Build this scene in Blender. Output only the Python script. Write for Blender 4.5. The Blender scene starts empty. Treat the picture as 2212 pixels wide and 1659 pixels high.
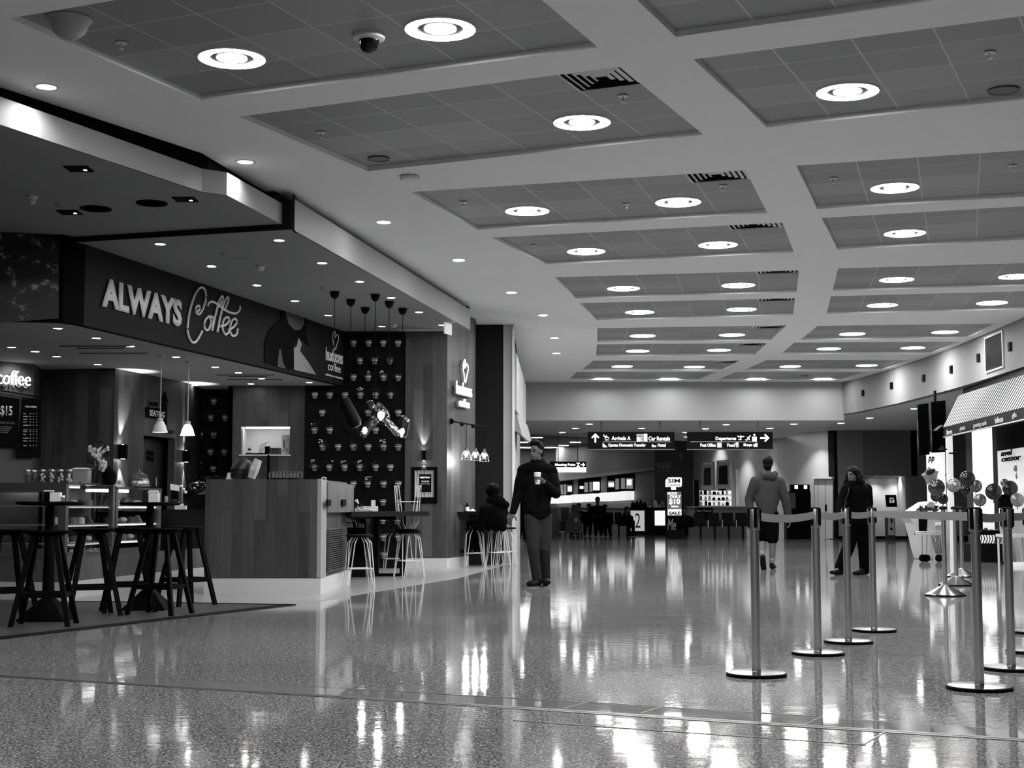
import bpy, bmesh, math, random
from mathutils import Vector, Matrix
random.seed(7)
SC = bpy.context.scene
COL = SC.collection
PI = math.pi
# ------------------------------------------------------------------ camera (eye 1.0 m, 4.9 deg up, 51 mm equivalent)
F_PX = 3140.0
TH = math.atan(268.5 / F_PX)
cam_d = bpy.data.cameras.new('camera'); cam = bpy.data.objects.new('camera', cam_d); COL.objects.link(cam)
cam_d.sensor_width = 36; cam_d.lens = 36 * F_PX / 2212
cam_d.clip_start = .1; cam_d.clip_end = 300
cam.location = (0, 0, 1.0); cam.rotation_euler = (PI / 2 + TH, 0, 0)
SC.camera = cam
# ------------------------------------------------------------------ world, exposure
w = bpy.data.worlds.new('world'); SC.world = w; w.use_nodes = True
w.node_tree.nodes['Background'].inputs[0].default_value = (1, 1, 1, 1)
w.node_tree.nodes['Background'].inputs[1].default_value = 0.004
vs = SC.view_settings
vs.view_transform = 'Standard'; vs.look = 'None'; vs.gamma = 1; vs.exposure = 1.42; vs.use_curve_mapping = False
cy = SC.cycles
cy.max_bounces = 5; cy.diffuse_bounces = 3; cy.glossy_bounces = 3; cy.transmission_bounces = 5; cy.transparent_max_bounces = 8
cy.caustics_reflective = False; cy.caustics_refractive = False
cy.sample_clamp_indirect = 4.0; cy.sample_clamp_direct = 0
cy.use_denoising = True; cy.use_light_tree = True
cy.use_adaptive_sampling = True; cy.adaptive_threshold = 0.05

# strengths
E_LAMP = 62.0      # big round ceiling lights
W_DOWN = 15.0      # recessed downlights of the hall
W_CAFE = 6.0       # recessed downlights of the cafe

# ------------------------------------------------------------------ surveying: a sight line (x, y) met with a height or a depth
def _ray(x, y):
    u = x - 1106; v = 829.5 - y
    return Vector((u, F_PX * math.cos(TH) - v * math.sin(TH), F_PX * math.sin(TH) + v * math.cos(TH)))
def atz(x, y, z=0.0):
    d = _ray(x, y); t = (z - 1.0) / d.z
    return Vector((d.x * t, d.y * t, z))
def aty(x, y, Y):
    d = _ray(x, y); t = Y / d.y
    return Vector((d.x * t, Y, 1 + d.z * t))

# ------------------------------------------------------------------ materials
MATS = {}
def mat(name, v, rough=.6, metal=0.0, spec=.5, emit=0.0, noise=0.0, nscale=20, bump=0.0, coat=0.0):
    if name in MATS: return MATS[name]
    m = bpy.data.materials.new(name); m.use_nodes = True
    nt = m.node_tree; b = nt.nodes['Principled BSDF']
    c = v if isinstance(v, tuple) else (v, v, v)
    b.inputs['Base Color'].default_value = (*c, 1)
    b.inputs['Roughness'].default_value = rough
    b.inputs['Metallic'].default_value = metal
    b.inputs['Specular IOR Level'].default_value = spec
    if coat: b.inputs['Coat Weight'].default_value = coat; b.inputs['Coat Roughness'].default_value = .05
    if emit:
        b.inputs['Emission Color'].default_value = (1, 1, 1, 1); b.inputs['Emission Strength'].default_value = emit
    if noise or bump:
        tc = nt.nodes.new('ShaderNodeTexCoord')
        n = nt.nodes.new('ShaderNodeTexNoise'); n.inputs['Scale'].default_value = nscale; n.inputs['Detail'].default_value = 4
        nt.links.new(tc.outputs['Object'], n.inputs['Vector'])
        if noise:
            r = nt.nodes.new('ShaderNodeMapRange')
            r.inputs[3].default_value = 1 - noise; r.inputs[4].default_value = 1 + noise
            nt.links.new(n.outputs[0], r.inputs[0])
            mx = nt.nodes.new('ShaderNodeVectorMath'); mx.operation = 'SCALE'
            mx.inputs[0].default_value = c
            nt.links.new(r.outputs[0], mx.inputs['Scale']); nt.links.new(mx.outputs[0], b.inputs['Base Color'])
        if bump:
            bp = nt.nodes.new('ShaderNodeBump'); bp.inputs['Strength'].default_value = bump; bp.inputs['Distance'].default_value = .01
            nt.links.new(n.outputs[0], bp.inputs['Height']); nt.links.new(bp.outputs[0], b.inputs['Normal'])
    MATS[name] = m; return m

def wood(name, dark, light, plank=.16, rough=.45, axis=0, plen=1.6):
    """vertical veneer planks: each plank its own tone, grain along z"""
    if name in MATS: return MATS[name]
    m = bpy.data.materials.new(name); m.use_nodes = True
    nt = m.node_tree; N = nt.nodes; L = nt.links; b = N['Principled BSDF']
    g = N.new('ShaderNodeNewGeometry')
    sep = N.new('ShaderNodeSeparateXYZ'); L.new(g.outputs['Position'], sep.inputs[0])
    def math_(op, a, bb=None):
        q = N.new('ShaderNodeMath'); q.operation = op
        for i, s in enumerate((a, bb)):
            if s is None: continue
            if isinstance(s, (int, float)): q.inputs[i].default_value = s
            else: L.new(s, q.inputs[i])
        return q.outputs[0]
    run = math_('ADD', sep.outputs[0], math_('MULTIPLY', sep.outputs[1], .77))
    col = math_('FLOOR', math_('DIVIDE', run, plank))
    wn0 = N.new('ShaderNodeTexWhiteNoise'); wn0.noise_dimensions = '1D'; L.new(col, wn0.inputs['W'])
    row = math_('FLOOR', math_('ADD', math_('DIVIDE', sep.outputs[2], plen), math_('MULTIPLY', wn0.outputs[0], 3)))
    wn = N.new('ShaderNodeTexWhiteNoise'); wn.noise_dimensions = '1D'
    L.new(math_('ADD', math_('MULTIPLY', col, 7.31), row), wn.inputs['W'])
    mp = N.new('ShaderNodeMapping'); mp.inputs['Scale'].default_value = (60, 60, 3)
    L.new(g.outputs['Position'], mp.inputs[0])
    no = N.new('ShaderNodeTexNoise'); no.inputs['Scale'].default_value = 1; no.inputs['Detail'].default_value = 5; no.inputs['Distortion'].default_value = .6
    L.new(mp.outputs[0], no.inputs[0])
    mp2 = N.new('ShaderNodeMapping'); mp2.inputs['Scale'].default_value = (9, 9, .9)
    L.new(g.outputs['Position'], mp2.inputs[0])
    no2 = N.new('ShaderNodeTexNoise'); no2.inputs['Scale'].default_value = 1; no2.inputs['Detail'].default_value = 3
    L.new(mp2.outputs[0], no2.inputs[0])
    f = math_('ADD', math_('ADD', math_('MULTIPLY', wn.outputs[0], .55), math_('MULTIPLY', no.outputs[0], .6)), math_('MULTIPLY', no2.outputs[0], .55))
    rp = N.new('ShaderNodeMapRange'); rp.inputs[1].default_value = .25; rp.inputs[2].default_value = 1.25
    rp.inputs[3].default_value = dark; rp.inputs[4].default_value = light; L.new(f, rp.inputs[0])
    cb = N.new('ShaderNodeCombineColor')
    for i in range(3): L.new(rp.outputs[0], cb.inputs[i])
    L.new(cb.outputs[0], b.inputs['Base Color'])
    b.inputs['Roughness'].default_value = rough; b.inputs['Specular IOR Level'].default_value = .35
    bp = N.new('ShaderNodeBump'); bp.inputs['Strength'].default_value = .15; bp.inputs['Distance'].default_value = .004
    L.new(no.outputs[0], bp.inputs['Height']); L.new(bp.outputs[0], b.inputs['Normal'])
    MATS[name] = m; return m

def floor_mat():
    m = bpy.data.materials.new('terrazzo'); m.use_nodes = True
    nt = m.node_tree; N = nt.nodes; L = nt.links; b = N['Principled BSDF']
    g = N.new('ShaderNodeNewGeometry')
    def tex(kind, s, **k):
        t = N.new(kind); t.inputs['Scale'].default_value = s
        for a, v in k.items(): t.inputs[a].default_value = v
        L.new(g.outputs['Position'], t.inputs['Vector']); return t
    n1 = tex('ShaderNodeTexNoise', 80, Detail=3.0)
    n2 = tex('ShaderNodeTexNoise', 24, Detail=4.0)
    n3 = tex('ShaderNodeTexNoise', .35, Detail=2.0)
    r1 = N.new('ShaderNodeValToRGB'); L.new(n1.outputs[0], r1.inputs[0])
    e = r1.color_ramp.elements
    e[0].position = .40; e[0].color = (.035,) * 3 + (1,); e[1].position = .62; e[1].color = (.42,) * 3 + (1,)
    k = e.new(.48); k.color = (.15,) * 3 + (1,); k = e.new(.55); k.color = (.25,) * 3 + (1,)
    def mr(o, a, c):
        r = N.new('ShaderNodeMapRange'); r.inputs[1].default_value = .3; r.inputs[2].default_value = .7
        r.inputs[3].default_value = a; r.inputs[4].default_value = c; L.new(o, r.inputs[0]); return r.outputs[0]
    def mul(a, bb):
        q = N.new('ShaderNodeVectorMath'); q.operation = 'SCALE'; L.new(a, q.inputs[0]); L.new(bb, q.inputs['Scale']); return q.outputs[0]
    c = mul(mul(r1.outputs[0], mr(n2.outputs[0], .6, 1.35)), mr(n3.outputs[0], .85, 1.15))
    # square slabs joined by hairline seams, laid to the hall's axis
    mp = N.new('ShaderNodeMapping'); mp.inputs['Rotation'].default_value = (0, 0, math.radians(-20)); mp.inputs['Scale'].default_value = (1 / .6,) * 3
    L.new(g.outputs['Position'], mp.inputs[0])
    br = N.new('ShaderNodeTexBrick'); br.offset = 0; br.inputs['Scale'].default_value = 1
    br.inputs['Mortar Size'].default_value = .004; br.inputs['Brick Width'].default_value = 2; br.inputs['Row Height'].default_value = 2
    br.inputs['Color1'].default_value = (1, 1, 1, 1); br.inputs['Color2'].default_value = (.88, .88, .88, 1); br.inputs['Mortar'].default_value = (.55, .55, .55, 1)
    L.new(mp.outputs[0], br.inputs[0])
    mx = N.new('ShaderNodeVectorMath'); mx.operation = 'MULTIPLY'; L.new(c, mx.inputs[0]); L.new(br.outputs[0], mx.inputs[1])
    L.new(mx.outputs[0], b.inputs['Base Color'])
    b.inputs['IOR'].default_value = 1.5; b.inputs['Specular IOR Level'].default_value = .38
    n4 = tex('ShaderNodeTexNoise', 3.0, Detail=2.0)
    L.new(mr(n4.outputs[0], .05, .075), b.inputs['Roughness'])
    bp = N.new('ShaderNodeBump'); bp.inputs['Strength'].default_value = .045; bp.inputs['Distance'].default_value = .01
    n5 = tex('ShaderNodeTexNoise', 9.0, Detail=1.0)
    L.new(n5.outputs[0], bp.inputs['Height']); L.new(bp.outputs[0], b.inputs['Normal'])
    return m

def tile_mat():
    """metal ceiling tiles, finely perforated, each tile its own tone"""
    m = bpy.data.materials.new('ceiling_tile'); m.use_nodes = True
    nt = m.node_tree; N = nt.nodes; L = nt.links; b = N['Principled BSDF']
    uv = N.new('ShaderNodeUVMap')
    br = N.new('ShaderNodeTexBrick'); br.offset = 0; br.inputs['Scale'].default_value = 1
    br.inputs['Brick Width'].default_value = 1; br.inputs['Row Height'].default_value = 1; br.inputs['Mortar Size'].default_value = .012
    br.inputs['Mortar Smooth'].default_value = .2
    br.inputs['Color1'].default_value = (.23,) * 3 + (1,); br.inputs['Color2'].default_value = (.33,) * 3 + (1,); br.inputs['Mortar'].default_value = (.5,) * 3 + (1,)
    L.new(uv.outputs[0], br.inputs[0])
    ck = N.new('ShaderNodeTexChecker'); ck.inputs['Scale'].default_value = 60
    ck.inputs[1].default_value = (.93,) * 3 + (1,); ck.inputs[2].default_value = (1.05,) * 3 + (1,)
    L.new(uv.outputs[0], ck.inputs[0])
    mx = N.new('ShaderNodeVectorMath'); mx.operation = 'MULTIPLY'; L.new(br.outputs[0], mx.inputs[0]); L.new(ck.outputs[0], mx.inputs[1])
    L.new(mx.outputs[0], b.inputs['Base Color'])
    b.inputs['Roughness'].default_value = .5; b.inputs['Specular IOR Level'].default_value = .4
    return m

def picture_mat(name, fn):
    """procedural picture: fn(nodes, links, uvSeparate) -> value socket"""
    m = bpy.data.materials.new(name); m.use_nodes = True
    nt = m.node_tree; b = nt.nodes['Principled BSDF']
    o = fn(nt.nodes, nt.links); nt.links.new(o, b.inputs['Base Color'])
    b.inputs['Roughness'].default_value = .35
    MATS[name] = m; return m

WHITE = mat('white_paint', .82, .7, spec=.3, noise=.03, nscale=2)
WALLW = mat('wall_white', .38, .65, spec=.3)
FLOOR = floor_mat(); TILE = tile_mat()
DARKP = mat('charcoal_paint', .007, .7, spec=.15, noise=.1)
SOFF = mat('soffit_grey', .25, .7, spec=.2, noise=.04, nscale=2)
BLACK = mat('black', .002, .7, spec=.04)
BLKG = mat('black_gloss', .002, .15, spec=.22)
BLKM = mat('black_metal', .003, .5, spec=.08)
STEEL = mat('brushed_steel', .8, .24, metal=1, noise=.06, nscale=90)
STEELD = mat('polished_steel', .28, .2, metal=1)
CHROME = mat('chrome', .7, .08, metal=1)
PLAST = mat('white_plastic', .6, .4)
GREYP = mat('grey_plastic', .25, .45)
SKIN = mat('skin', .30, .5)
PAPER = mat('paper', .72, .8)
LIT = mat('lamp_glow', .8, .5, emit=E_LAMP)
LIT_S = mat('downlight_glow', .8, .5, emit=30)
LIT_SIGN = mat('sign_glow', .8, .5, emit=1.6)
LIT_PANEL = mat('panel_glow', .8, .5, emit=.75)
WOODW = wood('wood_wall', .008, .085)
WOODC = wood('wood_counter', .008, .08, plank=.13)
WOODK = wood('wood_light', .05, .13)
DWOOD = mat('dark_wood', .0018, .6, spec=.05, noise=.3, nscale=30)
PLINTH = mat('plinth_white', .55, .5)
def glass_mat(name='glass', v=.9, rough=.02, ior=1.45, alpha=.12):
    m = bpy.data.materials.new(name); m.use_nodes = True
    nt = m.node_tree; N = nt.nodes; L = nt.links; N.remove(N['Principled BSDF'])
    tr = N.new('ShaderNodeBsdfTransparent'); tr.inputs[0].default_value = (v, v, v, 1)
    gl = N.new('ShaderNodeBsdfGlossy'); gl.inputs['Roughness'].default_value = rough
    fr = N.new('ShaderNodeFresnel'); fr.inputs[0].default_value = ior
    ad = N.new('ShaderNodeMath'); ad.operation = 'ADD'; ad.inputs[1].default_value = alpha * .3; L.new(fr.outputs[0], ad.inputs[0])
    gm = N.new('ShaderNodeNewGeometry'); iv = N.new('ShaderNodeMath'); iv.operation = 'SUBTRACT'; iv.inputs[0].default_value = 1; L.new(gm.outputs['Backfacing'], iv.inputs[1])
    ml = N.new('ShaderNodeMath'); ml.operation = 'MULTIPLY'; L.new(ad.outputs[0], ml.inputs[0]); L.new(iv.outputs[0], ml.inputs[1])
    mx = N.new('ShaderNodeMixShader'); L.new(ml.outputs[0], mx.inputs[0]); L.new(tr.outputs[0], mx.inputs[1]); L.new(gl.outputs[0], mx.inputs[2])
    L.new(mx.outputs[0], N['Material Output'].inputs[0]); MATS[name] = m; return m
GLASS = glass_mat()

# ------------------------------------------------------------------ mesh helpers
class MB:
    def __init__(s): s.bm = bmesh.new()
    def face(s, pts):
        try: return s.bm.faces.new([s.bm.verts.new(p) for p in pts])
        except ValueError: return None
    def hexa(s, lo, hi):
        """lo, hi: 4 points each, same winding"""
        a = [s.bm.verts.new(p) for p in lo]; b = [s.bm.verts.new(p) for p in hi]
        n = len(a)
        s.bm.faces.new(a[::-1]); s.bm.faces.new(b)
        for i in range(n): s.bm.faces.new((a[i], a[(i + 1) % n], b[(i + 1) % n], b[i]))
        return s
    def box(s, x0, y0, z0, x1, y1, z1):
        return s.hexa([(x0, y0, z0), (x1, y0, z0), (x1, y1, z0), (x0, y1, z0)], [(x0, y0, z1), (x1, y0, z1), (x1, y1, z1), (x0, y1, z1)])
    def prism(s, poly, z0, z1):
        return s.hexa([(p[0], p[1], z0) for p in poly], [(p[0], p[1], z1) for p in poly])
    def slab(s, A, B, t, z0, z1):
        """upright panel from A to B (plan), thickness t to the left of A->B"""
        A = Vector(A[:2]); B = Vector(B[:2]); d = (B - A).normalized(); n = Vector((-d.y, d.x)) * t
        return s.prism([A, B, B + n, A + n], z0, z1)
    def ring(s, c, ax, r, n, ref=None):
        ax = Vector(ax).normalized(); ref = Vector(ref) if ref else (Vector((0, 0, 1)) if abs(ax.z) < .9 else Vector((1, 0, 0)))
        u = ax.cross(ref).normalized(); v = ax.cross(u)
        rx, ry = (r, r) if not isinstance(r, tuple) else r
        return [s.bm.verts.new(Vector(c) + u * math.cos(2 * PI * i / n) * rx + v * math.sin(2 * PI * i / n) * ry) for i in range(n)]
    def bridge(s, a, b):
        n = len(a)
        for i in range(n):
            try: s.bm.faces.new((a[i], a[(i + 1) % n], b[(i + 1) % n], b[i]))
            except ValueError: pass
    def tube(s, pts, r, n=8, cap=True, closed=False):
        pts = [Vector(p) for p in pts]; rs = r if isinstance(r, (list, tuple)) else [r] * len(pts)
        rings = []; ref = None
        for i, p in enumerate(pts):
            if closed: d = pts[(i + 1) % len(pts)] - pts[i - 1]
            elif i == 0: d = pts[1] - pts[0]
            elif i == len(pts) - 1: d = pts[-1] - pts[-2]
            else: d = (pts[i + 1] - p).normalized() + (p - pts[i - 1]).normalized()
            if d.length < 1e-9: d = Vector((0, 0, 1))
            d.normalize()
            if ref is None: ref = Vector((0, 0, 1)) if abs(d.z) < .9 else Vector((1, 0, 0))
            u = d.cross(ref)
            if u.length < 1e-4: u = d.cross(Vector((.3, 1, .2)))
            u.normalize(); v = d.cross(u); ref = -v if False else ref
            rings.append([s.bm.verts.new(p + u * math.cos(2 * PI * k / n) * rs[i] + v * math.sin(2 * PI * k / n) * rs[i]) for k in range(n)])
        for i in range(len(rings) - 1): s.bridge(rings[i], rings[i + 1])
        if closed: s.bridge(rings[-1], rings[0])
        elif cap:
            s.bm.faces.new(rings[0][::-1]); s.bm.faces.new(rings[-1])
        return s
    def cyl(s, p0, p1, r0, r1=None, n=16): return s.tube([p0, p1], [r0, r0 if r1 is None else r1], n)
    def lathe(s, prof, c=(0, 0, 0), n=24, caps=True):
        c = Vector(c); rings = []
        for r, z in prof:
            rings.append([s.bm.verts.new(c + Vector((math.cos(2 * PI * k / n) * max(r, 1e-4), math.sin(2 * PI * k / n) * max(r, 1e-4), z))) for k in range(n)])
        for i in range(len(rings) - 1): s.bridge(rings[i], rings[i + 1])
        if caps: s.bm.faces.new(rings[0][::-1]); s.bm.faces.new(rings[-1])
        return s
    def ball(s, c, r, n=12, m=8, rot=None):
        rx, ry, rz = r if isinstance(r, (tuple, list)) else (r, r, r); c = Vector(c)
        M = rot if rot is not None else Matrix.Identity(3)
        rings = []
        for j in range(1, m):
            a = PI * j / m
            rings.append([s.bm.verts.new(c + M @ Vector((math.sin(a) * math.cos(2 * PI * k / n) * rx, math.sin(a) * math.sin(2 * PI * k / n) * ry, math.cos(a) * rz))) for k in range(n)])
        for i in range(len(rings) - 1): s.bridge(rings[i], rings[i + 1])
        t = s.bm.verts.new(c + M @ Vector((0, 0, rz))); b = s.bm.verts.new(c - M @ Vector((0, 0, rz)))
        for k in range(n):
            s.bm.faces.new((t, rings[0][(k + 1) % n], rings[0][k])); s.bm.faces.new((b, rings[-1][k], rings[-1][(k + 1) % n]))
        return s
    def disc(s, c, r, n=32, nz=-1):
        c = Vector(c); p = [c + Vector((math.cos(2 * PI * k / n) * r, math.sin(2 * PI * k / n) * r, 0)) for k in range(n)]
        s.face(p if nz > 0 else p[::-1]); return s
    def annulus(s, c, r0, r1, n=32):
        c = Vector(c)
        a = [s.bm.verts.new(c + Vector((math.cos(2 * PI * k / n) * r0, math.sin(2 * PI * k / n) * r0, 0))) for k in range(n)]
        b = [s.bm.verts.new(c + Vector((math.cos(2 * PI * k / n) * r1, math.sin(2 * PI * k / n) * r1, 0))) for k in range(n)]
        s.bridge(a, b); return s
    def build(s, name, m, parent=None, smooth=False, base=None, bevel=0):
        """one mesh object. Points are given in world space; the origin goes to base"""
        me = bpy.data.meshes.new(name)
        bmesh.ops.recalc_face_normals(s.bm, faces=s.bm.faces)
        if bevel: bmesh.ops.bevel(s.bm, geom=list(s.bm.edges), offset=bevel, segments=1, affect='EDGES')
        pw = Vector(parent.get('_o', (0, 0, 0))) if parent else Vector((0, 0, 0))
        if base is None and parent is None and s.bm.verts:
            xs = [v.co for v in s.bm.verts]
            base = Vector(((min(v.x for v in xs) + max(v.x for v in xs)) / 2, (min(v.y for v in xs) + max(v.y for v in xs)) / 2, min(v.z for v in xs)))
        org = Vector(base) if base is not None else pw
        bmesh.ops.translate(s.bm, verts=s.bm.verts, vec=-org)
        s.bm.to_mesh(me); s.bm.free()
        if smooth:
            for p in me.polygons: p.use_smooth = True
            try: me.set_sharp_from_angle(angle=math.radians(40))
            except Exception: pass
        me.materials.append(m)
        o = bpy.data.objects.new(name, me); COL.objects.link(o)
        o.location = org - pw
        o['_o'] = tuple(org)
        if parent: o.parent = parent
        return o

def tag(o, label, cat, group=None, kind=None):
    if label: o['label'] = label
    if cat: o['category'] = cat
    if group: o['group'] = group
    if kind: o['kind'] = kind
    return o
def struct(o): o['kind'] = 'structure'; return o
def thing(name, label, cat, loc=(0, 0, 0), rz=0, group=None):
    o = bpy.data.objects.new(name, None); COL.objects.link(o)
    o.location = loc; o.rotation_euler = (0, 0, rz); o['_o'] = tuple(loc)
    o.empty_display_size = .1
    return tag(o, label, cat, group)
def dup(root, loc, rz=0, label=None, group=None, scale=None):
    r = root.copy(); COL.objects.link(r); r.location = loc; r.rotation_euler = (0, 0, rz)
    if scale: r.scale = (scale,) * 3 if isinstance(scale, (int, float)) else scale
    if label: r['label'] = label
    if group: r['group'] = group
    def rec(src, dst):
        for ch in list(src.children):
            c = ch.copy(); COL.objects.link(c); c.parent = dst; rec(ch, c)
    rec(root, r); return r
def spot(parent, loc, W, ang=100, blend=.8, r=.03, aim=(0, 0, -1)):
    l = bpy.data.lights.new('bulb', 'SPOT'); l.energy = W; l.spot_size = math.radians(ang); l.spot_blend = blend; l.shadow_soft_size = r
    o = bpy.data.objects.new('bulb', l); COL.objects.link(o)
    pw = Vector(parent.get('_o', (0, 0, 0))) if parent else Vector()
    o.location = Vector(loc) - pw; o.rotation_euler = Vector(aim).to_track_quat('-Z', 'Y').to_euler()
    if parent: o.parent = parent
    return o
def point(parent, loc, W, r=.03):
    l = bpy.data.lights.new('bulb', 'POINT'); l.energy = W; l.shadow_soft_size = r
    o = bpy.data.objects.new('bulb', l); COL.objects.link(o)
    pw = Vector(parent.get('_o', (0, 0, 0))) if parent else Vector()
    o.location = Vector(loc) - pw
    if parent: o.parent = parent
    return o

def text(name, s, m, parent, O, R, wd, ht, depth=.004, bold=0.0, shear=0.0, tagf=None, U=(0, 0, 1), spacing=1.0):
    """lettering: O lower left corner, R direction of reading, fitted to wd x ht"""
    c = bpy.data.curves.new(name, 'FONT'); c.body = s; c.size = 1; c.extrude = 0; c.offset = bold; c.shear = shear; c.resolution_u = 3
    c.space_character = spacing; c.fill_mode = 'FRONT'
    t = bpy.data.objects.new('tmp', c); COL.objects.link(t)
    me = bpy.data.meshes.new_from_object(t.evaluated_get(bpy.context.evaluated_depsgraph_get()))
    bpy.data.objects.remove(t); bpy.data.curves.remove(c)
    xs = [v.co.x for v in me.vertices]; ys = [v.co.y for v in me.vertices]
    x0, x1, y0, y1 = min(xs), max(xs), min(ys), max(ys)
    R = Vector(R).normalized(); U = Vector(U).normalized(); nrm = R.cross(U).normalized()
    O = Vector(O); bm = bmesh.new(); bm.from_mesh(me); bpy.data.meshes.remove(me)
    for v in bm.verts:
        a = (v.co.x - x0) / (x1 - x0) * wd; b = (v.co.y - y0) / (y1 - y0) * ht
        v.co = O + R * a + U * b
    if depth:
        g = bmesh.ops.extrude_face_region(bm, geom=list(bm.faces))
        bmesh.ops.translate(bm, verts=[v for v in g['geom'] if isinstance(v, bmesh.types.BMVert)], vec=nrm * depth)
    mb = MB(); mb.bm.free(); mb.bm = bm
    return mb.build(name, m, parent)
def strokes(mb, lines, O, R, U, wd, r, n=6):
    """pen strokes given in 0..1 boxes, laid on a plane as round bars"""
    O = Vector(O); R = Vector(R).normalized(); U = Vector(U)
    for ln in lines: mb.tube([O + R * (a * wd) + U * (b * wd) for a, b in ln], r, n)
    return mb
def smooth_line(pts, k=6):
    out = []; P = [pts[0]] + list(pts) + [pts[-1]]
    for i in range(1, len(P) - 2):
        for j in range(k):
            t = j / k; a, b, c, d = P[i - 1], P[i], P[i + 1], P[i + 2]
            out.append(tuple(.5 * (2 * b[q] + (c[q] - a[q]) * t + (2 * a[q] - 5 * b[q] + 4 * c[q] - d[q]) * t * t + (3 * b[q] - a[q] - 3 * c[q] + d[q]) * t ** 3) for q in range(len(b))))
    out.append(tuple(P[-2])); return out
# ================================================================== THE SETTING
H = 4.40        # main ceiling
COF = [  # coffers in plan: corners far-left.. (near-left, far-left, far-right, near-right), tile columns
 ('a', [(-3.50, 9.87), (-2.61, 11.92), (0.64, 10.53), (0.20, 9.50)]),
 ('b', [(-2.38, 12.42), (-1.46, 14.48), (1.78, 13.07), (0.88, 11.05)]),
 ('c', [(-1.09, 15.45), (-0.43, 17.60), (2.95, 16.57), (2.36, 14.44)]),
 ('d', [(-0.26, 18.10), (0.48, 20.15), (3.76, 19.16), (3.23, 17.14)]),
 ('e', [(0.63, 21.26), (1.03, 23.45), (4.49, 22.74), (4.12, 20.63)]),
 ('f', [(1.12, 23.98), (1.53, 26.20), (4.96, 25.44), (4.60, 23.40)]),
 ('g', [(1.62, 27.35), (1.75, 29.66), (5.27, 29.33), (5.13, 26.93)]),
 ('h', [(1.77, 30.09), (1.89, 32.50), (5.42, 32.20), (5.28, 29.83)]),
 ('i', [(1.88, 33.42), (1.71, 35.80), (5.22, 35.80), (5.28, 33.42)]),
 ('j', [(1.62, 36.29), (1.50, 38.45), (4.98, 38.53), (5.13, 36.29)]),
]
def cof_rect(A, B, wide):
    """coffer with near-left A, far-left B, going right"""
    A = Vector(A); B = Vector(B); d = (B - A); n = Vector((d.y, -d.x)).normalized() * wide
    return [tuple(A), tuple(B), tuple(B + n), tuple(A + n)]
quads = [q for _, q in COF]
quads[0] = cof_rect((-3.50, 9.87), (-2.61, 11.92), 3.54)
quads[1] = cof_rect((-2.38, 12.42), (-1.46, 14.48), 3.52)
va = Vector((.398, .917))
for k in (1, 2, 3, 4):          # the rows over and behind the viewer
    s = {1: 3.35, 2: 6.0, 3: 9.4, 4: 12.1}[k]
    quads.append([tuple(Vector(p) - va * s) for p in quads[0]])
NL = len(quads)
RQ = [cof_rect((1.38, 10.80), (2.28, 12.79), 3.5), cof_rect((2.83, 14.24), (3.48, 16.36), 3.5), cof_rect((3.64, 16.86), (4.29, 18.95), 3.5),
      cof_rect((4.64, 20.47), (5.03, 22.59), 3.5), cof_rect((5.13, 23.19), (5.52, 25.31), 3.4), [(5.72, 27.0), (5.84, 29.25), (9.1, 28.9), (9.0, 26.66)],
      [(5.81, 29.75), (5.96, 32.0), (9.22, 31.9), (9.18, 29.6)], [(5.86, 33.3), (5.72, 35.75), (9.1, 35.75), (9.2, 33.3)], [(5.6, 36.3), (5.45, 38.5), (8.8, 38.5), (8.95, 36.3)]]
RQ.insert(0, [tuple(Vector(p) - va * 2.75) for p in RQ[0]])
for s in (6.1, 8.8, 12.2): RQ.append([tuple(Vector(p) - va * s) for p in RQ[1]])
quads += RQ
# plan outline of the hall ceiling
cafe_edge = [(-9.5, -1.5), (-6.3, 5.4), (-4.15, 11.53), (-2.98, 13.73), (-2.71, 15.18), (-2.56, 15.88), (-0.83, 24.49), (-0.72, 26.8), (.02, 26.8)]
right_edge = [(8.92, 39.1), (9.1, 38.25), (9.32, 35.2), (9.38, 30.97), (9.16, 25.81), (8.7, 18.0), (7.4, 6.0), (5.5, -4.5)]
left_far = [(.02, 26.8), (.24, 39.1)]
outline = [(-9.5, -4.5)] + cafe_edge + [left_far[1]] + right_edge
def ceiling_with_holes(outer, holes, z):
    bm = bmesh.new(); ed = []
    for lp in [outer] + holes:
        vs_ = [bm.verts.new((p[0], p[1], z)) for p in lp]
        for i in range(len(vs_)): ed.append(bm.edges.new((vs_[i], vs_[(i + 1) % len(vs_)])))
    bmesh.ops.triangle_fill(bm, use_beauty=True, use_dissolve=False, edges=ed, normal=(0, 0, -1))
    for f in bm.faces: f.normal_update()
    g = bmesh.ops.extrude_face_region(bm, geom=list(bm.faces))
    bmesh.ops.translate(bm, verts=[v for v in g['geom'] if isinstance(v, bmesh.types.BMVert)], vec=(0, 0, .06))
    mb = MB(); mb.bm.free(); mb.bm = bm; return mb
struct(ceiling_with_holes(outline, quads, H).build('ceiling', WHITE))
mb = MB(); mb.box(-10.5, -5, H + .12, 10.5, 39.3, H + .2); struct(mb.build('ceiling', DARKP))
def coffer(q):
    """recessed tile panel: rows x columns of perforated metal tiles"""
    mb = MB(); z = H + .05
    A, B, C, D = [Vector((*p, z)) for p in q]
    f = mb.face([A, B, C, D]); 
    uvl = mb.bm.loops.layers.uv.new('UVMap')
    wu = (D - A).length / .68; wv = 4.0
    for lp, uv in zip(f.loops, [(0, 0), (0, wv), (wu, wv), (wu, 0)]): lp[uvl].uv = uv
    # back side for thickness
    return mb
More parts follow.
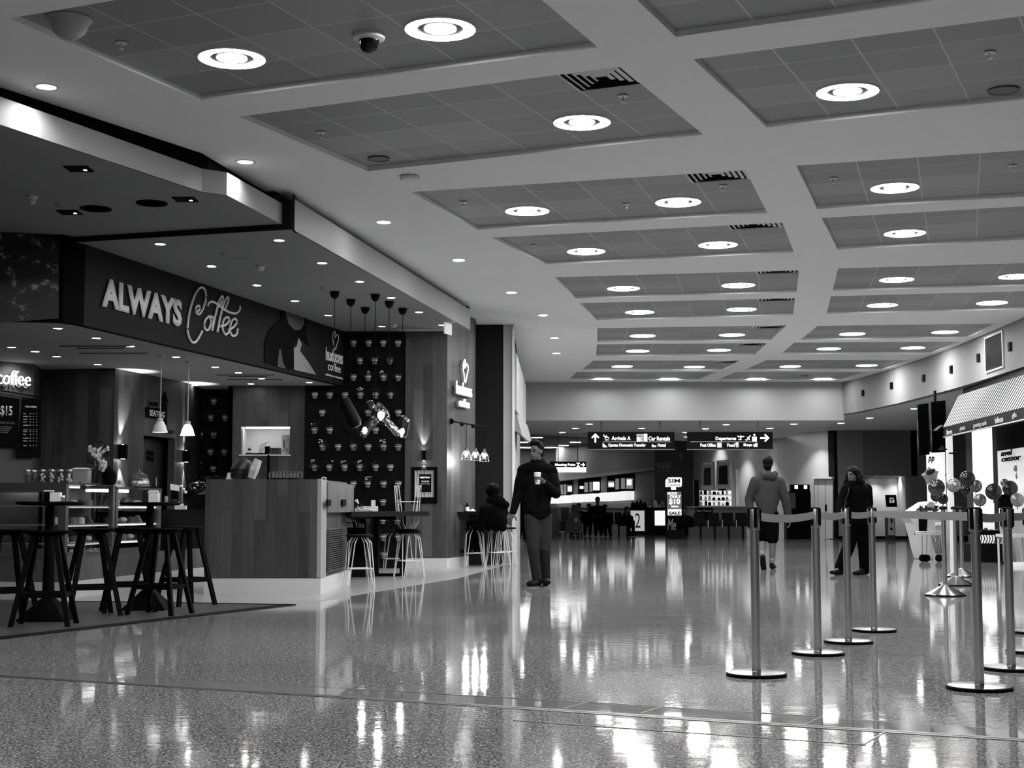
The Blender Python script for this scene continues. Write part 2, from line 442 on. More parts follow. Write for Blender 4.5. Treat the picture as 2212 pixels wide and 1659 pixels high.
for q in quads:
    mb = MB(); z = H + .045
    uvl = mb.bm.loops.layers.uv.new('UVMap')
    A, B, C, D = [Vector((*p, z)) for p in q]
    e = .02
    cen = (A + B + C + D) / 4
    P = [p + (p - cen).normalized() * e for p in (A, B, C, D)]
    f = mb.face(P)
    wu = round((D - A).length / .6); uvs = [(0, 0), (0, 4), (wu, 4), (wu, 0)]
    for lp in f.loops:
        i = min(range(4), key=lambda k: (lp.vert.co - P[k]).length); lp[uvl].uv = uvs[i]
    g = bmesh.ops.extrude_face_region(mb.bm, geom=[f]); bmesh.ops.translate(mb.bm, verts=[v for v in g['geom'] if isinstance(v, bmesh.types.BMVert)], vec=(0, 0, .02))
    struct(mb.build('ceiling', TILE))

# floor
mb = MB(); mb.box(-14, -6, -.1, 20, 75, 0); struct(mb.build('floor', FLOOR))
# cafe floor: lighter matt tile, laid flush; a dark strip round the seating mat
CAFEF = mat('cafe_floor_tile', .3, .25, noise=.06, nscale=3)
MATF = mat('seating_floor', .038, .45, noise=.12, nscale=8)
STRIP = mat('dark_strip', .004, .6, spec=.1)
cf = [(-3.9, 11.35), (-2.24, 15.22), (-.78, 21.0), (-.1, 26.0), (.0, 26.9), (-9.5, 26.9), (-9.5, 5.4), (-6.4, 5.4)]
mb = MB(); mb.prism(cf, 0, .003); struct(mb.build('floor', CAFEF))
mf = [(-6.3, 5.3), (-3.91, 11.22), (-2.24, 15.22), (-3.31, 15.51), (-4.7, 15.78), (-9.4, 16.8), (-9.4, 5.3)]
mb = MB(); mb.prism(mf, 0, .006); struct(mb.build('floor', MATF))
mb = MB(); mb.slab((-6.3, 5.3), (-3.91, 11.22), .14, 0, .009); mb.slab((-3.91, 11.22), (-2.24, 15.22), .14, 0, .009)
mb.slab((-2.24, 15.22), (-3.31, 15.51), .1, 0, .009); mb.slab((-3.31, 15.51), (-4.7, 15.78), .1, 0, .009); struct(mb.build('trim_1', STRIP))
# expansion joint and hatch seams in the hall floor
SEAM = mat('seam', .02, .4); SEAMM = mat('seam_metal', .06, .4)
def seam(pts, wd, m, n, z=.0022):
    mb = MB()
    for (a, b) in zip(pts, pts[1:]): mb.slab(a, b, wd, 0, z)
    struct(mb.build(n, m))
POL = mat('joint_cover', .17, .03, noise=.3, nscale=40)
mb = MB()
for a_, b_ in zip([(-5.5, 9.99), (-3.05, 8.82), (0.01, 7.43), (2.21, 6.41)], [(-3.05, 8.82), (0.01, 7.43), (2.21, 6.41), (6, 4.65)]): mb.slab(a_, b_, .30, 0, .0018)
struct(mb.build('floor', POL))
J0 = [(-8, 13.0), (-3.05, 8.77 - .06), (0.01, 7.41), (2.21, 6.39), (7, 4.2)]
seam([(-5.5, 9.95), (-3.05, 8.77), (0.01, 7.38), (2.21, 6.36), (6, 4.6)], .035, SEAM, 'trim_2')
seam([(-5.5, 9.99), (-3.05, 8.82), (0.01, 7.43), (2.21, 6.41), (6, 4.65)], .03, SEAMM, 'trim_3', .0026)
seam([(-5.5, 10.3), (-3.05, 9.12), (0.01, 7.78), (2.21, 6.72), (6, 4.9)], .008, SEAM, 'trim_4')
seam([atz(1108, 1557), atz(1870, 1610)], .010, SEAM, 'trim_5'); seam([atz(1866, 1610), atz(1914, 1582)], .010, SEAM, 'trim_6')
seam([atz(1220, 1531), atz(1272, 1517)], .008, SEAM, 'trim_7'); seam([atz(1270, 1517), atz(1776, 1549)], .008, SEAM, 'trim_8'); seam([atz(1386, 1541), atz(1432, 1527)], .008, SEAM, 'trim_9')
seam([atz(1738, 1566), atz(1776, 1549)], .008, SEAM, 'trim_10')

# far bulkhead and the lower ceiling behind it
mb = MB(); mb.box(.22, 39.1, 3.36, 8.95, 39.3, H + .06); struct(mb.build('wall_bulkhead', WALLW))
# right bulkhead, a shallow curve
RB = [(8.92, 39.1), (9.1, 38.25), (9.32, 35.2), (9.36, 33.0), (9.38, 30.97), (9.3, 28.4), (9.16, 25.81), (8.7, 18.0), (7.4, 6.0), (5.5, -4.5)]
mb = MB()
for a, b in zip(RB, RB[1:]): mb.slab(a, b, .2, 3.53, H + .06)
struct(mb.build('wall_right', mat('wall_right_paint', .22, .7, spec=.2)))
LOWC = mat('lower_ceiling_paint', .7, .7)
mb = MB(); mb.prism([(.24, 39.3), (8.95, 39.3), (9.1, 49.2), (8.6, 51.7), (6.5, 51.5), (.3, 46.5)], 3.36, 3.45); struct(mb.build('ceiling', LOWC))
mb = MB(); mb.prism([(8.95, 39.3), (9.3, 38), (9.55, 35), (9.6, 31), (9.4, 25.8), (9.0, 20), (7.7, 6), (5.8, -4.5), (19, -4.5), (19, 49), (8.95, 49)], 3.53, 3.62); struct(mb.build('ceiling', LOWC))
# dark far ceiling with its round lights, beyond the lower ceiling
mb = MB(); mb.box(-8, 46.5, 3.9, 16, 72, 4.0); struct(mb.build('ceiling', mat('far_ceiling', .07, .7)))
mb = MB(); mb.box(-8, 46.45, 3.36, 6.3, 46.6, 3.9); struct(mb.build('wall_far_step', mat('far_step', .2, .7)))
# back and side closure of the far hall
mb = MB(); mb.box(-8, 71, 0, 16, 71.2, 4.0); struct(mb.build('wall_far', mat('far_wall', .12, .7)))
mb = MB(); mb.box(-8.1, 39, 0, -8, 71, 4.0); struct(mb.build('wall_far_left', mat('far_wall2', .12, .7)))
# outer walls that close the hall behind the shops and behind the viewer
DK = mat('dim_wall', .12, .8)
mb = MB(); mb.box(-12.2, -6, 0, -12, 39, H + .2); struct(mb.build('wall_left_outer', DK))
mb = MB(); mb.box(-12.2, -6.2, 0, 20, -6, H + .2); struct(mb.build('wall_back', WALLW))
mb = MB(); mb.box(19, -6, 0, 19.2, 50, 3.6); struct(mb.build('wall_right_outer', DK))

# ---- cafe: stepped ceilings, banner bulkhead, walls
ZA, ZC, ZI = 4.04, 3.98, 3.06
LPANE = (-5.14, 16.34)
boxA = [(-6.9, 5.0), (-4.06, 11.38), (-3.01, 13.8), (-2.79, 13.93), (-2.48, 15.35), (-2.47, 15.5), (-5.05, 16.25), (-5.6, 15.9), (-12, 14), (-12, 5)]
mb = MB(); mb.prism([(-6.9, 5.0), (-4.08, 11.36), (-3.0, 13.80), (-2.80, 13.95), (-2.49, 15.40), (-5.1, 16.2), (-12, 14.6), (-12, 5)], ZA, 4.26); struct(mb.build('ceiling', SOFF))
mb = MB(); mb.prism([(-7.2, 5.0), (-4.32, 11.45), (-3.17, 13.85), (-2.98, 14.0), (-2.70, 15.5), (-5.1, 16.2), (-12, 14.6), (-12, 5)], 4.26, H + .05); struct(mb.build('ceiling', DARKP))
FASC = mat('fascia_paint', .3, .6)
def fascia(pts, z0, z1, m, n, t=.02):
    mb = MB()
    for a, b in zip(pts, pts[1:]): mb.slab(a, b, t, z0, z1)
    return struct(mb.build(n, m))
fascia([(-6.9, 5.0), (-4.06, 11.36), (-2.99, 13.80), (-2.78, 13.95), (-2.47, 15.41)], ZA, 4.265, FASC, 'trim_11')
# upper cafe ceiling
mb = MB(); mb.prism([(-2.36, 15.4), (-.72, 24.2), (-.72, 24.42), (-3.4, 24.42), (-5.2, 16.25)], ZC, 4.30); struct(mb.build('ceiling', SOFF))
fascia([(-2.35, 15.40), (-.70, 24.2)], ZC, 4.32, FASC, 'trim_12')
mb = MB(); mb.prism([(-2.56, 15.4), (-.85, 24.2), (-.72, 24.42), (-3.4, 24.42), (-5.2, 16.25)], 4.30, H + .05); struct(mb.build('ceiling', DARKP))
mb = MB(); mb.slab((-5.1, 16.21), (-2.36, 15.39), -.02, ZC, 4.3); struct(mb.build('trim_13', DARKP))
mb = MB(); mb.slab((-2.36, 15.39), (-2.36, 15.6), -.02, ZC, 4.36); struct(mb.build('trim_14', DARKP))
# inner cafe ceiling at 3.06 m
INC = mat('inner_ceiling', .42, .7)
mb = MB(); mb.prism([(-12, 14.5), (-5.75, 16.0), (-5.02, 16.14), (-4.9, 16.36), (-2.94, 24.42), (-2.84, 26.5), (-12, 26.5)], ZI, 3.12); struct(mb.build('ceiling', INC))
# banner bulkhead
BA = Vector((-4.83, 16.28, 0)); BB = Vector((-2.84, 24.42, 0)); BD = (BB - BA).normalized()
BANM = mat('banner_film', .015, .6, spec=.05, noise=.15, nscale=1.2)
mb = MB(); mb.slab(BA, BB, .12, ZI, ZC + .02); struct(mb.build('wall_banner', BANM))
mb = MB(); mb.slab((-7.0, 15.55), (-4.99, 16.02), .12, ZI, ZA + .02); mb.slab((-4.99, 16.02), (-4.83, 16.28), .12, ZI, ZA + .02); struct(mb.build('wall_left_panel', BLACK))
mb = MB(); mb.slab((-12, 14.35), (-7.0, 15.55), .12, 2.4, ZA + .02); struct(mb.build('wall_left_panel_2', BLACK))

# back wall of the cafe
YB = 24.42
def wallbox(n, x0, x1, z0, z1, m, y=YB, t=.15): 
    mb = MB(); mb.box(x0, y, z0, x1, y + t, z1); return struct(mb.build(n, m))
nx0, nx1, nz0, nz1 = -4.555, -3.735, 1.90, 2.37          # serving hatch in the wood wall
POTW = mat('pot_wall', .003, .7, spec=.1, noise=.3, nscale=6)
mb = MB(); mb.box(-4.78, YB, 0, nx0, YB + .15, ZI); mb.box(nx1, YB, 0, -3.49, YB + .15, ZI); mb.box(nx0, YB, 0, nx1, YB + .15, nz0); mb.box(nx0, YB, nz1, nx1, YB + .15, ZI)
struct(mb.build('wall_back_wood', WOODW))
wallbox('wall_pots', -3.49, -1.795, 0, ZC, POTW)
mb = MB(); mb.box(-1.795, 24.38, .17, -1.09, 24.5, ZC); struct(mb.build('wall_wood_column', WOODW))
mb = MB(); mb.slab((-1.09, 24.38), (-.66, 26.0), .1, .17, H); struct(mb.build('wall_wood_return', WOODW))
mb = MB(); mb.slab((-1.80, 24.36), (-1.085, 24.36), .02, 0, .17); mb.slab((-1.085, 24.36), (-.655, 26.0), .02, 0, .17); struct(mb.build('baseboard_column', PLINTH))
mb = MB(); mb.slab((-.66, 26.0), (-.66, 26.8), .1, 0, H); mb.slab((-.66, 26.8), (.0, 26.8), .12, 0, H); struct(mb.build('wall_dark', DARKP))
mb = MB(); mb.slab((.0, 26.78), (.22, 39.1), .16, 0, H); struct(mb.build('wall_passage', WALLW))
# alcove with pots, left of the wood wall
mb = MB(); mb.box(-5.75, 25.2, 0, -4.78, 25.3, ZI); mb.box(-4.78, YB, 0, -4.7, 25.2, ZI); struct(mb.build('wall_alcove', POTW))
# angled wood walls of the kitchen
mb = MB(); mb.slab((-7.0, 21.55), (-5.86, 21.38), .12, 0, ZI); struct(mb.build('wall_kitchen_left', WOODW))
kA, kB = Vector((-5.86, 21.38)), Vector((-5.36, 23.75))
def kp(t): return kA + (kB - kA) * t
d0, d1 = .40, .86
mb = MB(); mb.slab(kA, kp(d0), .12, 0, ZI); mb.slab(kp(d1), kB, .12, 0, ZI); mb.slab(kp(d0), kp(d1), .12, 2.12, ZI); struct(mb.build('wall_kitchen_right', WOODW))
mb = MB(); mb.slab((-5.36, 23.75), (-5.36, 25.2), .12, 0, ZI); struct(mb.build('wall_kitchen_return', DARKP))
mb = MB(); mb.box(-12, 21.5, 0, -7.0, 21.65, ZI); struct(mb.build('wall_kitchen_far', WOODW))
mb = MB(); mb.box(-12, 26.4, 0, -3, 26.5, ZI); struct(mb.build('wall_kitchen_rear', DARKP))
# left wall with neon sign
NWa, NWb = Vector((-8.4, 19.0)), Vector((-6.95, 20.9))
NWALL = mat('neon_wall_plaster', .05, .6, noise=.12, nscale=7)
mb = MB(); mb.slab((-8.9, 18.3), (-6.85, 20.75), .12, 0, ZI); mb.slab((-6.85, 20.75), (-7.0, 21.5), .1, 0, ZI); struct(mb.build('wall_neon', NWALL))

# ---- the wall beyond, right of the signs
FW = mat('far_plaster', .6, .6)
mb = MB(); mb.slab((7.13, 57.2), (8.55, 51.8), .15, 0, 3.9); mb.slab((8.55, 51.8), (9.0, 49.4), .15, 0, 3.9); mb.slab((9.0, 49.4), (10.35, 47.6), .15, 0, 3.6); struct(mb.build('wall_far_right', FW))
mb = MB(); mb.slab((10.35, 47.6), (10.5, 47.4), .3, 0, 3.6); struct(mb.build('trim_15', DARKP))
GREYW = mat('grey_panel_wall', .14, .5)
mb = MB(); mb.slab((10.45, 47.5), (11.45, 47.45), .15, 0, 3.6); struct(mb.build('wall_grey_left', mat('grey_panel_light', .22, .35)))
mb = MB(); mb.box(11.45, 47.4, 2.05, 13.2, 47.6, 3.6); mb.box(13.0, 47.4, 0, 16.5, 47.6, 3.6); struct(mb.build('wall_grey', GREYW))
mb = MB(); mb.box(11.45, 48.6, 0, 13.05, 48.7, 2.1); mb.box(12.85, 47.6, 0, 13.0, 48.6, 2.1); mb.box(11.45, 47.6, 2.05, 13.0, 48.6, 2.15); struct(mb.build('wall_alcove_right', mat('alcove_wall', .22, .5)))
mb = MB(); mb.box(10.5, 47.25, 0, 16.5, 47.4, .10); struct(mb.build('baseboard_right', BLACK))

# ================================================================== CEILING LIGHTS
def big_lamp(loc, label):
    t = thing('ceiling_light', label, 'ceiling light', loc, 0, 'round ceiling lights of the hall')
    x, y, z = loc
    mb = MB(); mb.lathe([(.255, .0), (.262, .012), (.262, .05), (.25, .05)], loc, 40, caps=False); mb.lathe([(.245, .014), (.255, 0)], loc, 40, caps=False)
    mb.build('housing', PLAST, t)
    MB().annulus((x, y, z + .008), .11, .175, 40).build('dark_ring', mat('lamp_gap', .004, .6, spec=.05), t)
    mb = MB(); mb.annulus((x, y, z + .004), .170, .25, 40); mb.build('light_ring', LIT, t)
    mb = MB(); mb.disc((x, y, z + .004), .115, 40); mb.build('diffuser', LIT, t)
    return t
L1 = [(501,128),(951,65),(1257,266),(1831,200),(1139,457),(1465,438),(1933,407),(1266,544),(1551,530),(1955,505),(1347,624),(1595,617),(1937,605),(2195,598),(1382,675),(1602,669),(1906,660),(2143,655),(1388,726),(1581,724),(1841,722),(2041,718),(1377,759),(1553,757),(1790,754),(1972,752),(1344,792),(1500,793),(1707,792),(1872,790),(1301,819),(1445,819),(1634,819),(1777,819)]
ROWN = ['nearest', 'second', 'third', 'fourth', 'fifth', 'sixth', 'seventh', 'eighth', 'ninth', 'tenth', 'eleventh', 'twelfth', 'thirteenth', 'fourteenth']
COLN = ['leftmost', 'second from left', 'third from left', 'fourth from left', 'fifth from left', 'sixth from left', 'seventh from left', 'eighth from left', 'ninth from left']
lampl = []
for i, (a, b) in enumerate(L1): lampl.append((atz(a, b, H + .03), a, b))
rows_ = [(0, 120, 140), (1, 50, 80), (2, 250, 280), (3, 190, 215), (4, 430, 465), (5, 400, 415), (6, 540, 550), (7, 500, 535), (8, 595, 630), (9, 650, 680), (10, 715, 730), (11, 750, 762), (12, 788, 795), (13, 815, 822)]
def rown(b):
    if b < 100: return 0
    if b < 150: return 0
    if b < 280: return 1
    if b < 460: return 2
    if b < 550: return 3
    if b < 630: return 4
    if b < 680: return 5
    if b < 730: return 6
    if b < 762: return 7
    if b < 800: return 8
    return 9
byrow = {}
for p, a, b in lampl: byrow.setdefault(rown(b), []).append((a, b, p))
proto = None
for r in sorted(byrow):
    it = sorted(byrow[r])
    for k, (a, b, p) in enumerate(it):
        lab = 'bright round ceiling light in the %s coffer row, %s in that row' % (ROWN[r], COLN[k])
        if proto is None: proto = big_lamp(p, lab)
        else: dup(proto, p, 0, lab)
# second light of each right-hand coffer, out of the frame to the right
SECOND = [(5.0, 9.6), (3.5, 11.1 - 2.6)]
for q in RQ[1:8]:
    A, B, C, D_ = [Vector(p) for p in q]; c = (A + B) / 2 + ((D_ + C) / 2 - (A + B) / 2) * .80
    if all((Vector((p.x, p.y)) - c).length > 1.0 for p, _, _ in lampl): SECOND.append((c.x, c.y))
# the rows over the viewer's head, seen only in the floor
for k, (x, y) in enumerate([(-3.6, 7.0), (.2, 5.6), (2.6, 8.3), (-4.7, 4.3), (-.8, 2.7), (3.9, 5.6), (-1.9, -.2), (2.7, 2.2), (1.2, -2)] + SECOND):
    dup(proto, (x, y, H + .03), 0, 'bright round ceiling light over the near floor, out of the upper frame')

def downlight(loc, label, r, W, group, ang=110, aim=(0, 0, -1), m=LIT_S):
    x, y, z = loc
    t = thing('downlight', label, 'downlight', loc, 0, group)
    MB().lathe([(r * .8, .004), (r, 0), (r * 1.04, .004), (r * .8, .012)], (x, y, z - .006), 24, caps=False).build('trim_ring', PLAST, t)
    MB().disc((x, y, z - .003), r * .8, 20).build('lens', m, t)
    if W: spot(t, (x, y, z - .012), W, ang, .9, r * .6, aim)
    return t
LIT_M = mat('downlight_soft', .8, .5, emit=6)
LIT_D = mat('downlight_dim', .5, .5, emit=.5)
for k, (a, b) in enumerate([(100, 188), (530, 350), (829, 480), (991, 562), (1105, 632), (1173, 681), (1198, 730), (1202, 763)]):
    downlight(atz(a, b, H), 'recessed downlight on the left ceiling strip, %s counting from the near end' % ROWN[k].replace('nearest', 'first'), .10, W_DOWN * (1.5 if k < 2 else 1.0), 'recessed downlights on the left ceiling strip', 150 if k < 2 else 120, m=LIT_D if k < 2 else LIT_S)
for k, (a, b) in enumerate([(1130, 916), (1273, 916), (1243, 925), (1386, 925), (1215, 934), (1481, 934), (1569, 917), (1524, 926), (1663, 925), (1715, 916), (1484, 944), (1760, 923)]):
    z = 3.36 if k != 11 else 3.53
    downlight(atz(a, b, z), 'downlight in the low far ceiling, %s from left' % ['leftmost', 'third', 'second', 'fourth', 'back row first', 'fifth', 'seventh', 'sixth', 'eighth', 'ninth', 'back row last', 'tenth'][k], .12, 34, 'downlights in the low far ceiling', 120)
for k, (a, b) in enumerate([(1817, 914), (1879, 903), (1976, 883)]):
    downlight(atz(a, b, 3.53), 'small downlight in the low right ceiling, %s from the wall corner' % ROWN[k].replace('nearest', 'first'), .12, 40, 'downlights in the low right ceiling', 110)
# far dark ceiling round lights
FARL = [(1160, 944), (1131, 954), (1217, 961), (1243, 954), (1188, 968), (1261, 968), (1245, 973), (1227, 977), (1210, 981), (1187, 986), (1139, 981), (1125, 986), (1135, 999), (1123, 1002), (1144, 975), (1282, 968)]
fp = None
for k, (a, b) in enumerate(FARL):
    p = atz(a, b, 3.9)
    if p.y > 70: p = aty(a, b, 69); p.z = 3.9
    lab = 'distant round ceiling light beyond the low ceiling, %s of the far cluster' % (['first', 'second', 'third', 'fourth', 'fifth', 'sixth', 'seventh', 'eighth', 'ninth', 'tenth', 'eleventh', 'twelfth', 'thirteenth', 'fourteenth', 'fifteenth', 'sixteenth'][k])
    if fp is None:
        fp = thing('far_ceiling_light', lab, 'ceiling light', (p.x, p.y, 3.9), 0, 'distant round ceiling lights')
        MB().lathe([(.24, -.03), (.25, 0)], (p.x, p.y, 3.9), 20).build('housing', PLAST, fp); MB().disc((p.x, p.y, 3.865), .24, 20).build('diffuser', mat('far_glow', .8, emit=9), fp)
    else: dup(fp, (p.x, p.y, 3.9), 0, lab)
# cafe downlights
DL = [(346, 527), (603, 519), (457, 575), (696, 568), (555, 616), (777, 608), (637, 650), (845, 643), (709, 681), (905, 674), (825, 705), (955, 702)]
for k, (a, b) in enumerate(DL):
    downlight(atz(a, b, ZC), 'small bright downlight in the upper cafe ceiling, %s of the %s line' % (ROWN[k // 2], 'left' if k % 2 == 0 else 'right'), .065, W_CAFE, 'downlights of the upper cafe ceiling', 100)
DI = [(125, 709, 1), (208, 730, 1), (282, 748, 1), (380, 771, 2), (76, 759, 1), (122, 770, 2), (211, 787, 1), (25, 750, 2), (465, 793, 1), (515, 805, 1), (565, 818, 2), (668, 826, 1), (420, 832, 1), (542, 829, 1)]
ORD = ['first', 'second', 'third', 'fourth', 'fifth', 'sixth', 'seventh', 'eighth', 'ninth', 'tenth', 'eleventh', 'twelfth', 'thirteenth', 'fourteenth']
DI_ = sorted(DI)
for k, (a, b, s) in enumerate(DI_):
    downlight(atz(a, b, ZI), 'small downlight in the low cafe ceiling, %s counting from the left' % ORD[k], .06 if s < 3 else .075, W_CAFE * .65 * s, 'downlights of the low cafe ceiling', 75)

# wall washers along the far plaster wall, and over the grey wall
for k, (x, y) in enumerate([(7.45, 54.6), (8.0, 52.2), (8.35, 49.9), (9.2, 48.6), (9.85, 47.7)]):
    z = 3.36 if x < 8.9 else 3.53
    if k < 2: z = 3.9 if k == 0 else 3.36
    downlight((x - .30, y - .32, z), 'wall washing downlight along the far plaster wall, %s from the left' % ORD[k], .09, 75, 'wall washing downlights', 80, (.25, .15, -1))
for k, (x, y) in enumerate([(3.4, 38.8), (5.2, 38.8)]): pass
# ================================================================== THE CAFE
def plane_fn(A, B, off=0.0):
    """sight line met with the upright plane through plan points A, B; off moves it towards the viewer's side"""
    A = Vector((A[0], A[1], 0)); B = Vector((B[0], B[1], 0)); d = (B - A).normalized(); n = Vector((d.y, -d.x, 0))
    A2 = A + n * off
    def f(x, y):
        r = _ray(x, y); o = Vector((0, 0, 1)); t = (A2 - o).dot(n) / r.dot(n); return o + r * t
    f.d = d; f.n = n; return f
def poly_on(mb, f, pts, t):
    P = [f(*p) for p in pts]; mb.hexa(P, [q + f.n * t for q in P]); return mb
def fit_text(name, s, m, parent, f, x0, x1, ytop, ybot, **k):
    """x0..x1 at the mean line; reading along the plane"""
    ym = (ytop[0] + ybot[0]) / 2
    a = f(x0, ybot[0]); b = f(x1, ybot[1]); tp = f(x0, ytop[0])
    return text(name, s, m, parent, a, f.d, (Vector((b.x, b.y, 0)) - Vector((a.x, a.y, 0))).length, tp.z - a.z, **k)

# ---- banner artwork
bf = plane_fn(BA, BB, .012)
LETT = mat('letter_cream', .62, .5); LETT2 = mat('letter_bright', .8, .5)
t = thing('wall_lettering', 'large ALWAYS Coffee lettering on the dark banner above the cafe', 'lettering', tuple(bf(300, 700)))
fit_text('block_letters', 'ALWAYS', LETT, t, bf, 219, 391, (597, 640), (662, 703), depth=.012, bold=.045)
def cpx(x, y): return (100 + x / 3.16, 480 + y / 3.16)
CF = [[(1022,612),(1042,596),(1040,572),(1022,578),(1018,612),(1040,628),(1066,590),(1086,520),(1078,458),(1045,448),(1005,510),(974,620),(962,740),(985,812),(1020,814),(1062,742)],
 [(1108,640),(1080,672),(1078,725),(1102,735),(1120,690),(1112,645),(1104,640)],
 [(1118,640),(1135,660),(1128,742)],
 [(1128,742),(1150,640),(1176,540),(1194,506),(1202,520),(1180,580)], [(1165,750),(1186,640),(1212,545),(1232,512),(1240,530),(1215,600)],
 [(1100,572),(1108,550),(1140,545),(1190,580),(1240,612),(1290,622),(1316,600),(1318,572)],
 [(1182,712),(1222,700),(1246,668),(1232,648),(1208,668),(1200,725),(1220,766),(1248,745)],
 [(1240,735),(1274,716),(1298,682),(1286,660),(1262,676),(1250,735),(1266,774),(1294,768),(1304,726)]]
mb = MB()
for ln in CF: mb.tube([bf(*cpx(*p)) + bf.n * .004 for p in smooth_line(ln, 5)], .017, 8)
mb.build('script_letters', LETT, t)
t = thing('wall_picture', 'dark picture of a cup and pouring coffee on the banner', 'picture', tuple(bf(640, 800)))
CUPD = mat('picture_dark', .002, .6, spec=.03); CUPM = mat('picture_mid', .03, .4); CUPL = mat('picture_pale', .22, .4)
mb = MB(); poly_on(mb, bf, [cpx(*p) for p in [(1490,830),(1520,745),(1570,690),(1605,662),(1605,575),(1775,640),(1768,745),(1795,850),(1750,800),(1720,775),(1682,850),(1690,905),(1672,1005),(1635,1000),(1612,950),(1600,860),(1588,870),(1568,980),(1492,960)]], .004); mb.build('cup_shape', CUPD, t)
mb = MB(); poly_on(mb, bf, [cpx(*p) for p in [(1625,590),(1760,640),(1755,700),(1730,735),(1690,735),(1650,690)]], .008); mb.build('cup_rim', CUPM, t)
mb = MB(); poly_on(mb, bf, [cpx(*p) for p in [(1688,860),(1708,845),(1720,790),(1742,830),(1730,880),(1790,960),(1840,1042),(1690,1008)]], .006); mb.build('milk_stream', CUPL, t)
mb = MB(); poly_on(mb, bf, [cpx(*p) for p in [(1588,868),(1600,864),(1612,952),(1636,1002),(1575,984)]], .005); mb.build('saucer_edge', CUPM, t)
FLAME = [[(.42,1.0),(.30,.86),(.22,.66),(.30,.40),(.48,.0),(.66,.34),(.80,.62),(.74,.80),(.60,.84),(.52,.72),(.40,.62),(.42,.78),(.50,.88),(.42,1.0)]]
t = thing('wall_logo', 'white flame mark and coffee lettering at the right end of the dark banner', 'logo', tuple(bf(722, 800)))
fit_text('name_letters', 'hudsons', LETT2, t, bf, 703, 740, (749, 765), (778, 787), depth=.008, bold=.02)
fit_text('coffee_letters', 'coffee', LETT2, t, bf, 708, 735, (781, 790), (799, 808), depth=.008)
fit_text('slogan_letters', 'a little love in everything', LETT2, t, bf, 703, 740, (806, 814), (812, 822), depth=.006, bold=.01)
o = bf(712, 752); mb = MB(); strokes(mb, [smooth_line(FLAME[0], 4)], o, bf.d, Vector((0, 0, .62)), .5, .009)
for v in mb.bm.verts: v.co += bf.n * .004
mb.build('flame_mark', LETT2, t)

# dark textured picture panel at the far left
lp = plane_fn((-7.0, 15.55), (-4.99, 16.02), .01)
def panel_pic(N, L):
    g = N.new('ShaderNodeNewGeometry'); 
    def mp(s):
        q = N.new('ShaderNodeMapping'); q.inputs['Scale'].default_value = s; L.new(g.outputs['Position'], q.inputs[0]); return q.outputs[0]
    n = N.new('ShaderNodeTexNoise'); n.inputs['Scale'].default_value = 1; n.inputs['Detail'].default_value = 8; n.inputs['Roughness'].default_value = .7; L.new(mp((12, 12, 14)), n.inputs[0])
    v = N.new('ShaderNodeTexVoronoi'); v.feature = 'DISTANCE_TO_EDGE'; v.inputs['Scale'].default_value = 1; L.new(mp((1.7, 1.7, 2.2)), v.inputs[0])
    r = N.new('ShaderNodeMapRange'); r.inputs[1].default_value = .0; r.inputs[2].default_value = .09; r.inputs[3].default_value = 1; r.inputs[4].default_value = 0; L.new(v.outputs[0], r.inputs[0])
    r2 = N.new('ShaderNodeMapRange'); r2.inputs[1].default_value = .52; r2.inputs[2].default_value = .66; r2.inputs[3].default_value = 0; r2.inputs[4].default_value = .5; L.new(n.outputs[0], r2.inputs[0])
    m = N.new('ShaderNodeMath'); m.operation = 'MULTIPLY'; L.new(r.outputs[0], m.inputs[0]); L.new(r2.outputs[0], m.inputs[1])
    a = N.new('ShaderNodeMath'); a.operation = 'ADD'; a.inputs[1].default_value = .004; L.new(m.outputs[0], a.inputs[0]); return a.outputs[0]
PIC = picture_mat('window_frame_picture', panel_pic)
mb = MB(); poly_on(mb, lp, [(-40, 700), (127, 688), (127, 520), (-40, 484)], .01); tag(mb.build('picture_panel', PIC), 'black picture panel of peeling window frames, top left over the cafe', 'picture')

# ---- things set in the near soffit
SQ = [(170, 364), (400, 430), (150, 458)]
for k, (a, b) in enumerate(SQ):
    p = atz(a, b, ZA); t = thing('square_downlight', 'black square downlight in the near grey soffit, %s' % ['nearest the hall edge', 'rightmost', 'deepest in the cafe'][k], 'downlight', tuple(p), 0, 'black square downlights')
    MB().box(p.x - .11, p.y - .11, p.z - .008, p.x + .11, p.y + .11, p.z).build('frame', BLACK, t)
    MB().disc((p.x + .05, p.y + .03, p.z - .009), .018, 10).build('lens', LIT_S, t)
for k, (a, b) in enumerate([(207, 450), (328, 438)]):
    p = atz(a, b, ZA); mb = MB(); mb.lathe([(.13, 0), (.13, -.01), (.155, -.012), (.155, 0)], p, 28)
    tag(mb.build('ceiling_speaker', BLACK), 'round black ceiling speaker in the near soffit, %s of the two' % ['left', 'right'][k], 'speaker', 'black ceiling speakers')
p = atz(70, 424, ZA); mb = MB(); mb.lathe([(.055, 0), (.055, -.02), (.03, -.03), (.035, -.06), (.02, -.08)], p, 16); tag(mb.build('smoke_detector', PLAST, smooth=True), 'small pale smoke detector hanging from the near soffit', 'detector')
def sprinkler(p, lab, m=GREYP):
    mb = MB(); mb.lathe([(.035, 0), (.035, -.006), (.008, -.008), (.008, -.04), (.022, -.042), (.022, -.046)], p, 12); return tag(mb.build('sprinkler', m), lab, 'sprinkler', 'ceiling sprinklers')
sprinkler(atz(126, 440, ZA), 'tiny sprinkler head in the near soffit beside the square downlight')
sprinkler(atz(482, 547, ZC), 'tiny sprinkler head in the upper cafe ceiling between two downlights')
sprinkler(atz(695, 620, ZC), 'tiny dark sprinkler head near the hanging jar lamps')
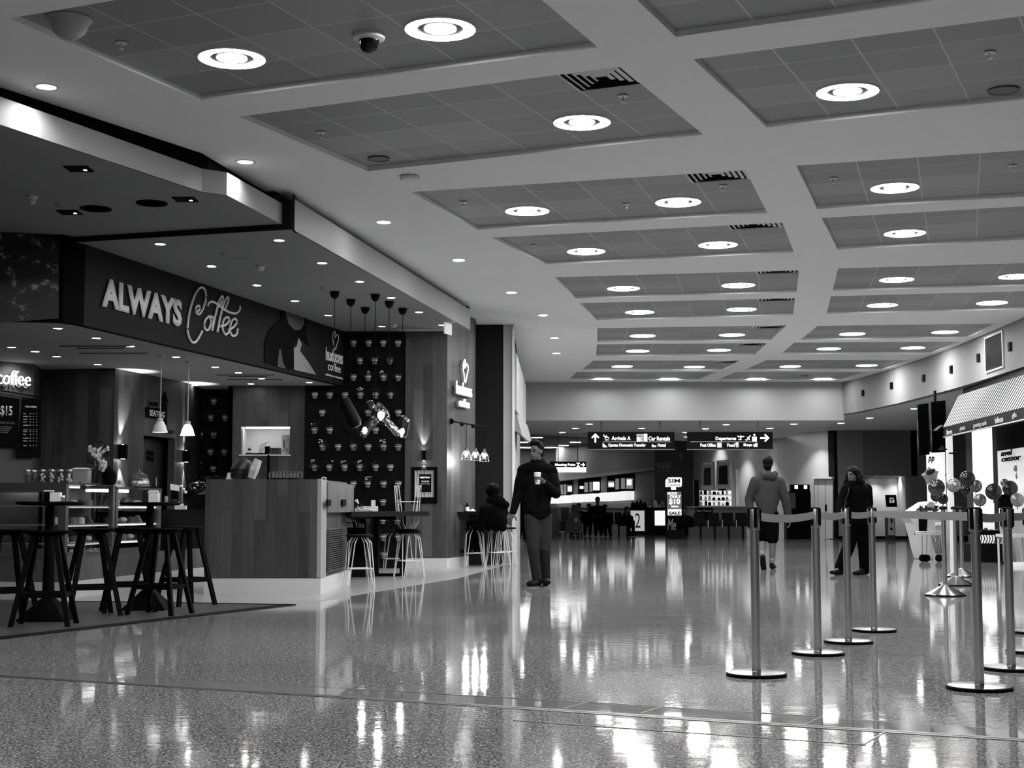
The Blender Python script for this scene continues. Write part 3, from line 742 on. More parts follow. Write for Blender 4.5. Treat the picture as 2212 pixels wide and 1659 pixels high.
def detector(p, lab, r=.06): 
    mb = MB(); mb.lathe([(r, 0), (r, -.015), (r * .75, -.03), (r * .6, -.055)], p, 20); return tag(mb.build('smoke_detector', PLAST, smooth=True), lab, 'detector')
detector(atz(562, 575, ZC), 'small round smoke detector in the upper cafe ceiling'); detector(atz(851, 700, ZC), 'small round smoke detector beside the jar lamps')
p = atz(525, 560, ZC); mb = MB(); mb.lathe([(.10, 0), (.10, -.006)], p, 24); tag(mb.build('ceiling_cover', mat('soffit_cover', .22, .7)), 'faint round cover plate in the upper cafe ceiling', 'cover plate')
for k, (a, b) in enumerate([(225, 755), (540, 815)]):
    p = atz(a, b, ZI); mb = MB(); mb.box(p.x - .45, p.y - .45, ZI - .006, p.x + .45, p.y - .40, ZI); mb.box(p.x - .45, p.y + .40, ZI - .006, p.x + .45, p.y + .45, ZI); mb.box(p.x - .30, p.y - .2, ZI - .006, p.x + .3, p.y - .16, ZI)
    tag(mb.build('air_vent', BLACK), 'thin black slot vent in the low cafe ceiling, %s' % ['left one near the menu boards', 'right one behind the banner'][k], 'vent', 'slot vents of the cafe')

# hanging exit sign
p = atz(967, 694, ZC); t = thing('exit_sign', 'small lit hanging sign box at the end of the cafe soffit', 'sign', tuple(p))
MB().box(p.x - .16, p.y - .02, ZC - .02, p.x + .12, p.y + .02, ZC).build('bracket', PLAST, t)
MB().hexa([(p.x - .06, p.y - .05, ZC - .20), (p.x + .04, p.y + .22, ZC - .20), (p.x + .06, p.y + .21, ZC - .20), (p.x - .04, p.y - .06, ZC - .20)], [(p.x - .06, p.y - .05, ZC - .02), (p.x + .04, p.y + .22, ZC - .02), (p.x + .06, p.y + .21, ZC - .02), (p.x - .04, p.y - .06, ZC - .02)]).build('sign_box', mat('exit_face', .5, emit=.1), t)

# ---- wall pots
POT = mat('pot_clay', .14, .6, spec=.2); POTB = mat('pot_band', .6, .5); LEAF = mat('leaf_dark', .02, .5); PETAL = mat('petal_white', .65, .6)
def make_pot(p, label, group, fl=0, leaf=0, seed=0):
    x, y, z = p; rnd = random.Random(seed)
    t = thing('wall_pot', label, 'plant pot', (x, y, z), 0, group)
    MB().lathe([(.037, -.055), (.043, -.002), (.052, .0), (.053, .052), (.046, .052), (.044, .035)], (x, y, z), 16).build('pot', POT, t, smooth=True)
    mb = MB()
    for a in range(9):
        th0 = PI + PI * a / 8
        if a < 8:
            th1 = PI + PI * (a + 1) / 8; r = .0545
            mb.hexa([(x + math.cos(q) * rr, y + math.sin(q) * rr, z + .004) for q, rr in ((th0, r), (th1, r), (th1, r - .01), (th0, r - .01))], [(x + math.cos(q) * rr, y + math.sin(q) * rr, z + .018) for q, rr in ((th0, r), (th1, r), (th1, r - .01), (th0, r - .01))])
    mb.build('holder_band', POTB, t)
    MB().box(x - .02, y + .04, z - .01, x + .02, y + .10, z + .02).build('bracket', BLACK, t)
    if leaf:
        mb = MB()
        for i in range(leaf):
            a = rnd.uniform(0, 2 * PI); l = rnd.uniform(.05, .13); up = rnd.uniform(-.6, 1.0)
            b = Vector((x, y - .01, z + .055)); d = Vector((math.cos(a), -abs(math.sin(a)) * .6, up)).normalized()
            m_ = b + d * l * .6; e = b + d * l + Vector((0, 0, -.03)); s = d.cross(Vector((0, 0, 1))).normalized() * rnd.uniform(.012, .022)
            mb.face([b, m_ + s, e, m_ - s])
        mb.build('foliage', LEAF, t)
    if fl:
        mb = MB()
        for i in range(fl):
            mb.ball((x + rnd.uniform(-.055, .055), y - rnd.uniform(.0, .05), z + .075 + rnd.uniform(0, .05)), (rnd.uniform(.010, .018), .012, .010), 7, 5)
        mb.build('blossom', PETAL, t)
    return t
PR = [(742, [763, 796, 828, 860], 'top'), (780, [777, 809, 842], 'second'), (816, [763, 795, 828, 860], 'third'), (854, [680, 712, 745, 778, 811, 843], 'fourth'),
      (892, [696, 763, 795, 828, 860], 'fifth'), (930, [679, 712, 811], 'sixth'), (966, [697, 730, 763, 795, 828, 860], 'seventh'), (1010, [679, 711, 744, 777, 811, 843], 'eighth'),
      (1046, [763, 794, 828, 860], 'ninth'), (1085, [827, 860], 'tenth'), (1125, [827, 858], 'eleventh'), (1161, [828, 860], 'twelfth'), (1199, [828], 'bottom')]
FLW = {(966, 697): 8, (966, 828): 7, (1010, 679): 8, (1010, 744): 5, (1010, 777): 9, (1046, 794): 12, (854, 778): 8, (816, 795): 3, (930, 679): 3, (816, 828): 3, (1010, 711): 2}
for y, xs, rn in PR:
    for k, x in enumerate(xs):
        p = aty(x, y, YB - .11); f = FLW.get((y, x), 0)
        make_pot(tuple(p), 'small banded plant pot on the tall dark wall, %s row, %s' % (rn, COLN[k]), 'plant pots on the tall cafe wall', f, (0 if y in (742,) else random.choice([0, 5, 9, 14])) + (6 if f else 0), x * 3 + y)
PA = [(868, [431, 462], 'top'), (903, [425, 456, 487], 'second'), (940, [432, 462], 'third'), (977, [423, 455, 485], 'fourth'), (1013, [428, 461], 'bottom')]
for y, xs, rn in PA:
    for k, x in enumerate(xs):
        make_pot(tuple(aty(x, y, 25.2 - .11)), 'small banded plant pot in the dark alcove, %s row, %s' % (rn, COLN[k]), 'plant pots in the cafe alcove', 9 if (y, x) == (1013, 428) else 0, 4, x + y)

# ---- sconces
def sconce(p, label, w=.045, hh=.22, out=.12, big=60):
    x, y, z = p
    t = thing('wall_sconce', label, 'wall lamp', p, 0, None)
    MB().box(x - w, y - out, z - hh / 2, x + w, y - .0, z + hh / 2).build('body', BLACK, t)
    MB().disc((x, y - out * .55, z + hh / 2 + .001), w * .6, 12, 1).build('upper_lens', LIT_S, t)
    MB().disc((x, y - out * .55, z - hh / 2 - .001), w * .6, 12, -1).build('lower_lens', LIT_S, t)
    spot(t, (x, y - out * .75, z + hh / 2 + .01), big, 46, .7, .012, (0, .24, 1)); spot(t, (x, y - out * .75, z - hh / 2 - .01), big, 46, .7, .012, (0, .24, -1))
    return t
sconce((-1.475, 24.38, 1.885), 'slim black up-and-down wall lamp above the framed poster', .03, .17, .08, 16)
q = plane_fn(kA, kB, 0)
a = q(258, 976); sconce((a.x + .06, a.y + .03, a.z), 'square black up-and-down wall lamp on the wood corner behind the flowers', .055, .21, .1)
a = q(401, 986); sconce((a.x + .03, a.y - .02, a.z), 'square black up-and-down wall lamp beside the alcove', .055, .19, .1)

# ---- kitchen wall signs
kq = plane_fn(kA, kB, .015)
t = thing('direction_sign', 'black MORE SEATING sign with an upward arrow on the wood wall', 'sign', tuple(kq(335, 890)))
WSIGN = mat('sign_outline', .10, .5)
mb = MB(); poly_on(mb, kq, [(315, 902), (357, 908), (357, 884), (315, 879)], .01); poly_on(mb, kq, [(350, 928), (360, 930), (360, 872), (350, 870)], .009); poly_on(mb, kq, [(347, 868), (363, 871), (356, 845)], .009); mb.build('sign_board', BLACK, t)
fit_text('sign_letters', 'SEATING', LETT2, t, plane_fn(kA, kB, .03), 323, 356, (885, 890), (898, 903), depth=.004, bold=.02)
mb = MB(); poly_on(mb, kq, [(321, 880), (345, 884), (345, 866), (321, 862)], .006); mb.build('upper_board', mat('sign_brown', .05, .5), t)
fit_text('upper_letters', 'MORE', BLACK, t, plane_fn(kA, kB, .03), 324, 342, (867, 870), (876, 880), depth=.004, bold=.02)
fit_text('small_letters', 'DESSERTS', BLACK, t, plane_fn(kA, kB, .03), 354, 376, (928, 931), (935, 939), depth=.004, bold=.02)
# door leaf and cupboard in the opening
t = thing('wall_cabinet', 'dark panelled cabinet in the kitchen opening with two slots', 'cabinet', tuple(kq(340, 1080)))
kb = plane_fn(kA + Vector((-.25, .05)), kB + Vector((-.25, .05)), 0)
mb = MB(); P = [kb(302, 1130), kb(390, 1130), kb(390, 948), kb(302, 948)]; mb.hexa([v - kb.n * .1 for v in P], P); mb.build('body', mat('dark_cabinet', .02, .4), t)
mb = MB()
for (x0, y0, x1, y1) in [(316, 973, 331, 983), (316, 985, 331, 995)]: P = [kb(x0, y1), kb(x1, y1 + 2), kb(x1, y0 + 2), kb(x0, y0)]; mb.hexa(P, [v + kb.n * .01 for v in P])
mb.build('slot', BLACK, t)
mb = MB(); mb.cyl(kb(332, 1050) + kb.n * .04, kb(332, 1032) + kb.n * .04, .014); mb.build('handle', STEEL, t)

# ---- neon wall: neon word, rail, menu boards
nf = plane_fn((-8.9, 18.3), (-6.85, 20.75), .05)
t = thing('neon_sign', 'glowing white neon coffee word on the left cafe wall', 'sign', tuple(nf(30, 825)))
fit_text('neon_letters', 'coffee', mat('neon_glow', .8, emit=.55), t, nf, -8, 64, (798, 814), (829, 843), depth=.03, bold=-.012)
fit_text('rear_letters', 'coffee', mat('neon_backing', .3, .5), t, plane_fn((-8.9, 18.3), (-6.85, 20.75), .012), -12, 58, (803, 818), (834, 847), depth=.02)
a = nf(30, 812) + nf.n * .25; spot(t, (a.x, a.y, 3.02), 6, 110, 1, .05, (-nf.n.x * .9, -nf.n.y * .9, -1))
t = thing('menu_rail', 'thin dark rail carrying the menu boards on the left cafe wall', 'rail', tuple(nf(45, 850)))
mb = MB(); mb.tube([nf(-30, 838), nf(92, 859)], .012, 8); mb.tube([nf(-30, 845), nf(90, 864)], .007, 8); mb.build('bar', BLKM, t)
mf_ = plane_fn((-8.9, 18.3), (-6.85, 20.75), .07)
t = thing('menu_board', 'black menu board showing a large $15 price', 'menu board', tuple(mf_(15, 960)))
mb = MB(); poly_on(mb, mf_, [(-40, 966), (38, 966), (40, 862), (-40, 850)], .02); mb.build('board', BLACK, t)
mf2 = plane_fn((-8.9, 18.3), (-6.85, 20.75), .092)
fit_text('price', '$15', LETT, t, mf2, 0, 26, (876, 880), (900, 904), depth=.003, bold=.02)
GT = mat('menu_grey', .12, .5)
fit_text('caption', 'SMALLEY KITCHEN', GT, t, mf2, -2, 31, (910, 911), (915, 917), depth=.003)
mb = MB()
for i in range(4): poly_on(mb, mf2, [(0, 922.5 + i * 4), (26 - i * 3, 923.5 + i * 4), (26 - i * 3, 921.9 + i * 4), (0, 921 + i * 4)], .002)
mb.build('text_lines', GT, t)
t = thing('menu_board', 'tall black COLD DRINKS menu board, right of the price board', 'menu board', tuple(mf_(67, 990)))
mb = MB(); poly_on(mb, mf_, [(36, 988), (86, 990), (87, 864), (48, 860)], .02); mb.build('board', BLACK, t)
fit_text('title', 'COLD DRINKS', LETT2, t, mf2, 54, 79, (876, 878), (880, 883), depth=.003, bold=.03)
mb = MB()
for i, yy in enumerate([893, 899, 905, 911, 918, 928, 932, 938, 946, 952, 962]):
    for (xa, xb) in ((50, 56 + (i * 5) % 7), (64, 67), (71, 73), (78, 80)): poly_on(mb, mf2, [(xa, yy + 1), (xb, yy + 1.3), (xb, yy), (xa, yy - .3)], .002)
mb.build('text_lines', LETT, t)

# ---- serving hatch
HL = mat('hatch_lining', .6, .6)
mb = MB(); mb.box(nx0 - .02, YB + .15, nz0 - .03, nx1 + .02, YB + .62, nz0); mb.box(nx0 - .02, YB + .15, nz1, nx1 + .02, YB + .62, nz1 + .03); mb.box(nx0 - .03, YB + .15, nz0, nx0, YB + .62, nz1); mb.box(nx1, YB + .15, nz0, nx1 + .03, YB + .62, nz1); mb.box(nx0, YB + .6, nz0, nx1, YB + .62, nz1)
struct(mb.build('wall_hatch', HL))
t = thing('shelf_light', 'thin strip light inside the bright serving hatch', 'light', ((nx0 + nx1) / 2, YB + .3, nz1 - .02)); MB().box(nx0 + .04, YB + .2, nz1 - .02, nx1 - .04, YB + .26, nz1).build('tube', mat('hatch_tube', .8, emit=4.5), t)
MB().box(nx0 - .02, YB - .05, nz0 - .025, nx1 + .02, YB + .02, nz0).build('trim_16', PLINTH)['kind'] = 'structure'
def H3(x, y, dy=.25): return aty(x, y, YB + dy)
p = H3(539, 970); x, y = p.x, p.y; z = nz0
t = thing('glass_coffee_maker', 'hourglass glass coffee maker with a wooden collar in the hatch', 'coffee maker', (x, y, z))
MB().lathe([(.065, 0), (.075, .02), (.02, .10), (.035, .155)], (x, y, z), 20, caps=False).build('flask', GLASS, t, smooth=True); MB().lathe([(.03, .08), (.03, .11), (.022, .11), (.022, .08)], (x, y, z), 14).build('collar', DWOOD, t); MB().lathe([(.06, .001), (.07, .018), (.055, .035)], (x, y, z), 18).build('coffee', BLACK, t)
p = H3(565, 975); x, y = p.x, p.y
mb = MB(); mb.box(x - .14, y - .06, z, x + .12, y + .06, z + .03); tag(mb.build('tray', BLACK), 'flat black tray on the hatch shelf', 'tray')
t = thing('wire_whisk', 'bunch of wire utensils standing on the black tray', 'utensils', (x, y, z + .03))
mb = MB(); 
for i in range(5): mb.tube([(x - .04 + i * .012, y, z + .03), (x - .03 + i * .02, y, z + .16), (x + .0 + i * .028, y, z + .19 + .01 * i)], .003, 5)
mb.build('wires', BLKM, t)
p = H3(577, 970); mb = MB(); mb.box(p.x - .04, p.y + .0, z + .032, p.x + .04, p.y + .08, z + .15); tag(mb.build('box', BLACK), 'small black box behind the tray in the hatch', 'box')
p = H3(595, 970, .2); t = thing('box', 'dark box with an oval emblem in the hatch', 'box', (p.x, p.y, z)); MB().box(p.x - .10, p.y, z, p.x + .085, p.y + .1, z + .12).build('carton', mat('carton_dark', .05, .5), t)
mb = MB(); mb.tube([(p.x - .01 + math.cos(a) * .045, p.y - .002, z + .065 + math.sin(a) * .028 + math.cos(a) * .01) for a in [2 * PI * i / 16 for i in range(16)]], .005, 5, closed=True); mb.build('emblem', BLACK, t)
p = H3(616, 970, .15); t = thing('carton', 'tall white carton with dark print at the right of the hatch', 'carton', (p.x, p.y, z)); MB().box(p.x - .065, p.y, z, p.x + .065, p.y + .1, z + .34).build('box_body', PAPER, t)
text('print', 'HORECA', BLACK, t, (p.x + .0, p.y - .002, z + .12), (0, 0, 1), .14, .035, U=(-1, 0, 0), depth=.002, bold=.03)
mb = MB(); [mb.box(p.x - .04 + i * .03, p.y - .003, z + .05 + .02 * (i % 2), p.x - .03 + i * .03, p.y, z + .11) for i in range(3)]; mb.build('print', BLACK, t)
p = aty(579, 1030, 24.2); mb = MB(); mb.box(p.x - .02, p.y, .9, p.x + .02, p.y + .04, 1.88); mb.box(p.x - .08, p.y, .88, p.x + .08, p.y + .1, .91); tag(mb.build('post', BLACK), 'thin black post under the serving hatch', 'post')
mb = MB(); mb.box(-4.5, 23.7, 0, -3.6, 24.3, .88); tag(mb.build('back_counter', WOODC), 'low wood back counter under the serving hatch', 'counter')

# ---- poster
px0, px1, pz0, pz1 = -1.685, -1.25, 1.08, 1.69; y = 24.38
t = thing('framed_poster', 'black framed poster with a dark label over pale stripes', 'poster', ((px0 + px1) / 2, y, pz0))
mb = MB(); f = .055
mb.box(px0, y - .03, pz0, px1, y, pz0 + f); mb.box(px0, y - .03, pz1 - f, px1, y, pz1); mb.box(px0, y - .03, pz0 + f, px0 + f, y, pz1 - f); mb.box(px1 - f, y - .03, pz0 + f, px1, y, pz1 - f); mb.box(px0 + f, y - .02, pz0 + f, px1 - f, y, pz0 + f + .05); mb.build('frame', BLACK, t)
def stripes(N, L):
    g = N.new('ShaderNodeNewGeometry'); s = N.new('ShaderNodeSeparateXYZ'); L.new(g.outputs['Position'], s.inputs[0])
    n = N.new('ShaderNodeTexNoise'); n.noise_dimensions = '1D'; n.inputs['Scale'].default_value = 55; n.inputs['Detail'].default_value = 3; L.new(s.outputs[0], n.inputs['W'])
    r = N.new('ShaderNodeMapRange'); r.inputs[1].default_value = .35; r.inputs[2].default_value = .65; r.inputs[3].default_value = .03; r.inputs[4].default_value = .6; L.new(n.outputs[0], r.inputs[0]); return r.outputs[0]
MB().box(px0 + f, y - .012, pz0 + f + .05, px1 - f, y - .004, pz1 - f).build('print', picture_mat('stripes', stripes), t)
MB().box(px0 + .13, y - .016, pz0 + .19, px1 - .10, y - .012, pz1 - .12).build('label_panel', BLACK, t)
text('letters', 'EAGLE HOUSE', LETT, t, (px0 + .15, y - .017, pz1 - .19), (1, 0, 0), .165, .025, depth=.002, bold=.02); text('letters', 'SPECIALTY COFFEE', LETT, t, (px0 + .155, y - .017, pz1 - .29), (1, 0, 0), .155, .012, depth=.002)
mb = MB(); 
for i in range(3): mb.ball((px0 + .19 + i * .045, y - .018, pz1 - .245), (.022, .002, .016), 10, 6)
mb.build('emblem', mat('emblem_grey', .2), t)

# ---- glowing wall logo on the wood return
wf = plane_fn((-1.09, 24.38), (-.66, 26.0), .02); wf2 = plane_fn((-1.09, 24.38), (-.66, 26.0), .12)
t = thing('lit_logo_sign', 'glowing neon style coffee sign with a flame mark on the wood pillar', 'sign', tuple(wf(1000, 880)))
GL = mat('logo_glow', .8, emit=.32)
def wtext(n, s, x0, x1, yt, yb, m, f, **k): return fit_text(n, s, m, t, f, x0, x1, yt, yb, **k)
wtext('name_letters', 'hudsons', 985, 1018, (822, 836), (850, 854), GL, wf2, depth=.02, bold=-.008)
wtext('coffee_letters', 'coffee', 991, 1013, (859, 866), (877, 880), GL, wf2, depth=.02)
wtext('rear_letters', 'hudsons', 980, 1014, (822, 836), (852, 856), mat('rear_letter_grey', .3), wf, depth=.05, bold=.02)
wtext('rear_letters', 'coffee', 986, 1009, (859, 866), (879, 882), mat('rear_letter_grey', .3), wf, depth=.05)
for (f_, m_, n_, xo) in ((wf2, GL, 'flame_mark', 996), (wf, MATS['rear_letter_grey'], 'rear_flame_mark', 991)):
    o = f_(xo, 824); mb = MB(); strokes(mb, [smooth_line(FLAME[0], 4)], o, f_.d, Vector((0, 0, .75)), .53, .012); mb.build(n_, m_, t)

# ---- rack lamp with three cage pendants
R0 = wf(975, 910) + wf.n * .0; R1 = aty(1051, 923, 25.1)
t = thing('pendant_rack', 'dark pipe arm with three wire cage pendants by the wood pillar', 'pendant lamp', tuple(R0))
mb = MB(); mb.cyl(R0, R0 + (R1 - R0) * .06, .05, .03); mb.cyl(R0, R1, .014); 
for u in (.30, .62): c = R0 + (R1 - R0) * u; mb.ball(c + Vector((0, 0, -.02)), (.04, .04, .035))
mb.build('pipe_arm', BLKM, t)
CAGE = mat('cage_copper', .12, .35, metal=.8); BULB = mat('cage_bulb', .8, emit=22)
for k, (x, yb) in enumerate([(1007, 965), (1027, 967), (1046, 969)]):
    u = (x - 975) / 76; c = R0 + (R1 - R0) * u; b = aty(x, yb, c.y)
    MB().cyl((c.x, c.y, c.z), (c.x, c.y, b.z), .005, n=6).build('cord', BLACK, t)
    cap = MB().lathe([(.03, 0), (.022, .045), (.01, .06)], (c.x, c.y, b.z - .06), 14).build('cap', CAGE, t)
    mb = MB(); z0 = b.z - .06
    for a in range(10):
        th = 2 * PI * a / 10; mb.tube([(c.x + math.cos(th) * .03, c.y + math.sin(th) * .03, z0), (c.x + math.cos(th) * .065, c.y + math.sin(th) * .065, z0 - .06), (c.x + math.cos(th) * .085, c.y + math.sin(th) * .085, z0 - .16)], .002, 4)
    for (r, dz) in ((.065, .06), (.085, .16), (.077, .12)): mb.tube([(c.x + math.cos(2 * PI * i / 16) * r, c.y + math.sin(2 * PI * i / 16) * r, z0 - dz) for i in range(16)], .0022, 4, closed=True)
    mb.build('cage', CAGE, cap)
    MB().ball((c.x, c.y, z0 - .065), (.032, .032, .045)).build('glow_bulb', BULB, cap)
    point(t, (c.x, c.y, z0 - .18), 3.5, .03)

# ---- jar and bottle chandelier
CN = [(723, 634), (758, 651), (789, 668), (811, 640), (841, 655), (870, 670)]
EN = [(748, 885), (776, 908), (800, 868), (808, 885), (850, 925), (870, 905)]
JG = glass_mat('jar_glass', .82, .05, 1.5, .5)
for k in range(6):
    c = atz(CN[k][0], CN[k][1] - 4, ZC); Yk = c.y; e = aty(CN[k][0], EN[k][1], Yk)
    kind = ['black metal canister', 'black square lantern', 'small clear jar with a glowing bulb', 'large clear jar with a glowing bulb', 'chrome bottle', 'round bottomed glowing jar'][k]
    t = thing('jar_pendant', 'hanging lamp of the jar cluster, %s' % kind, 'pendant lamp', tuple(c), 0, 'cluster of jar and bottle lamps')
    MB().lathe([(.02, -.10), (.05, -.075), (.065, -.03), (.068, 0)], c, 18).build('canopy', BLKM, t, smooth=True)
    MB().cyl(c + Vector((0, 0, -.09)), (c.x, c.y, e.z), .005, n=6).build('cord', BLACK, t)
    def body(x0, y0, x1, y1, r0, r1, n, m, sm=True, nn=18, dy=0):
        a = aty(x0, y0, Yk + dy); b = aty(x1, y1, Yk); kk_ = 1.3 if k in (2, 3, 5) else 1.0; r0 *= kk_; r1 *= kk_; mb = MB(); mb.tube([a, a + (b - a) * .15, a + (b - a) * .85, b], [r0 * .9, r0, r1, r1 * .75], nn); return mb.build(n, m, t, smooth=sm)
    if k == 0: body(742, 862, 770, 922, .08, .10, 'shade', BLKM, True)
    if k == 1: body(766, 905, 742, 930, .11, .11, 'shade', BLKM, False, 4)
    if k == 2:
        j = body(802, 912, 777, 940, .05, .075, 'jar', JG); a = aty(788, 930, Yk); MB().ball(a, (.038, .038, .055)).build('bulb_glow', mat('jar_bulb', .8, emit=1.5), j); body(815, 905, 800, 915, .05, .055, 'lid', JG); point(t, a + Vector((0, -.1, -.1)), 2)
    if k == 3:
        j = body(806, 880, 832, 906, .095, .085, 'jar', JG); a = aty(823, 897, Yk); MB().ball(a, (.05, .05, .06)).build('bulb_glow', MATS['jar_bulb'], j); body(795, 878, 808, 872, .055, .05, 'lid', JG); body(832, 906, 838, 912, .07, .04, 'neck', JG); point(t, a + Vector((0, -.12, -.12)), 3)
    if k == 4: body(838, 913, 862, 940, .055, .055, 'bottle', CHROME); body(832, 906, 838, 913, .03, .05, 'neck', CHROME)
    if k == 5:
        j = body(876, 906, 864, 944, .065, .085, 'jar', JG); a = aty(869, 932, Yk); MB().ball(a, (.036, .036, .05)).build('bulb_glow', MATS['jar_bulb'], j); body(880, 902, 875, 908, .05, .07, 'lid', CHROME); point(t, a + Vector((0, -.1, -.1)), 2)

# ---- two white pendants over the display case
SH = mat('shade_white', .7, .5); SHG = mat('shade_glow', .75, .5, emit=.4)
for k, (x, yt, yc, D, m) in enumerate([(348, 768, 905, 17.6, SH), (407, 781, 912, 18.6, SHG)]):
    c = atz(x + 1, yt, ZI); Yk = c.y; top = aty(x, yc, Yk); bot = aty(x, 934 + 7 * k, Yk)
    t = thing('pendant_lamp', 'white bell pendant lamp over the display case, %s' % ['left and dimmer', 'right and glowing'][k], 'pendant lamp', tuple(c), 0, 'white bell pendants')
    MB().lathe([(.045, -.025), (.05, 0)], c, 16).build('canopy', PLAST, t)
    MB().cyl(c, (c.x, c.y, top.z), .006, n=6).build('cord', PLAST, t)
    zt = top.z - .03; zb = bot.z; hh = zt - zb
    MB().lathe([(.035, 0), (.04, .02), (.04, .035), (.015, .045)], (c.x, c.y, zt), 16).build('cap', PLAST, t)
    MB().lathe([(.105, 0), (.092, .03), (.075, hh * .6), (.045, hh * .97), (.03, hh)], (c.x, c.y, zb), 24, caps=False).build('lamp_shade', m, t, smooth=True)
    MB().disc((c.x, c.y, zb + .01), .09, 20).build('diffuser', mat('pendant_diff', .8, emit=4), t)
    spot(t, (c.x, c.y, zb - .01), 5, 120, .8, .05)

# ---- display case
dv = Vector((.165, 1.0)).normalized(); A0 = Vector((-4.92, 16.1)); nv = Vector((-dv.y, dv.x))
def cs(s, w=0): v = A0 + dv * s + nv * w; return (v.x, v.y)
CASEM = mat('case_frame', .10, .35, metal=.3)
zc0, zc1 = .455, 1.285
for k, (s0, s1, zt) in enumerate([(0, 1.25, 1.285), (1.28, 2.62, 1.25)]):
    t = thing('display_case', ['dark framed glass display case at the near end of the counter', 'glass display case with pale shelves, further along the counter'][k], 'display case', (*cs((s0 + s1) / 2, .35), zc0), 0)
    W = .95; mb = MB()
    def post(s, w, r=.025): a = cs(s - r, w - r); b = cs(s + r, w - r); c_ = cs(s + r, w + r); d_ = cs(s - r, w + r); mb.prism([a, b, c_, d_], zc0, zt)
    for s in (s0 + .03, s1 - .03):
        for w_ in (.03, W - .03): post(s, w_, .03)
    mb.prism([cs(s0, 0), cs(s1, 0), cs(s1, W), cs(s0, W)], zc0, zc0 + .06)
    mb.build('frame', CASEM, t)
    MB().prism([cs(s0, -.01), cs(s1, -.01), cs(s1, W), cs(s0, W)], zt - .02, zt).build('top', mat('case_top', .05, .2), t)
    if k == 0:
        mb = MB(); mb.prism([cs(-.01, 0), cs(0, 0), cs(0, W), cs(-.01, W)], zt - .11, zt); mb.prism([cs(-.01, W - .10), cs(0, W - .10), cs(0, W), cs(-.01, W)], zc0, zt - .11); mb.prism([cs(-.01, 0), cs(0, 0), cs(0, .09), cs(-.01, .09)], zc0, zt - .11); mb.prism([cs(-.01, .09), cs(0, .09), cs(0, W - .1), cs(-.01, W - .1)], zc0, zc0 + .1)
        mb.build('end_frame', mat('end_frame_grey', .08, .4), t)
    for j, zs in enumerate((.60, .81, 1.02)):
        MB().prism([cs(s0 + .06, .06), cs(s1 - .06, .06), cs(s1 - .06, W - .06), cs(s0 + .06, W - .06)], zs, zs + .012).build('shelf', mat('shelf_glass', .22, .2), t)
        MB().prism([cs(s0 + .06, .05), cs(s1 - .06, .05), cs(s1 - .06, .06), cs(s0 + .06, .06)], zs - .016, zs - .002).build('shelf_light', (mat('shelf_tube_bright', .8, emit=1.6) if k else mat('shelf_tube', .6, emit=.22)), t)
    MB().prism([cs(s0 + .1, .4), cs(s1 - .1, .4), cs(s1 - .1, .44), cs(s0 + .1, .44)], zt - .05, zt - .025).build('case_fill_strip', mat('case_fill_glow' + str(k), .8, emit=(.5, 2.5)[k]), t)  # made-up glowing strip, added to brighten the case interior
    MB().prism([cs(s0 + .05, .012), cs(s1 - .05, .012), cs(s1 - .05, .018), cs(s0 + .05, .018)], zc0 + .05, zt - .02).build('front_glass', GLASS, t)
    MB().prism([cs(s0 + .05, W - .03), cs(s1 - .05, W - .03), cs(s1 - .05, W - .02), cs(s0 + .05, W - .02)], zc0 + .05, zt - .02).build('back_panel', (mat('case_back_pale', .3, .3) if k else mat('case_back', .02, .3)), t)
    if k == 0:
        text('letters', 'PREPARED HOURLY DAILY', mat('case_letter', .3), t, (*cs(.1, -.004), .50), (dv.x, dv.y, 0), 1.05, .045, depth=.002, bold=.01)
        for i in range(3): MB().prism([cs(.1, -.004), cs(.5, -.004), cs(.5, -.001), cs(.1, -.001)], .57 + i * .025, .576 + i * .025).build('label_line', MATS['case_letter'], t)
# food on the shelves: small things seen through the glass
FOOD = [mat('pastry', .22, .7, noise=.2, nscale=30), mat('pastry_pale', .7, .7, noise=.2, nscale=40), mat('pastry_dark', .08, .6)]
rnd = random.Random(3); n_ = 0
for k, (s0, s1) in enumerate([(.12, 1.1), (1.42, 2.5)]):
    for j, zs in enumerate((.612, .822, 1.032)):
        for i in range(5):
            s = s0 + (s1 - s0) * (i + .5) / 5; w_ = .22
            c = cs(s, w_); mb = MB()
            kind = rnd.choice(['sandwich', 'bun', 'cake'])
            if kind == 'bun': mb.ball((c[0], c[1], zs + .035), (.055, .055, .035), 12, 8)
            elif kind == 'cake': mb.lathe([(.05, 0), (.05, .06), (.03, .075)], (c[0], c[1], zs), 16)
            else: mb.hexa([(c[0] - .06, c[1] - .05, zs), (c[0] + .06, c[1] - .05, zs), (c[0] + .06, c[1] + .05, zs), (c[0] - .06, c[1] + .05, zs)], [(c[0] - .01, c[1] - .05, zs + .09), (c[0] + .01, c[1] - .05, zs + .09), (c[0] + .01, c[1] + .05, zs + .09), (c[0] - .01, c[1] + .05, zs + .09)])
            tag(mb.build(kind, FOOD[(i + j + k) % 3], smooth=kind == 'bun'), '%s on the %s shelf of the %s display case, %s' % (kind, ['lowest', 'middle', 'top'][j], ['near', 'far'][k], ORD[i]), 'food', 'food in the display cases')
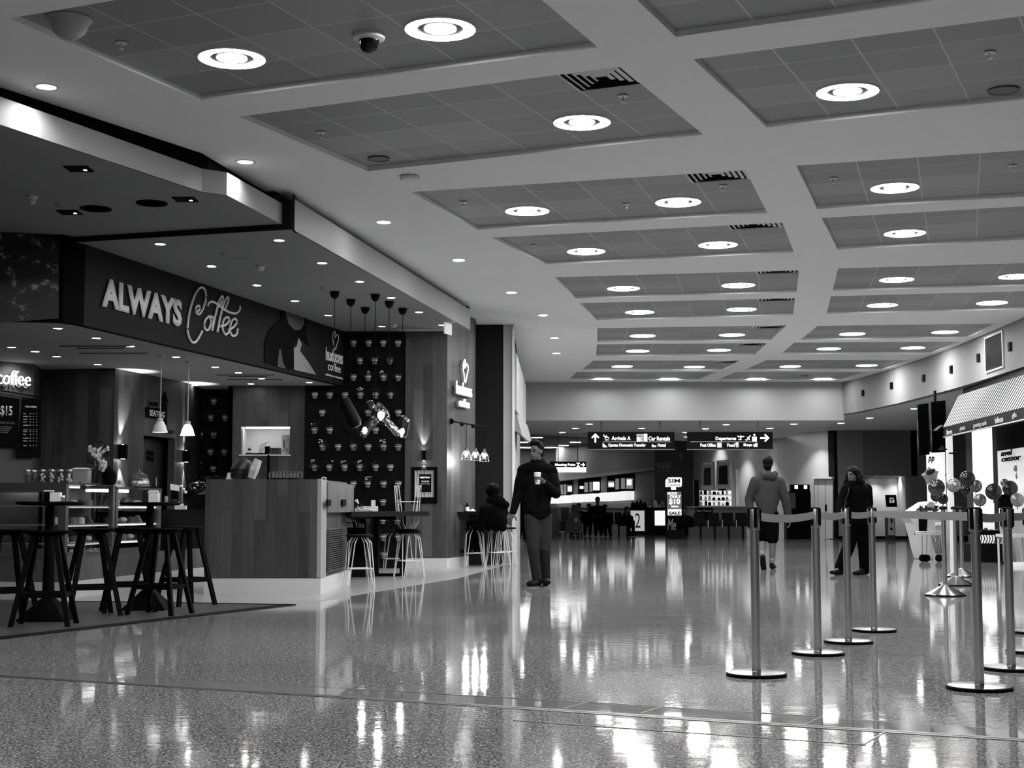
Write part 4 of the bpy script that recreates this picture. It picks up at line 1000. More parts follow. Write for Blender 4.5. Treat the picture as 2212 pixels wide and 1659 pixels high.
# counter carcass below the cases
t = thing('counter', 'long display counter with a wood panel and white plinth', 'counter', (*cs(1.9, .4), 0))
MB().prism([cs(0, -.0), cs(4.4, -.0), cs(4.4, .95), cs(0, .95)], .19, .455).build('panel', WOODK, t)
MB().prism([cs(.0, -.004), cs(4.4, -.004), cs(4.4, .93), cs(0, .93)], .0, .19).build('plinth', PLINTH, t)
MB().prism([cs(2.65, .02), cs(4.4, .02), cs(4.4, .95), cs(2.65, .95)], .455, .96).build('dark_cabinet', BLKG, t)
MB().prism([cs(2.65, -.01), cs(4.4, -.01), cs(4.4, .95), cs(2.65, .95)], .96, .985).build('worktop', BLKG, t)
# left run of the counter, partly out of frame
t = thing('counter', 'pale fronted counter with an open dark bay at the left edge', 'counter', (-6.4, 16.5, 0))
MB().box(-7.6, 16.3, .93, -5.88, 17.0, 1.03).build('worktop', mat('counter_grey', .12, .5), t); MB().box(-7.6, 16.35, .15, -5.88, 17.0, .93).build('bay', BLACK, t); MB().box(-7.6, 16.33, 0, -5.88, 17.0, .15).build('plinth', PLINTH, t)
for i, z in enumerate((.62, .7, .78)): MB().box(-6.3, 16.32, z, -5.95 - .1 * i, 16.35, z + .012).build('shelf_edge', STEEL, t)

# ---- on the display case
def top_pt(x, s, z=1.285): 
    return cs(s)
cap_m = STEEL
for k, (x, yb, D) in enumerate([(58, 1041, 16.6), (72, 1041, 16.8), (91, 1041, 16.5), (112, 1041, 16.5), (130, 1041, 16.5), (149, 1041, 16.5)]):
    p = aty(x, yb, D); z = 1.285; x_, y_ = p.x, p.y
    t = thing('storage_jar', 'clip top glass jar on the display case, %s from left%s' % (ORD[k], ', dark inside' if k < 2 else ', pale sweets inside'), 'jar', (x_, y_, z), 0, 'glass jars on the display case')
    MB().lathe([(.038, 0), (.04, .01), (.04, .10), (.03, .125)], (x_, y_, z), 18, caps=False).build('glass_body', GLASS, t, smooth=True)
    MB().lathe([(.034, .127), (.036, .135), (.034, .15), (.01, .155)], (x_, y_, z), 18).build('lid', cap_m, t, smooth=True)
    MB().tube([(x_ - .04, y_ - .02, z + .11), (x_ - .05, y_ - .03, z + .14), (x_, y_ - .04, z + .165)], .003, 5).build('clip', STEEL, t)
    mb = MB(); r_ = random.Random(k)
    for i in range(9): mb.ball((x_ + r_.uniform(-.02, .02), y_ + r_.uniform(-.02, .02), z + .016 + .011 * i), r_.uniform(.010, .018), 8, 6)
    mb.build('contents', FOOD[2] if k < 2 else FOOD[1], t)
p = aty(175, 1043, 16.9); x_, y_, z = p.x, p.y, 1.285
t = thing('till', 'pale grey till box on the display case beside the jars', 'till', (x_, y_, z)); mb = MB(); mb.box(x_ - .08, y_ - .06, z, x_ + .09, y_ + .1, z + .165); mb.build('housing', mat('till_grey', .36, .45), t)
mb = MB(); mb.hexa([(x_ - .10, y_ - .08, z + .165), (x_ + .11, y_ - .08, z + .165), (x_ + .11, y_ + .12, z + .165), (x_ - .10, y_ + .12, z + .165)], [(x_ - .06, y_ - .04, z + .185), (x_ + .06, y_ - .04, z + .185), (x_ + .06, y_ + .08, z + .185), (x_ - .06, y_ + .08, z + .185)]); mb.build('cover', PLAST, t)
MB().box(x_ + .0, y_ - .064, z, x_ + .012, y_ - .06, z + .025).build('slot', BLACK, t)
p = aty(212, 1044, 16.9); x_, y_ = p.x, p.y
t = thing('vase_of_flowers', 'glass vase of white lilies on the display case', 'flowers', (x_, y_, z))
MB().lathe([(.035, 0), (.04, .01), (.04, .15)], (x_, y_, z), 18, caps=False).build('vase', glass_mat('vase_glass', .5, .03), t, smooth=True)
mb = MB(); r_ = random.Random(5); heads = []
for (hx, hy) in [(198, 971), (206, 985), (212, 978), (221, 975), (228, 972), (216, 990), (224, 1003), (206, 978), (214, 1000), (221, 1010), (226, 961), (207, 958)]:
    h = aty(hx, hy, 16.9 + r_.uniform(-.05, .05)); heads.append(h); mb.tube([(x_, y_, z + .02), (x_ + (h.x - x_) * .3, y_, z + .15), h], .004, 5)
mb.build('stems', LEAF, t)
mb = MB()
for i, h in enumerate(heads[:10]):
    for a in range(6):
        th = a * PI / 3 + i; d = Vector((math.cos(th), -.35, math.sin(th))).normalized(); l = .052 + .012 * (i % 3)
        rr = .017 + .006 * ((a + i) % 3); mb.ball(h + d * l * .55, (rr, rr * .6, rr), 9, 6)
mb.build('petals', PETAL, t)
mb = MB()
for (hx, hy, tx, ty) in [(214, 975, 195, 957), (214, 980, 203, 955), (216, 975, 233, 957), (218, 985, 240, 973), (218, 988, 239, 981), (210, 995, 191, 986), (208, 990, 187, 977), (206, 1008, 188, 1003), (208, 1012, 196, 1012), (216, 960, 220, 952)]:
    a = aty(hx, hy, 16.9); b = aty(tx, ty, 16.88); d = b - a; s = Vector((-d.z, 0, d.x)).normalized() * .022; m_ = a + d * .62; mb.face([a, m_ + s, b, m_ - s])
mb.build('leaves', LEAF, t)
p = aty(236, 1044, 17.0); mb = MB(); x_, y_ = p.x, p.y
mb.lathe([(.045, 0), (.075, .02), (.085, .12), (.06, .17), (.02, .20), (.012, .22)], (x_, y_, 1.27), 18); tag(mb.build('coffee_pot', BLACK, smooth=True), 'bulging black pot standing behind the lilies', 'pot')
for k, (x, y) in enumerate([(237, 1034), (233, 1043), (247, 1046), (259, 1042), (224, 1044)]):
    p = aty(x, y, 17.15 + .05 * k); mb = MB(); r = .03 if k < 4 else .012
    mb.lathe([(r * .3, -.9 * r), (r * .8, -.7 * r), (r, 0), (r * .75, .7 * r), (r * .2, .8 * r)], p, 14); tag(mb.build('apple', mat('apple', .4, .25, noise=.3, nscale=25), smooth=True), 'pale apple beside the lily vase, %s' % ['on top of the heap', 'left in the heap', 'middle of the heap', 'rightmost of the heap', 'smallest, at the left'][k], 'apple', 'apples on the display case')
p = aty(300, 1052, 17.9); x_, y_, z = p.x, p.y, 1.25
t = thing('cake_stand', 'glass cake dome with a knob on the far display case', 'cake stand', (x_, y_, z))
MB().lathe([(.05, 0), (.04, .012), (.13, .022), (.135, .035)], (x_, y_, z), 28).build('plate', GREYP, t, smooth=True)
MB().lathe([(.132, .035), (.128, .08), (.10, .145), (.05, .18), (.004, .19)], (x_, y_, z), 28, caps=False).build('dome', JG, t, smooth=True); MB().ball((x_, y_, z + .205), .016).build('knob', CHROME, t)
mb = MB(); [mb.ball((x_ + .06 * math.cos(i), y_ + .06 * math.sin(i), z + .06), (.04, .04, .028)) for i in range(0, 6)]; mb.build('cakes', FOOD[1], t)
# fridge items on the lower dark worktop
p = cs(2.9, .3); x_, y_ = p; z = .985
for k in range(3):
    pp = aty(382 + 8 * k, 1085, 18.8); mb = MB(); hh = .10 - .025 * k; mb.box(pp.x - .025, pp.y, z, pp.x + .022, pp.y + .06, z + hh); tag(mb.build('paper_box', PAPER), 'white paper box on the dark worktop, %s of three' % ['tallest', 'middle', 'shortest'][k], 'box', 'white boxes on the worktop')

# ---- dark coffee machine beside the block counter
pp = aty(418, 1085, 20.05)
t = thing('coffee_machine', 'black coffee machine with a domed top left of the block counter', 'coffee machine', (pp.x, pp.y, .985))
MB().box(pp.x - .10, pp.y - .1, .985, pp.x + .2, pp.y + .3, 1.14).build('body', BLKG, t)
mb = MB(); mb.ball((pp.x + .05, pp.y + .1, 1.17), (.22, .18, .21), 24, 14); mb.build('dome_top', BLKG, t, smooth=True)
r_ = random.Random(9)
mb = MB()
for i in range(26): q_ = aty(400 + r_.uniform(0, 86), 1033 - 4 * math.sin(r_.uniform(0, PI)), 17.6 + r_.uniform(-.05, .05)); mb.ball(q_, (.017, .017, .012), 7, 5)
tag(mb.build('coffee_beans', BLKG, smooth=True), 'row of glossy dark capsules heaped at the counter edge', 'capsules', None, 'stuff')

# ---- block service counter
x0, x1, y0 = -3.595, -2.235, 17.09
t = thing('service_counter', 'tall wood panelled block counter with a white plinth', 'counter', ((x0 + x1) / 2, y0 + 1.2, 0))
body_ = [(x0, y0), (x1 - .045, y0), (-2.19, 19.37), (-2.9, 19.37), (x0, 18.3)]
MB().prism(body_, .19, 1.34).build('wood_body', WOODC, t)
MB().prism([(x1 - .045, y0), (x1, y0), (x1 + .012, 17.35), (-2.205, 17.35)], .19, 1.345).build('corner_trim', mat('corner_trim', .3, .4), t)
MB().prism([(x0 - .0, y0 - .004), (x1 + .003, y0 - .004), (-2.14, 19.38), (-2.9, 19.38), (x0, 18.3)], 0, .185).build('plinth', PLINTH, t)
MB().prism([(-2.19, 17.36), (-2.10, 19.36), (-2.2, 19.36), (-2.25, 17.36)], .95, 1.31).build('side_panel', WOODK, t)
mb = MB()
for i in range(20): zz = .24 + i * .026; mb.hexa([(-2.200, 17.5, zz), (-2.155, 19.0, zz), (-2.18, 19.0, zz), (-2.23, 17.5, zz)], [(-2.185, 17.5, zz + .014), (-2.135, 19.0, zz + .014), (-2.18, 19.0, zz + .018), (-2.23, 17.5, zz + .018)])
mb.build('louvre', mat('louvre', .10, .4), t)
sp = plane_fn((-2.19, 17.36), (-2.10, 19.36), .005)
for k, x in enumerate((708, 741)): mb = MB(); P = [sp(x - 4, 1093), sp(x + 4, 1093), sp(x + 4, 1079), sp(x - 4, 1079)]; mb.hexa(P, [v + sp.n * .02 for v in P]); mb.build('socket', BLACK, t)
# on the block counter
z = 1.34
pp = aty(524, 1034, 17.5); x_, y_ = pp.x, pp.y
t = thing('bread_basket', 'wire basket with a bulging dark bag on the block counter', 'basket', (x_, y_, z))
mb = MB(); 
for i in range(14): a = 2 * PI * i / 14; mb.tube([(x_ + math.cos(a) * .12, y_ + math.sin(a) * .1, z), (x_ + math.cos(a) * .16, y_ + math.sin(a) * .13, z + .12)], .003, 4)
for (rx, ry, zz) in ((.12, .1, .004), (.14, .115, .06), (.16, .13, .12)): mb.tube([(x_ + math.cos(2 * PI * i / 20) * rx, y_ + math.sin(2 * PI * i / 20) * ry, z + zz) for i in range(20)], .004, 5, closed=True)
mb.build('wire_body', BLKM, t)
mb = MB(); mb.tube([(x_ - .06, y_, z + .01), (x_ - .03, y_, z + .1), (x_ + .02, y_, z + .2), (x_ + .05, y_, z + .25)], [.11, .12, .10, .06], 12); tag(mb.build('dark_bag', mat('bag_dark', .015, .35), smooth=True), 'shiny dark bag standing in the wire basket', 'bag')
mb = MB(); mb.tube([(x_ + .12, y_ - .1, z + .02), (x_ + .15, y_ - .1, z + .12), (x_ + .2, y_ - .1, z + .24)], [.05, .065, .05], 5); tag(mb.build('paper_bag', mat('crumpled_paper', .5, .7, bump=1.0, nscale=18, noise=.2)), 'crumpled pale paper bag leaning beside the basket', 'bag')
pp = aty(495, 1034, 17.45); mb = MB(); mb.lathe([(.042, 0), (.025, .07), (.02, .085)], (pp.x, pp.y, z), 14); tag(mb.build('paper_cup', PAPER), 'small white upturned cup left of the wire basket', 'cup')
pp = aty(618, 1034, 17.6); x_, y_ = pp.x, pp.y
t = thing('pretzel_tray', 'tray of twisted dark pastry rings on the block counter', 'tray', (x_, y_, z)); MB().lathe([(.17, 0), (.2, .02), (.17, .014)], (x_, y_, z), 24).build('plate', BLKM, t)
for i in range(9):
    cx_ = x_ - .17 + i * .042; mb = MB(); mb.tube([(cx_ + math.cos(a) * .03, y_ - .04 + math.sin(a) * .012, z + .055 + math.sin(a) * .042) for a in [2 * PI * q_ / 14 for q_ in range(14)]], .009, 6, closed=True)
    tag(mb.build('pastry_ring', mat('twisted_pastry', .07, .5, noise=.3, nscale=40), smooth=True), 'twisted pastry ring on the block counter tray, %s from left' % ORD[i], 'pastry', 'pastry rings on the tray')
pp = aty(694, 1037, 17.4); mb = MB(); mb.tube([(pp.x, pp.y, z), (pp.x + .02, pp.y, z + .03), (pp.x + .06, pp.y, z + .015)], .01, 6); tag(mb.build('card_holder', PAPER), 'small white card holder at the block counter corner', 'holder')

# ---- high table behind the block
t = thing('high_table', 'long black high table running from the block counter', 'table', (-1.75, 20.6, 0))
MB().prism([(-2.10, 19.38), (-2.17, 19.0), (-2.09, 19.0), (-1.22, 21.3), (-1.22, 21.9), (-2.4, 21.9), (-2.4, 19.38)], .89, .955).build('tabletop', BLKM, t)
def frame_leg(xa, xb, Yl, w, t):
    mb = MB(); mb.box(xa, Yl, 0, xa + w, Yl + .08, .89); mb.box(xb - w, Yl, 0, xb, Yl + .08, .89); mb.box(xa + w, Yl, 0, xb - w, Yl + .08, .045); mb.box(xa + w, Yl, .83, xb - w, Yl + .08, .89); return mb.build('leg', BLKM, t)
frame_leg(-2.05, -1.57, 21.55, .085, t)
t = thing('bin_cabinet', 'black bin cabinet marked Thank You behind the wire stool', 'bin', (-2.5, 21.5, 0))
MB().box(-2.75, 21.3, 0, -2.13, 21.9, .84).build('body', BLKG, t); text('letters', 'Thank You', LETT, t, (-2.52, 21.297, .72), (1, 0, 0), .36, .09, depth=.003, bold=.01); text('letters', 'Bin', LETT, t, (-2.4, 21.297, .80), (1, 0, 0), .12, .05, depth=.003)
mb = MB(); pp = aty(770, 1095, 21.5)
t = thing('table_flowers', 'dark bushy plant with white blossoms on the high table', 'plant', (pp.x, pp.y, .955)); r_ = random.Random(2); mb = MB()
for i in range(60):
    c = Vector((pp.x + r_.uniform(-.1, .1), pp.y + r_.uniform(-.06, .06), .96 + r_.uniform(0, .09))); d = Vector((r_.uniform(-1, 1), r_.uniform(-1, 0), r_.uniform(-.3, 1))).normalized() * .04; s = d.cross(Vector((0, 1, 0))) * .3; mb.face([c, c + d * .5 + s, c + d, c + d * .5 - s])
mb.build('foliage', LEAF, t); mb = MB(); [mb.ball((pp.x + r_.uniform(.05, .24), pp.y - .06, .965 + r_.uniform(0, .03)), (.02, .015, .012), 7, 5) for i in range(9)]; [mb.ball((pp.x + r_.uniform(-.03, .03), pp.y, 1.07 + r_.uniform(0, .06)), (.015, .012, .018), 7, 5) for i in range(6)]; mb.build('blossom', PETAL, t)
pp = aty(806, 1100, 21.6); t = thing('table_caddy', 'small white card holder standing on the high table', 'holder', (pp.x, pp.y, .955)); MB().box(pp.x - .03, pp.y, .955, pp.x + .03, pp.y + .03, 1.12).build('card', PAPER, t); MB().box(pp.x - .28, pp.y + .1, .955, pp.x + .06, pp.y + .15, 1.03).build('rail', PAPER, t)

# ---- wire stools
WIREM = mat('cream_wire', .62, .35)
def wire_stool(loc, label, rz=0):
    t = thing('wire_stool', label, 'stool', (0, 0, 0), 0, 'cream wire stools with dark seats')
    MB().lathe([(.16, .635), (.175, .645), (.175, .66), (.15, .668)], (0, 0, 0), 28).build('seat', DWOOD, t, smooth=True)
    for k in range(4):
        a = PI / 4 + k * PI / 2; c, s = math.cos(a), math.sin(a); q = Vector((-s, c, 0)); r = Vector((c, s, 0)); mb = MB()
        top = [r * .10 + q * o + Vector((0, 0, .64)) for o in (.04, -.04)]
        kn = [r * .155 + q * o + Vector((0, 0, .56)) for o in (.045, -.045)]
        ft = r * .235
        mb.tube([top[0], top[0] + Vector((0, 0, -.02)), kn[0], ft + q * .015 + Vector((0, 0, .012)), ft + Vector((0, 0, .006)), ft - q * .015 + Vector((0, 0, .012)), kn[1], top[1] + Vector((0, 0, -.02)), top[1]], .0075, 6)
        mb.build('leg', WIREM, t)
    mb = MB(); P = [Vector((math.cos(PI / 4 + k * PI / 2) * .205, math.sin(PI / 4 + k * PI / 2) * .205, .24)) for k in range(4)]
    mb.tube(P, .008, 6, closed=True); mb.build('footrest', WIREM, t)
    t.location = loc; t.rotation_euler = (0, 0, rz); return t
ws = wire_stool((-1.94, 18.6, 0), 'cream wire stool standing before the louvred side of the block counter', .25)
dup(ws, (-1.50, 21.35, 0), .5, 'cream wire stool at the high table, carrying an upturned stool')
u = dup(ws, (-1.53, 21.38, 1.335), .2, 'upturned wire stool resting on another stool at the high table'); u.rotation_euler = (PI, 0, .2)
dup(ws, (-1.78, 22.2, 0), .1, 'cream wire stool seen through the frame leg of the high table')
dup(ws, (-.64, 25.0, 0), .1, 'cream wire stool at the wall bar, left of the seated person')
dup(ws, (-.24, 25.3, 0), .35, 'cream wire stool under the seated person')
dup(ws, (-.10, 25.75, 0), .1, 'cream wire stool at the wall bar nearest the passage')

# ---- wall bar
t = thing('wall_bar', 'dark wall bar beside the wood pillar', 'counter', (-.55, 25.9, 0))
MB().prism([(-1.08, 24.85), (-.1, 25.55), (-.02, 26.6), (-.6, 26.75), (-.95, 25.2)], .88, .94).build('bar_top', BLKM, t)
MB().prism([(-.9, 25.5), (-.2, 26.05), (-.2, 26.6), (-.6, 26.7)], 0, .88).build('panel', DARKP, t)
pp = aty(982, 1105, 25.15)
for k, (x, w_, h_, m_, nm, lb, D) in enumerate([(978, .03, .15, BLACK, 'menu_stand', 'black card stand on the wall bar, leftmost', 25.3), (985, .035, .085, PAPER, 'napkin_box', 'white napkin box on the wall bar', 25.1), (996, .03, .15, BLACK, 'menu_stand', 'black card stand on the wall bar behind the sauce bottle', 25.6)]):
    p = aty(x, 1105, D); mb = MB(); mb.box(p.x - w_, p.y, .94, p.x + w_, p.y + .06, .94 + h_); tag(mb.build(nm, m_), lb, 'holder')
p = aty(1009, 1105, 25.4); t = thing('sauce_bottle', 'dark capped bottle with a pale label on the wall bar', 'bottle', (p.x, p.y, .94)); MB().lathe([(.035, 0), (.035, .10), (.015, .13), (.015, .155)], (p.x, p.y, .94), 14).build('bottle_body', BLKG, t); MB().lathe([(.036, .02), (.036, .085)], (p.x, p.y, .94), 14).build('paper_label', PAPER, t)
p = aty(1017, 1104, 25.35); mb = MB(); mb.ball((p.x, p.y, .955), (.09, .05, .02), 9, 5); mb.ball((p.x + .03, p.y, .975), (.03, .03, .02), 7, 5); tag(mb.build('napkin', PAPER), 'crumpled white napkin on the wall bar', 'napkin')

# ---- round bar tables and wooden stools in front
def ped_table(loc, label, r=.30):
    x, y, _ = loc; t = thing('bar_table', label, 'table', loc, 0, 'round dark bar tables')
    MB().lathe([(.02, 1.02), (r * .92, 1.03), (r, 1.045), (r, 1.055), (r - .006, 1.06)], (x, y, 0), 40).build('tabletop', DWOOD, t, smooth=True)
    MB().lathe([(.055, .14), (.048, .5), (.035, 1.03)], (x, y, 0), 20).build('column', DWOOD, t, smooth=True)
    mb = MB(); b = .21; c = .05
    mb.hexa([(x - b, y - b, .0), (x + b, y - b, .0), (x + b, y + b, .0), (x - b, y + b, .0)], [(x - b, y - b, .02), (x + b, y - b, .02), (x + b, y + b, .02), (x - b, y + b, .02)])
    mb.hexa([(x - b, y - b, .02), (x + b, y - b, .02), (x + b, y + b, .02), (x - b, y + b, .02)], [(x - c, y - c, .2), (x + c, y - c, .2), (x + c, y + c, .2), (x - c, y + c, .2)])
    mb.build('base', DWOOD, t); return t
T1 = (-4.15, 13.12, 0); T2 = (-3.60, 14.52, 0)
ped_table(T1, 'dark round bar table nearest the left edge with a white napkin box'); ped_table(T2, 'dark round bar table nearest the block counter with a framed card')
def wood_stool(loc, label, rz=0):
    t = thing('bar_stool', label, 'stool', (0, 0, 0), 0, 'dark wooden bar stools')
    mb = MB(); mb.lathe([(.12, .755), (.205, .79), (.21, .80), (.20, .806), (.10, .798)], (0, 0, 0), 32)
    for v in mb.bm.verts: v.co.y *= .78
    mb.build('seat', DWOOD, t, smooth=True)
    F = []
    for sx in (-1, 1):
        for sy in (-1, 1):
            a = Vector((sx * .09, sy * .07, .765)); b = Vector((sx * .235, sy * .19, .0)); d = (b - a).normalized()
            mb = MB(); w1, w2 = .021, .017; mb.hexa([(b.x - w1, b.y - w2, 0), (b.x + w1, b.y - w2, 0), (b.x + w1, b.y + w2, 0), (b.x - w1, b.y + w2, 0)], [(a.x - w1, a.y - w2, .765), (a.x + w1, a.y - w2, .765), (a.x + w1, a.y + w2, .765), (a.x - w1, a.y + w2, .765)]); mb.build('leg', DWOOD, t)
            F.append(a + (b - a) * .66)
    mb = MB(); 
    for i, j in ((0, 1), (1, 3), (3, 2), (2, 0)):
        p, q = F[i], F[j]; n = (q - p).cross(Vector((0, 0, 1))).normalized() * .012; mb.hexa([p - n + Vector((0, 0, -.022)), q - n + Vector((0, 0, -.022)), q + n + Vector((0, 0, -.022)), p + n + Vector((0, 0, -.022))], [p - n + Vector((0, 0, .022)), q - n + Vector((0, 0, .022)), q + n + Vector((0, 0, .022)), p + n + Vector((0, 0, .022))])
    mb.build('footrest', DWOOD, t)
    t.location = loc; t.rotation_euler = (0, 0, rz); return t
def fl(x, y): v = atz(x, y, 0); return (v.x, v.y, .006)
s0_ = wood_stool(fl(195, 1330), 'dark wooden bar stool between the two round tables', .5)
dup(s0_, fl(95, 1352), .1, 'dark wooden bar stool in front of the left round table')
dup(s0_, fl(10, 1340), .7, 'dark wooden bar stool cut by the left edge of the view')
dup(s0_, fl(276, 1322), .35, 'dark wooden bar stool left of the framed card table')
dup(s0_, fl(400, 1308), .9, 'dark wooden bar stool closest to the block counter')
dup(s0_, fl(345, 1328), -.3, 'dark wooden bar stool in front of the framed card table')
# on the tables
def table_top(T, dx, dy): return (T[0] + dx, T[1] + dy, 1.06)
x_, y_, z = table_top(T1, -.02, .02); t = thing('flower_box', 'black box with white blossoms on the left round table', 'flowers', (x_, y_, z)); MB().box(x_ - .055, y_, z, x_ + .025, y_ + .08, z + .085).build('box_body', BLACK, t); mb = MB(); [mb.ball((x_ - .05 + .018 * i, y_ + .03, z + .095), (.013, .013, .009), 8, 5) for i in range(5)]; mb.build('blossom', PETAL, t)
x_, y_, z = table_top(T1, .04, -.03); t = thing('napkin_box', 'white napkin box on the left round table', 'napkin box', (x_, y_, z)); MB().box(x_ - .04, y_, z, x_ + .048, y_ + .07, z + .083).build('box_body', PAPER, t)
x_, y_, z = table_top(T1, .11, .0); mb = MB(); mb.lathe([(.016, 0), (.018, .04), (.012, .055)], (x_, y_, z), 12); tag(mb.build('salt_shaker', STEEL), 'small steel shaker on the left round table', 'shaker')
x_, y_, z = table_top(T2, .04, -.02); t = thing('napkin_box', 'grey and white napkin box with blossoms, on the framed card table', 'napkin box', (x_, y_, z)); MB().box(x_ - .055, y_, z, x_ + .04, y_ + .07, z + .09).build('box_body', PAPER, t); mb = MB(); [mb.ball((x_ - .06 + .015 * i, y_ + .03, z + .10 + .01 * (i % 2)), (.014, .013, .012), 8, 5) for i in range(7)]; mb.build('blossom', PETAL, t)
x_, y_, z = table_top(T2, .15, .03); mb = MB(); mb.lathe([(.018, 0), (.018, .05), (.012, .06)], (x_, y_, z), 12); tag(mb.build('salt_shaker', GREYP), 'small grey shaker on the framed card table', 'shaker')
x_, y_, z = table_top(T2, .23, .04); t = thing('card_stand', 'dark card frame with a white card clipped on top', 'card stand', (x_, y_, z))
mb = MB(); mb.box(x_ - .035, y_, z, x_ - .029, y_ + .03, z + .12); mb.box(x_ + .029, y_, z, x_ + .035, y_ + .03, z + .12); mb.box(x_ - .035, y_, z, x_ + .035, y_ + .03, z + .01); mb.box(x_ - .028, y_ + .01, z + .03, x_ + .028, y_ + .02, z + .12); mb.build('frame', BLACK, t)
MB().hexa([(x_ - .045, y_, z + .125), (x_ + .045, y_, z + .108), (x_ + .045, y_ + .004, z + .108), (x_ - .045, y_ + .004, z + .125)], [(x_ - .045, y_, z + .185), (x_ + .045, y_, z + .168), (x_ + .045, y_ + .004, z + .168), (x_ - .045, y_ + .004, z + .185)]).build('card', PAPER, t)
mb = MB(); [mb.ball((x_ + .06 + .022 * i, y_ + .02, z + .16 - .03 * i), (.018, .014, .016), 8, 5) for i in range(3)]; tag(mb.build('blossom', PETAL), 'white blossoms beside the framed card', 'flowers')
# ================================================================== THE HALL
# ---- ceiling fittings
def diffuser(x0, y0, lab, a=.36, s=.29):
    """square louvred air outlet; x0,y0 centre in plan; rotated with its coffer"""
    z = H + .035; t = thing('air_vent', lab, 'vent', (x0, y0, z), 0, 'square ceiling air vents')
    ca, sa = math.cos(a), math.sin(a)
    def q(u, v, zz): return (x0 + u * ca + v * sa, y0 - u * sa + v * ca, zz)
    mb = MB(); mb.hexa([q(-s, -s, z), q(s, -s, z), q(s, s, z), q(-s, s, z)], [q(-s, -s, z + .008), q(s, -s, z + .008), q(s, s, z + .008), q(-s, s, z + .008)]); mb.build('backing', BLACK, t)
    for i in range(5):
        r0 = s * (1.08 - i * .2); r1 = r0 - .030; mb = MB()
        for k in range(4):
            c = [(-1, -1), (1, -1), (1, 1), (-1, 1)]; (ux, uy), (vx, vy) = c[k], c[(k + 1) % 4]
            mb.face([q(ux * r0, uy * r0, z - .002), q(vx * r0, vy * r0, z - .002), q(vx * r1, vy * r1, z - .012), q(ux * r1, uy * r1, z - .012)])
        mb.build('louvre', PLAST, t)
    return t
for k, (a, b) in enumerate([(1302, 176), (1548, 384), (1626, 489), (1680, 588), (1678, 648), (1663, 708), (1624, 745), (1572, 783)]):
    p = atz(a, b, H); diffuser(p.x, p.y, 'louvred square air vent in the central coffers, %s from the viewer' % ORD[k], [.41, .30, .30, .18, .17, .05, .05, -.06][k])
p = atz(150, 52, H); mb = MB(); mb.lathe([(.16, .03), (.16, .0), (.14, -.015), (.11, -.09), (.06, -.13), (.01, -.14)], (p.x, p.y, H + .03), 28); tag(mb.build('dome_cover', mat('dome_grey', .3, .4), smooth=True), 'pale cone shaped ceiling cover in the nearest coffer', 'ceiling fitting')
p = atz(797, 88, H); t = thing('security_camera', 'black dome security camera on a white plate in the nearest coffer', 'camera', (p.x, p.y, H + .03))
MB().lathe([(.075, -.03), (.115, -.018), (.12, .0), (.12, .015)], (p.x, p.y, H + .03), 32).build('mount', PLAST, t, smooth=True)
MB().lathe([(.005, -.12), (.04, -.112), (.065, -.085), (.075, -.03)], (p.x, p.y, H + .03), 28).build('dome', BLKG, t, smooth=True)
p = atz(885, 380, H); mb = MB(); mb.lathe([(.09, -.045), (.105, -.03), (.10, -.008), (.07, -.006), (.07, 0)], (p.x, p.y, H), 8); tag(mb.build('wireless_unit', PLAST), 'small white wireless unit under the ceiling beam', 'ceiling fitting')
for k, (a, b, r) in enumerate([(818, 351, .11), (2168, 205, .13), (1740, 815, .11)]):
    p = atz(a, b, H); mb = MB(); mb.lathe([(r, .0), (r, -.01), (r * .9, -.012), (r * .85, -.004)], (p.x, p.y, H + .04), 28); tag(mb.build('ceiling_speaker', mat('speaker_grey', .12, .6)), 'round grille speaker set in a ceiling coffer, %s' % ['left, over the wireless unit', 'right edge of the view', 'in the far rows'][k], 'speaker', 'grey ceiling speakers')
for k, (a, b) in enumerate([(262, 103), (693, 295), (1346, 217), (2138, 124), (1001, 444), (1353, 448), (1562, 409), (2188, 366), (1152, 537), (1800, 393)]):
    p = atz(a, b, H); mb = MB(); mb.lathe([(.045, .0), (.045, -.008), (.008, -.01), (.008, -.045), (.02, -.048), (.02, -.052)], (p.x, p.y, H + .04), 14); tag(mb.build('sprinkler', PLAST), 'tiny sprinkler head in the hall ceiling, %s by distance' % ORD[k], 'sprinkler', 'sprinklers in the hall coffers')

# ---- right bulkhead fittings
def rbp(x, y, off=.01):
    best = None
    for a, b in zip(RB, RB[1:]):
        f = plane_fn(b, a, 0); n = Vector((-(b[1] - a[1]), b[0] - a[0], 0)).normalized(); r = _ray(x, y); o = Vector((0, 0, 1))
        A3 = Vector((*a, 0)); t_ = (A3 - o).dot(n) / r.dot(n); p = o + r * t_
        u = (p - A3).dot((Vector((*b, 0)) - A3)) / (Vector((*b, 0)) - A3).length_squared
        if -.001 <= u <= 1.001: return p, (Vector((*b, 0)) - A3).normalized(), n
    return p, (Vector((*b, 0)) - A3).normalized(), n
def wall_patch(x, y, w, h, thick, name, m, parent=None):
    p, d, n = rbp(x, y); s = -1 if n.dot(Vector((p.x, p.y, 0)) - Vector((0, 0, 0))) > 0 else 1; nn = n * s
    d = Vector((d.x, d.y, 0)); mb = MB(); c = p + nn * .002
    P = [c - d * w / 2 - Vector((0, 0, h / 2)), c + d * w / 2 - Vector((0, 0, h / 2)), c + d * w / 2 + Vector((0, 0, h / 2)), c - d * w / 2 + Vector((0, 0, h / 2))]
    mb.hexa(P, [v + nn * thick for v in P]); return mb, p, d, nn
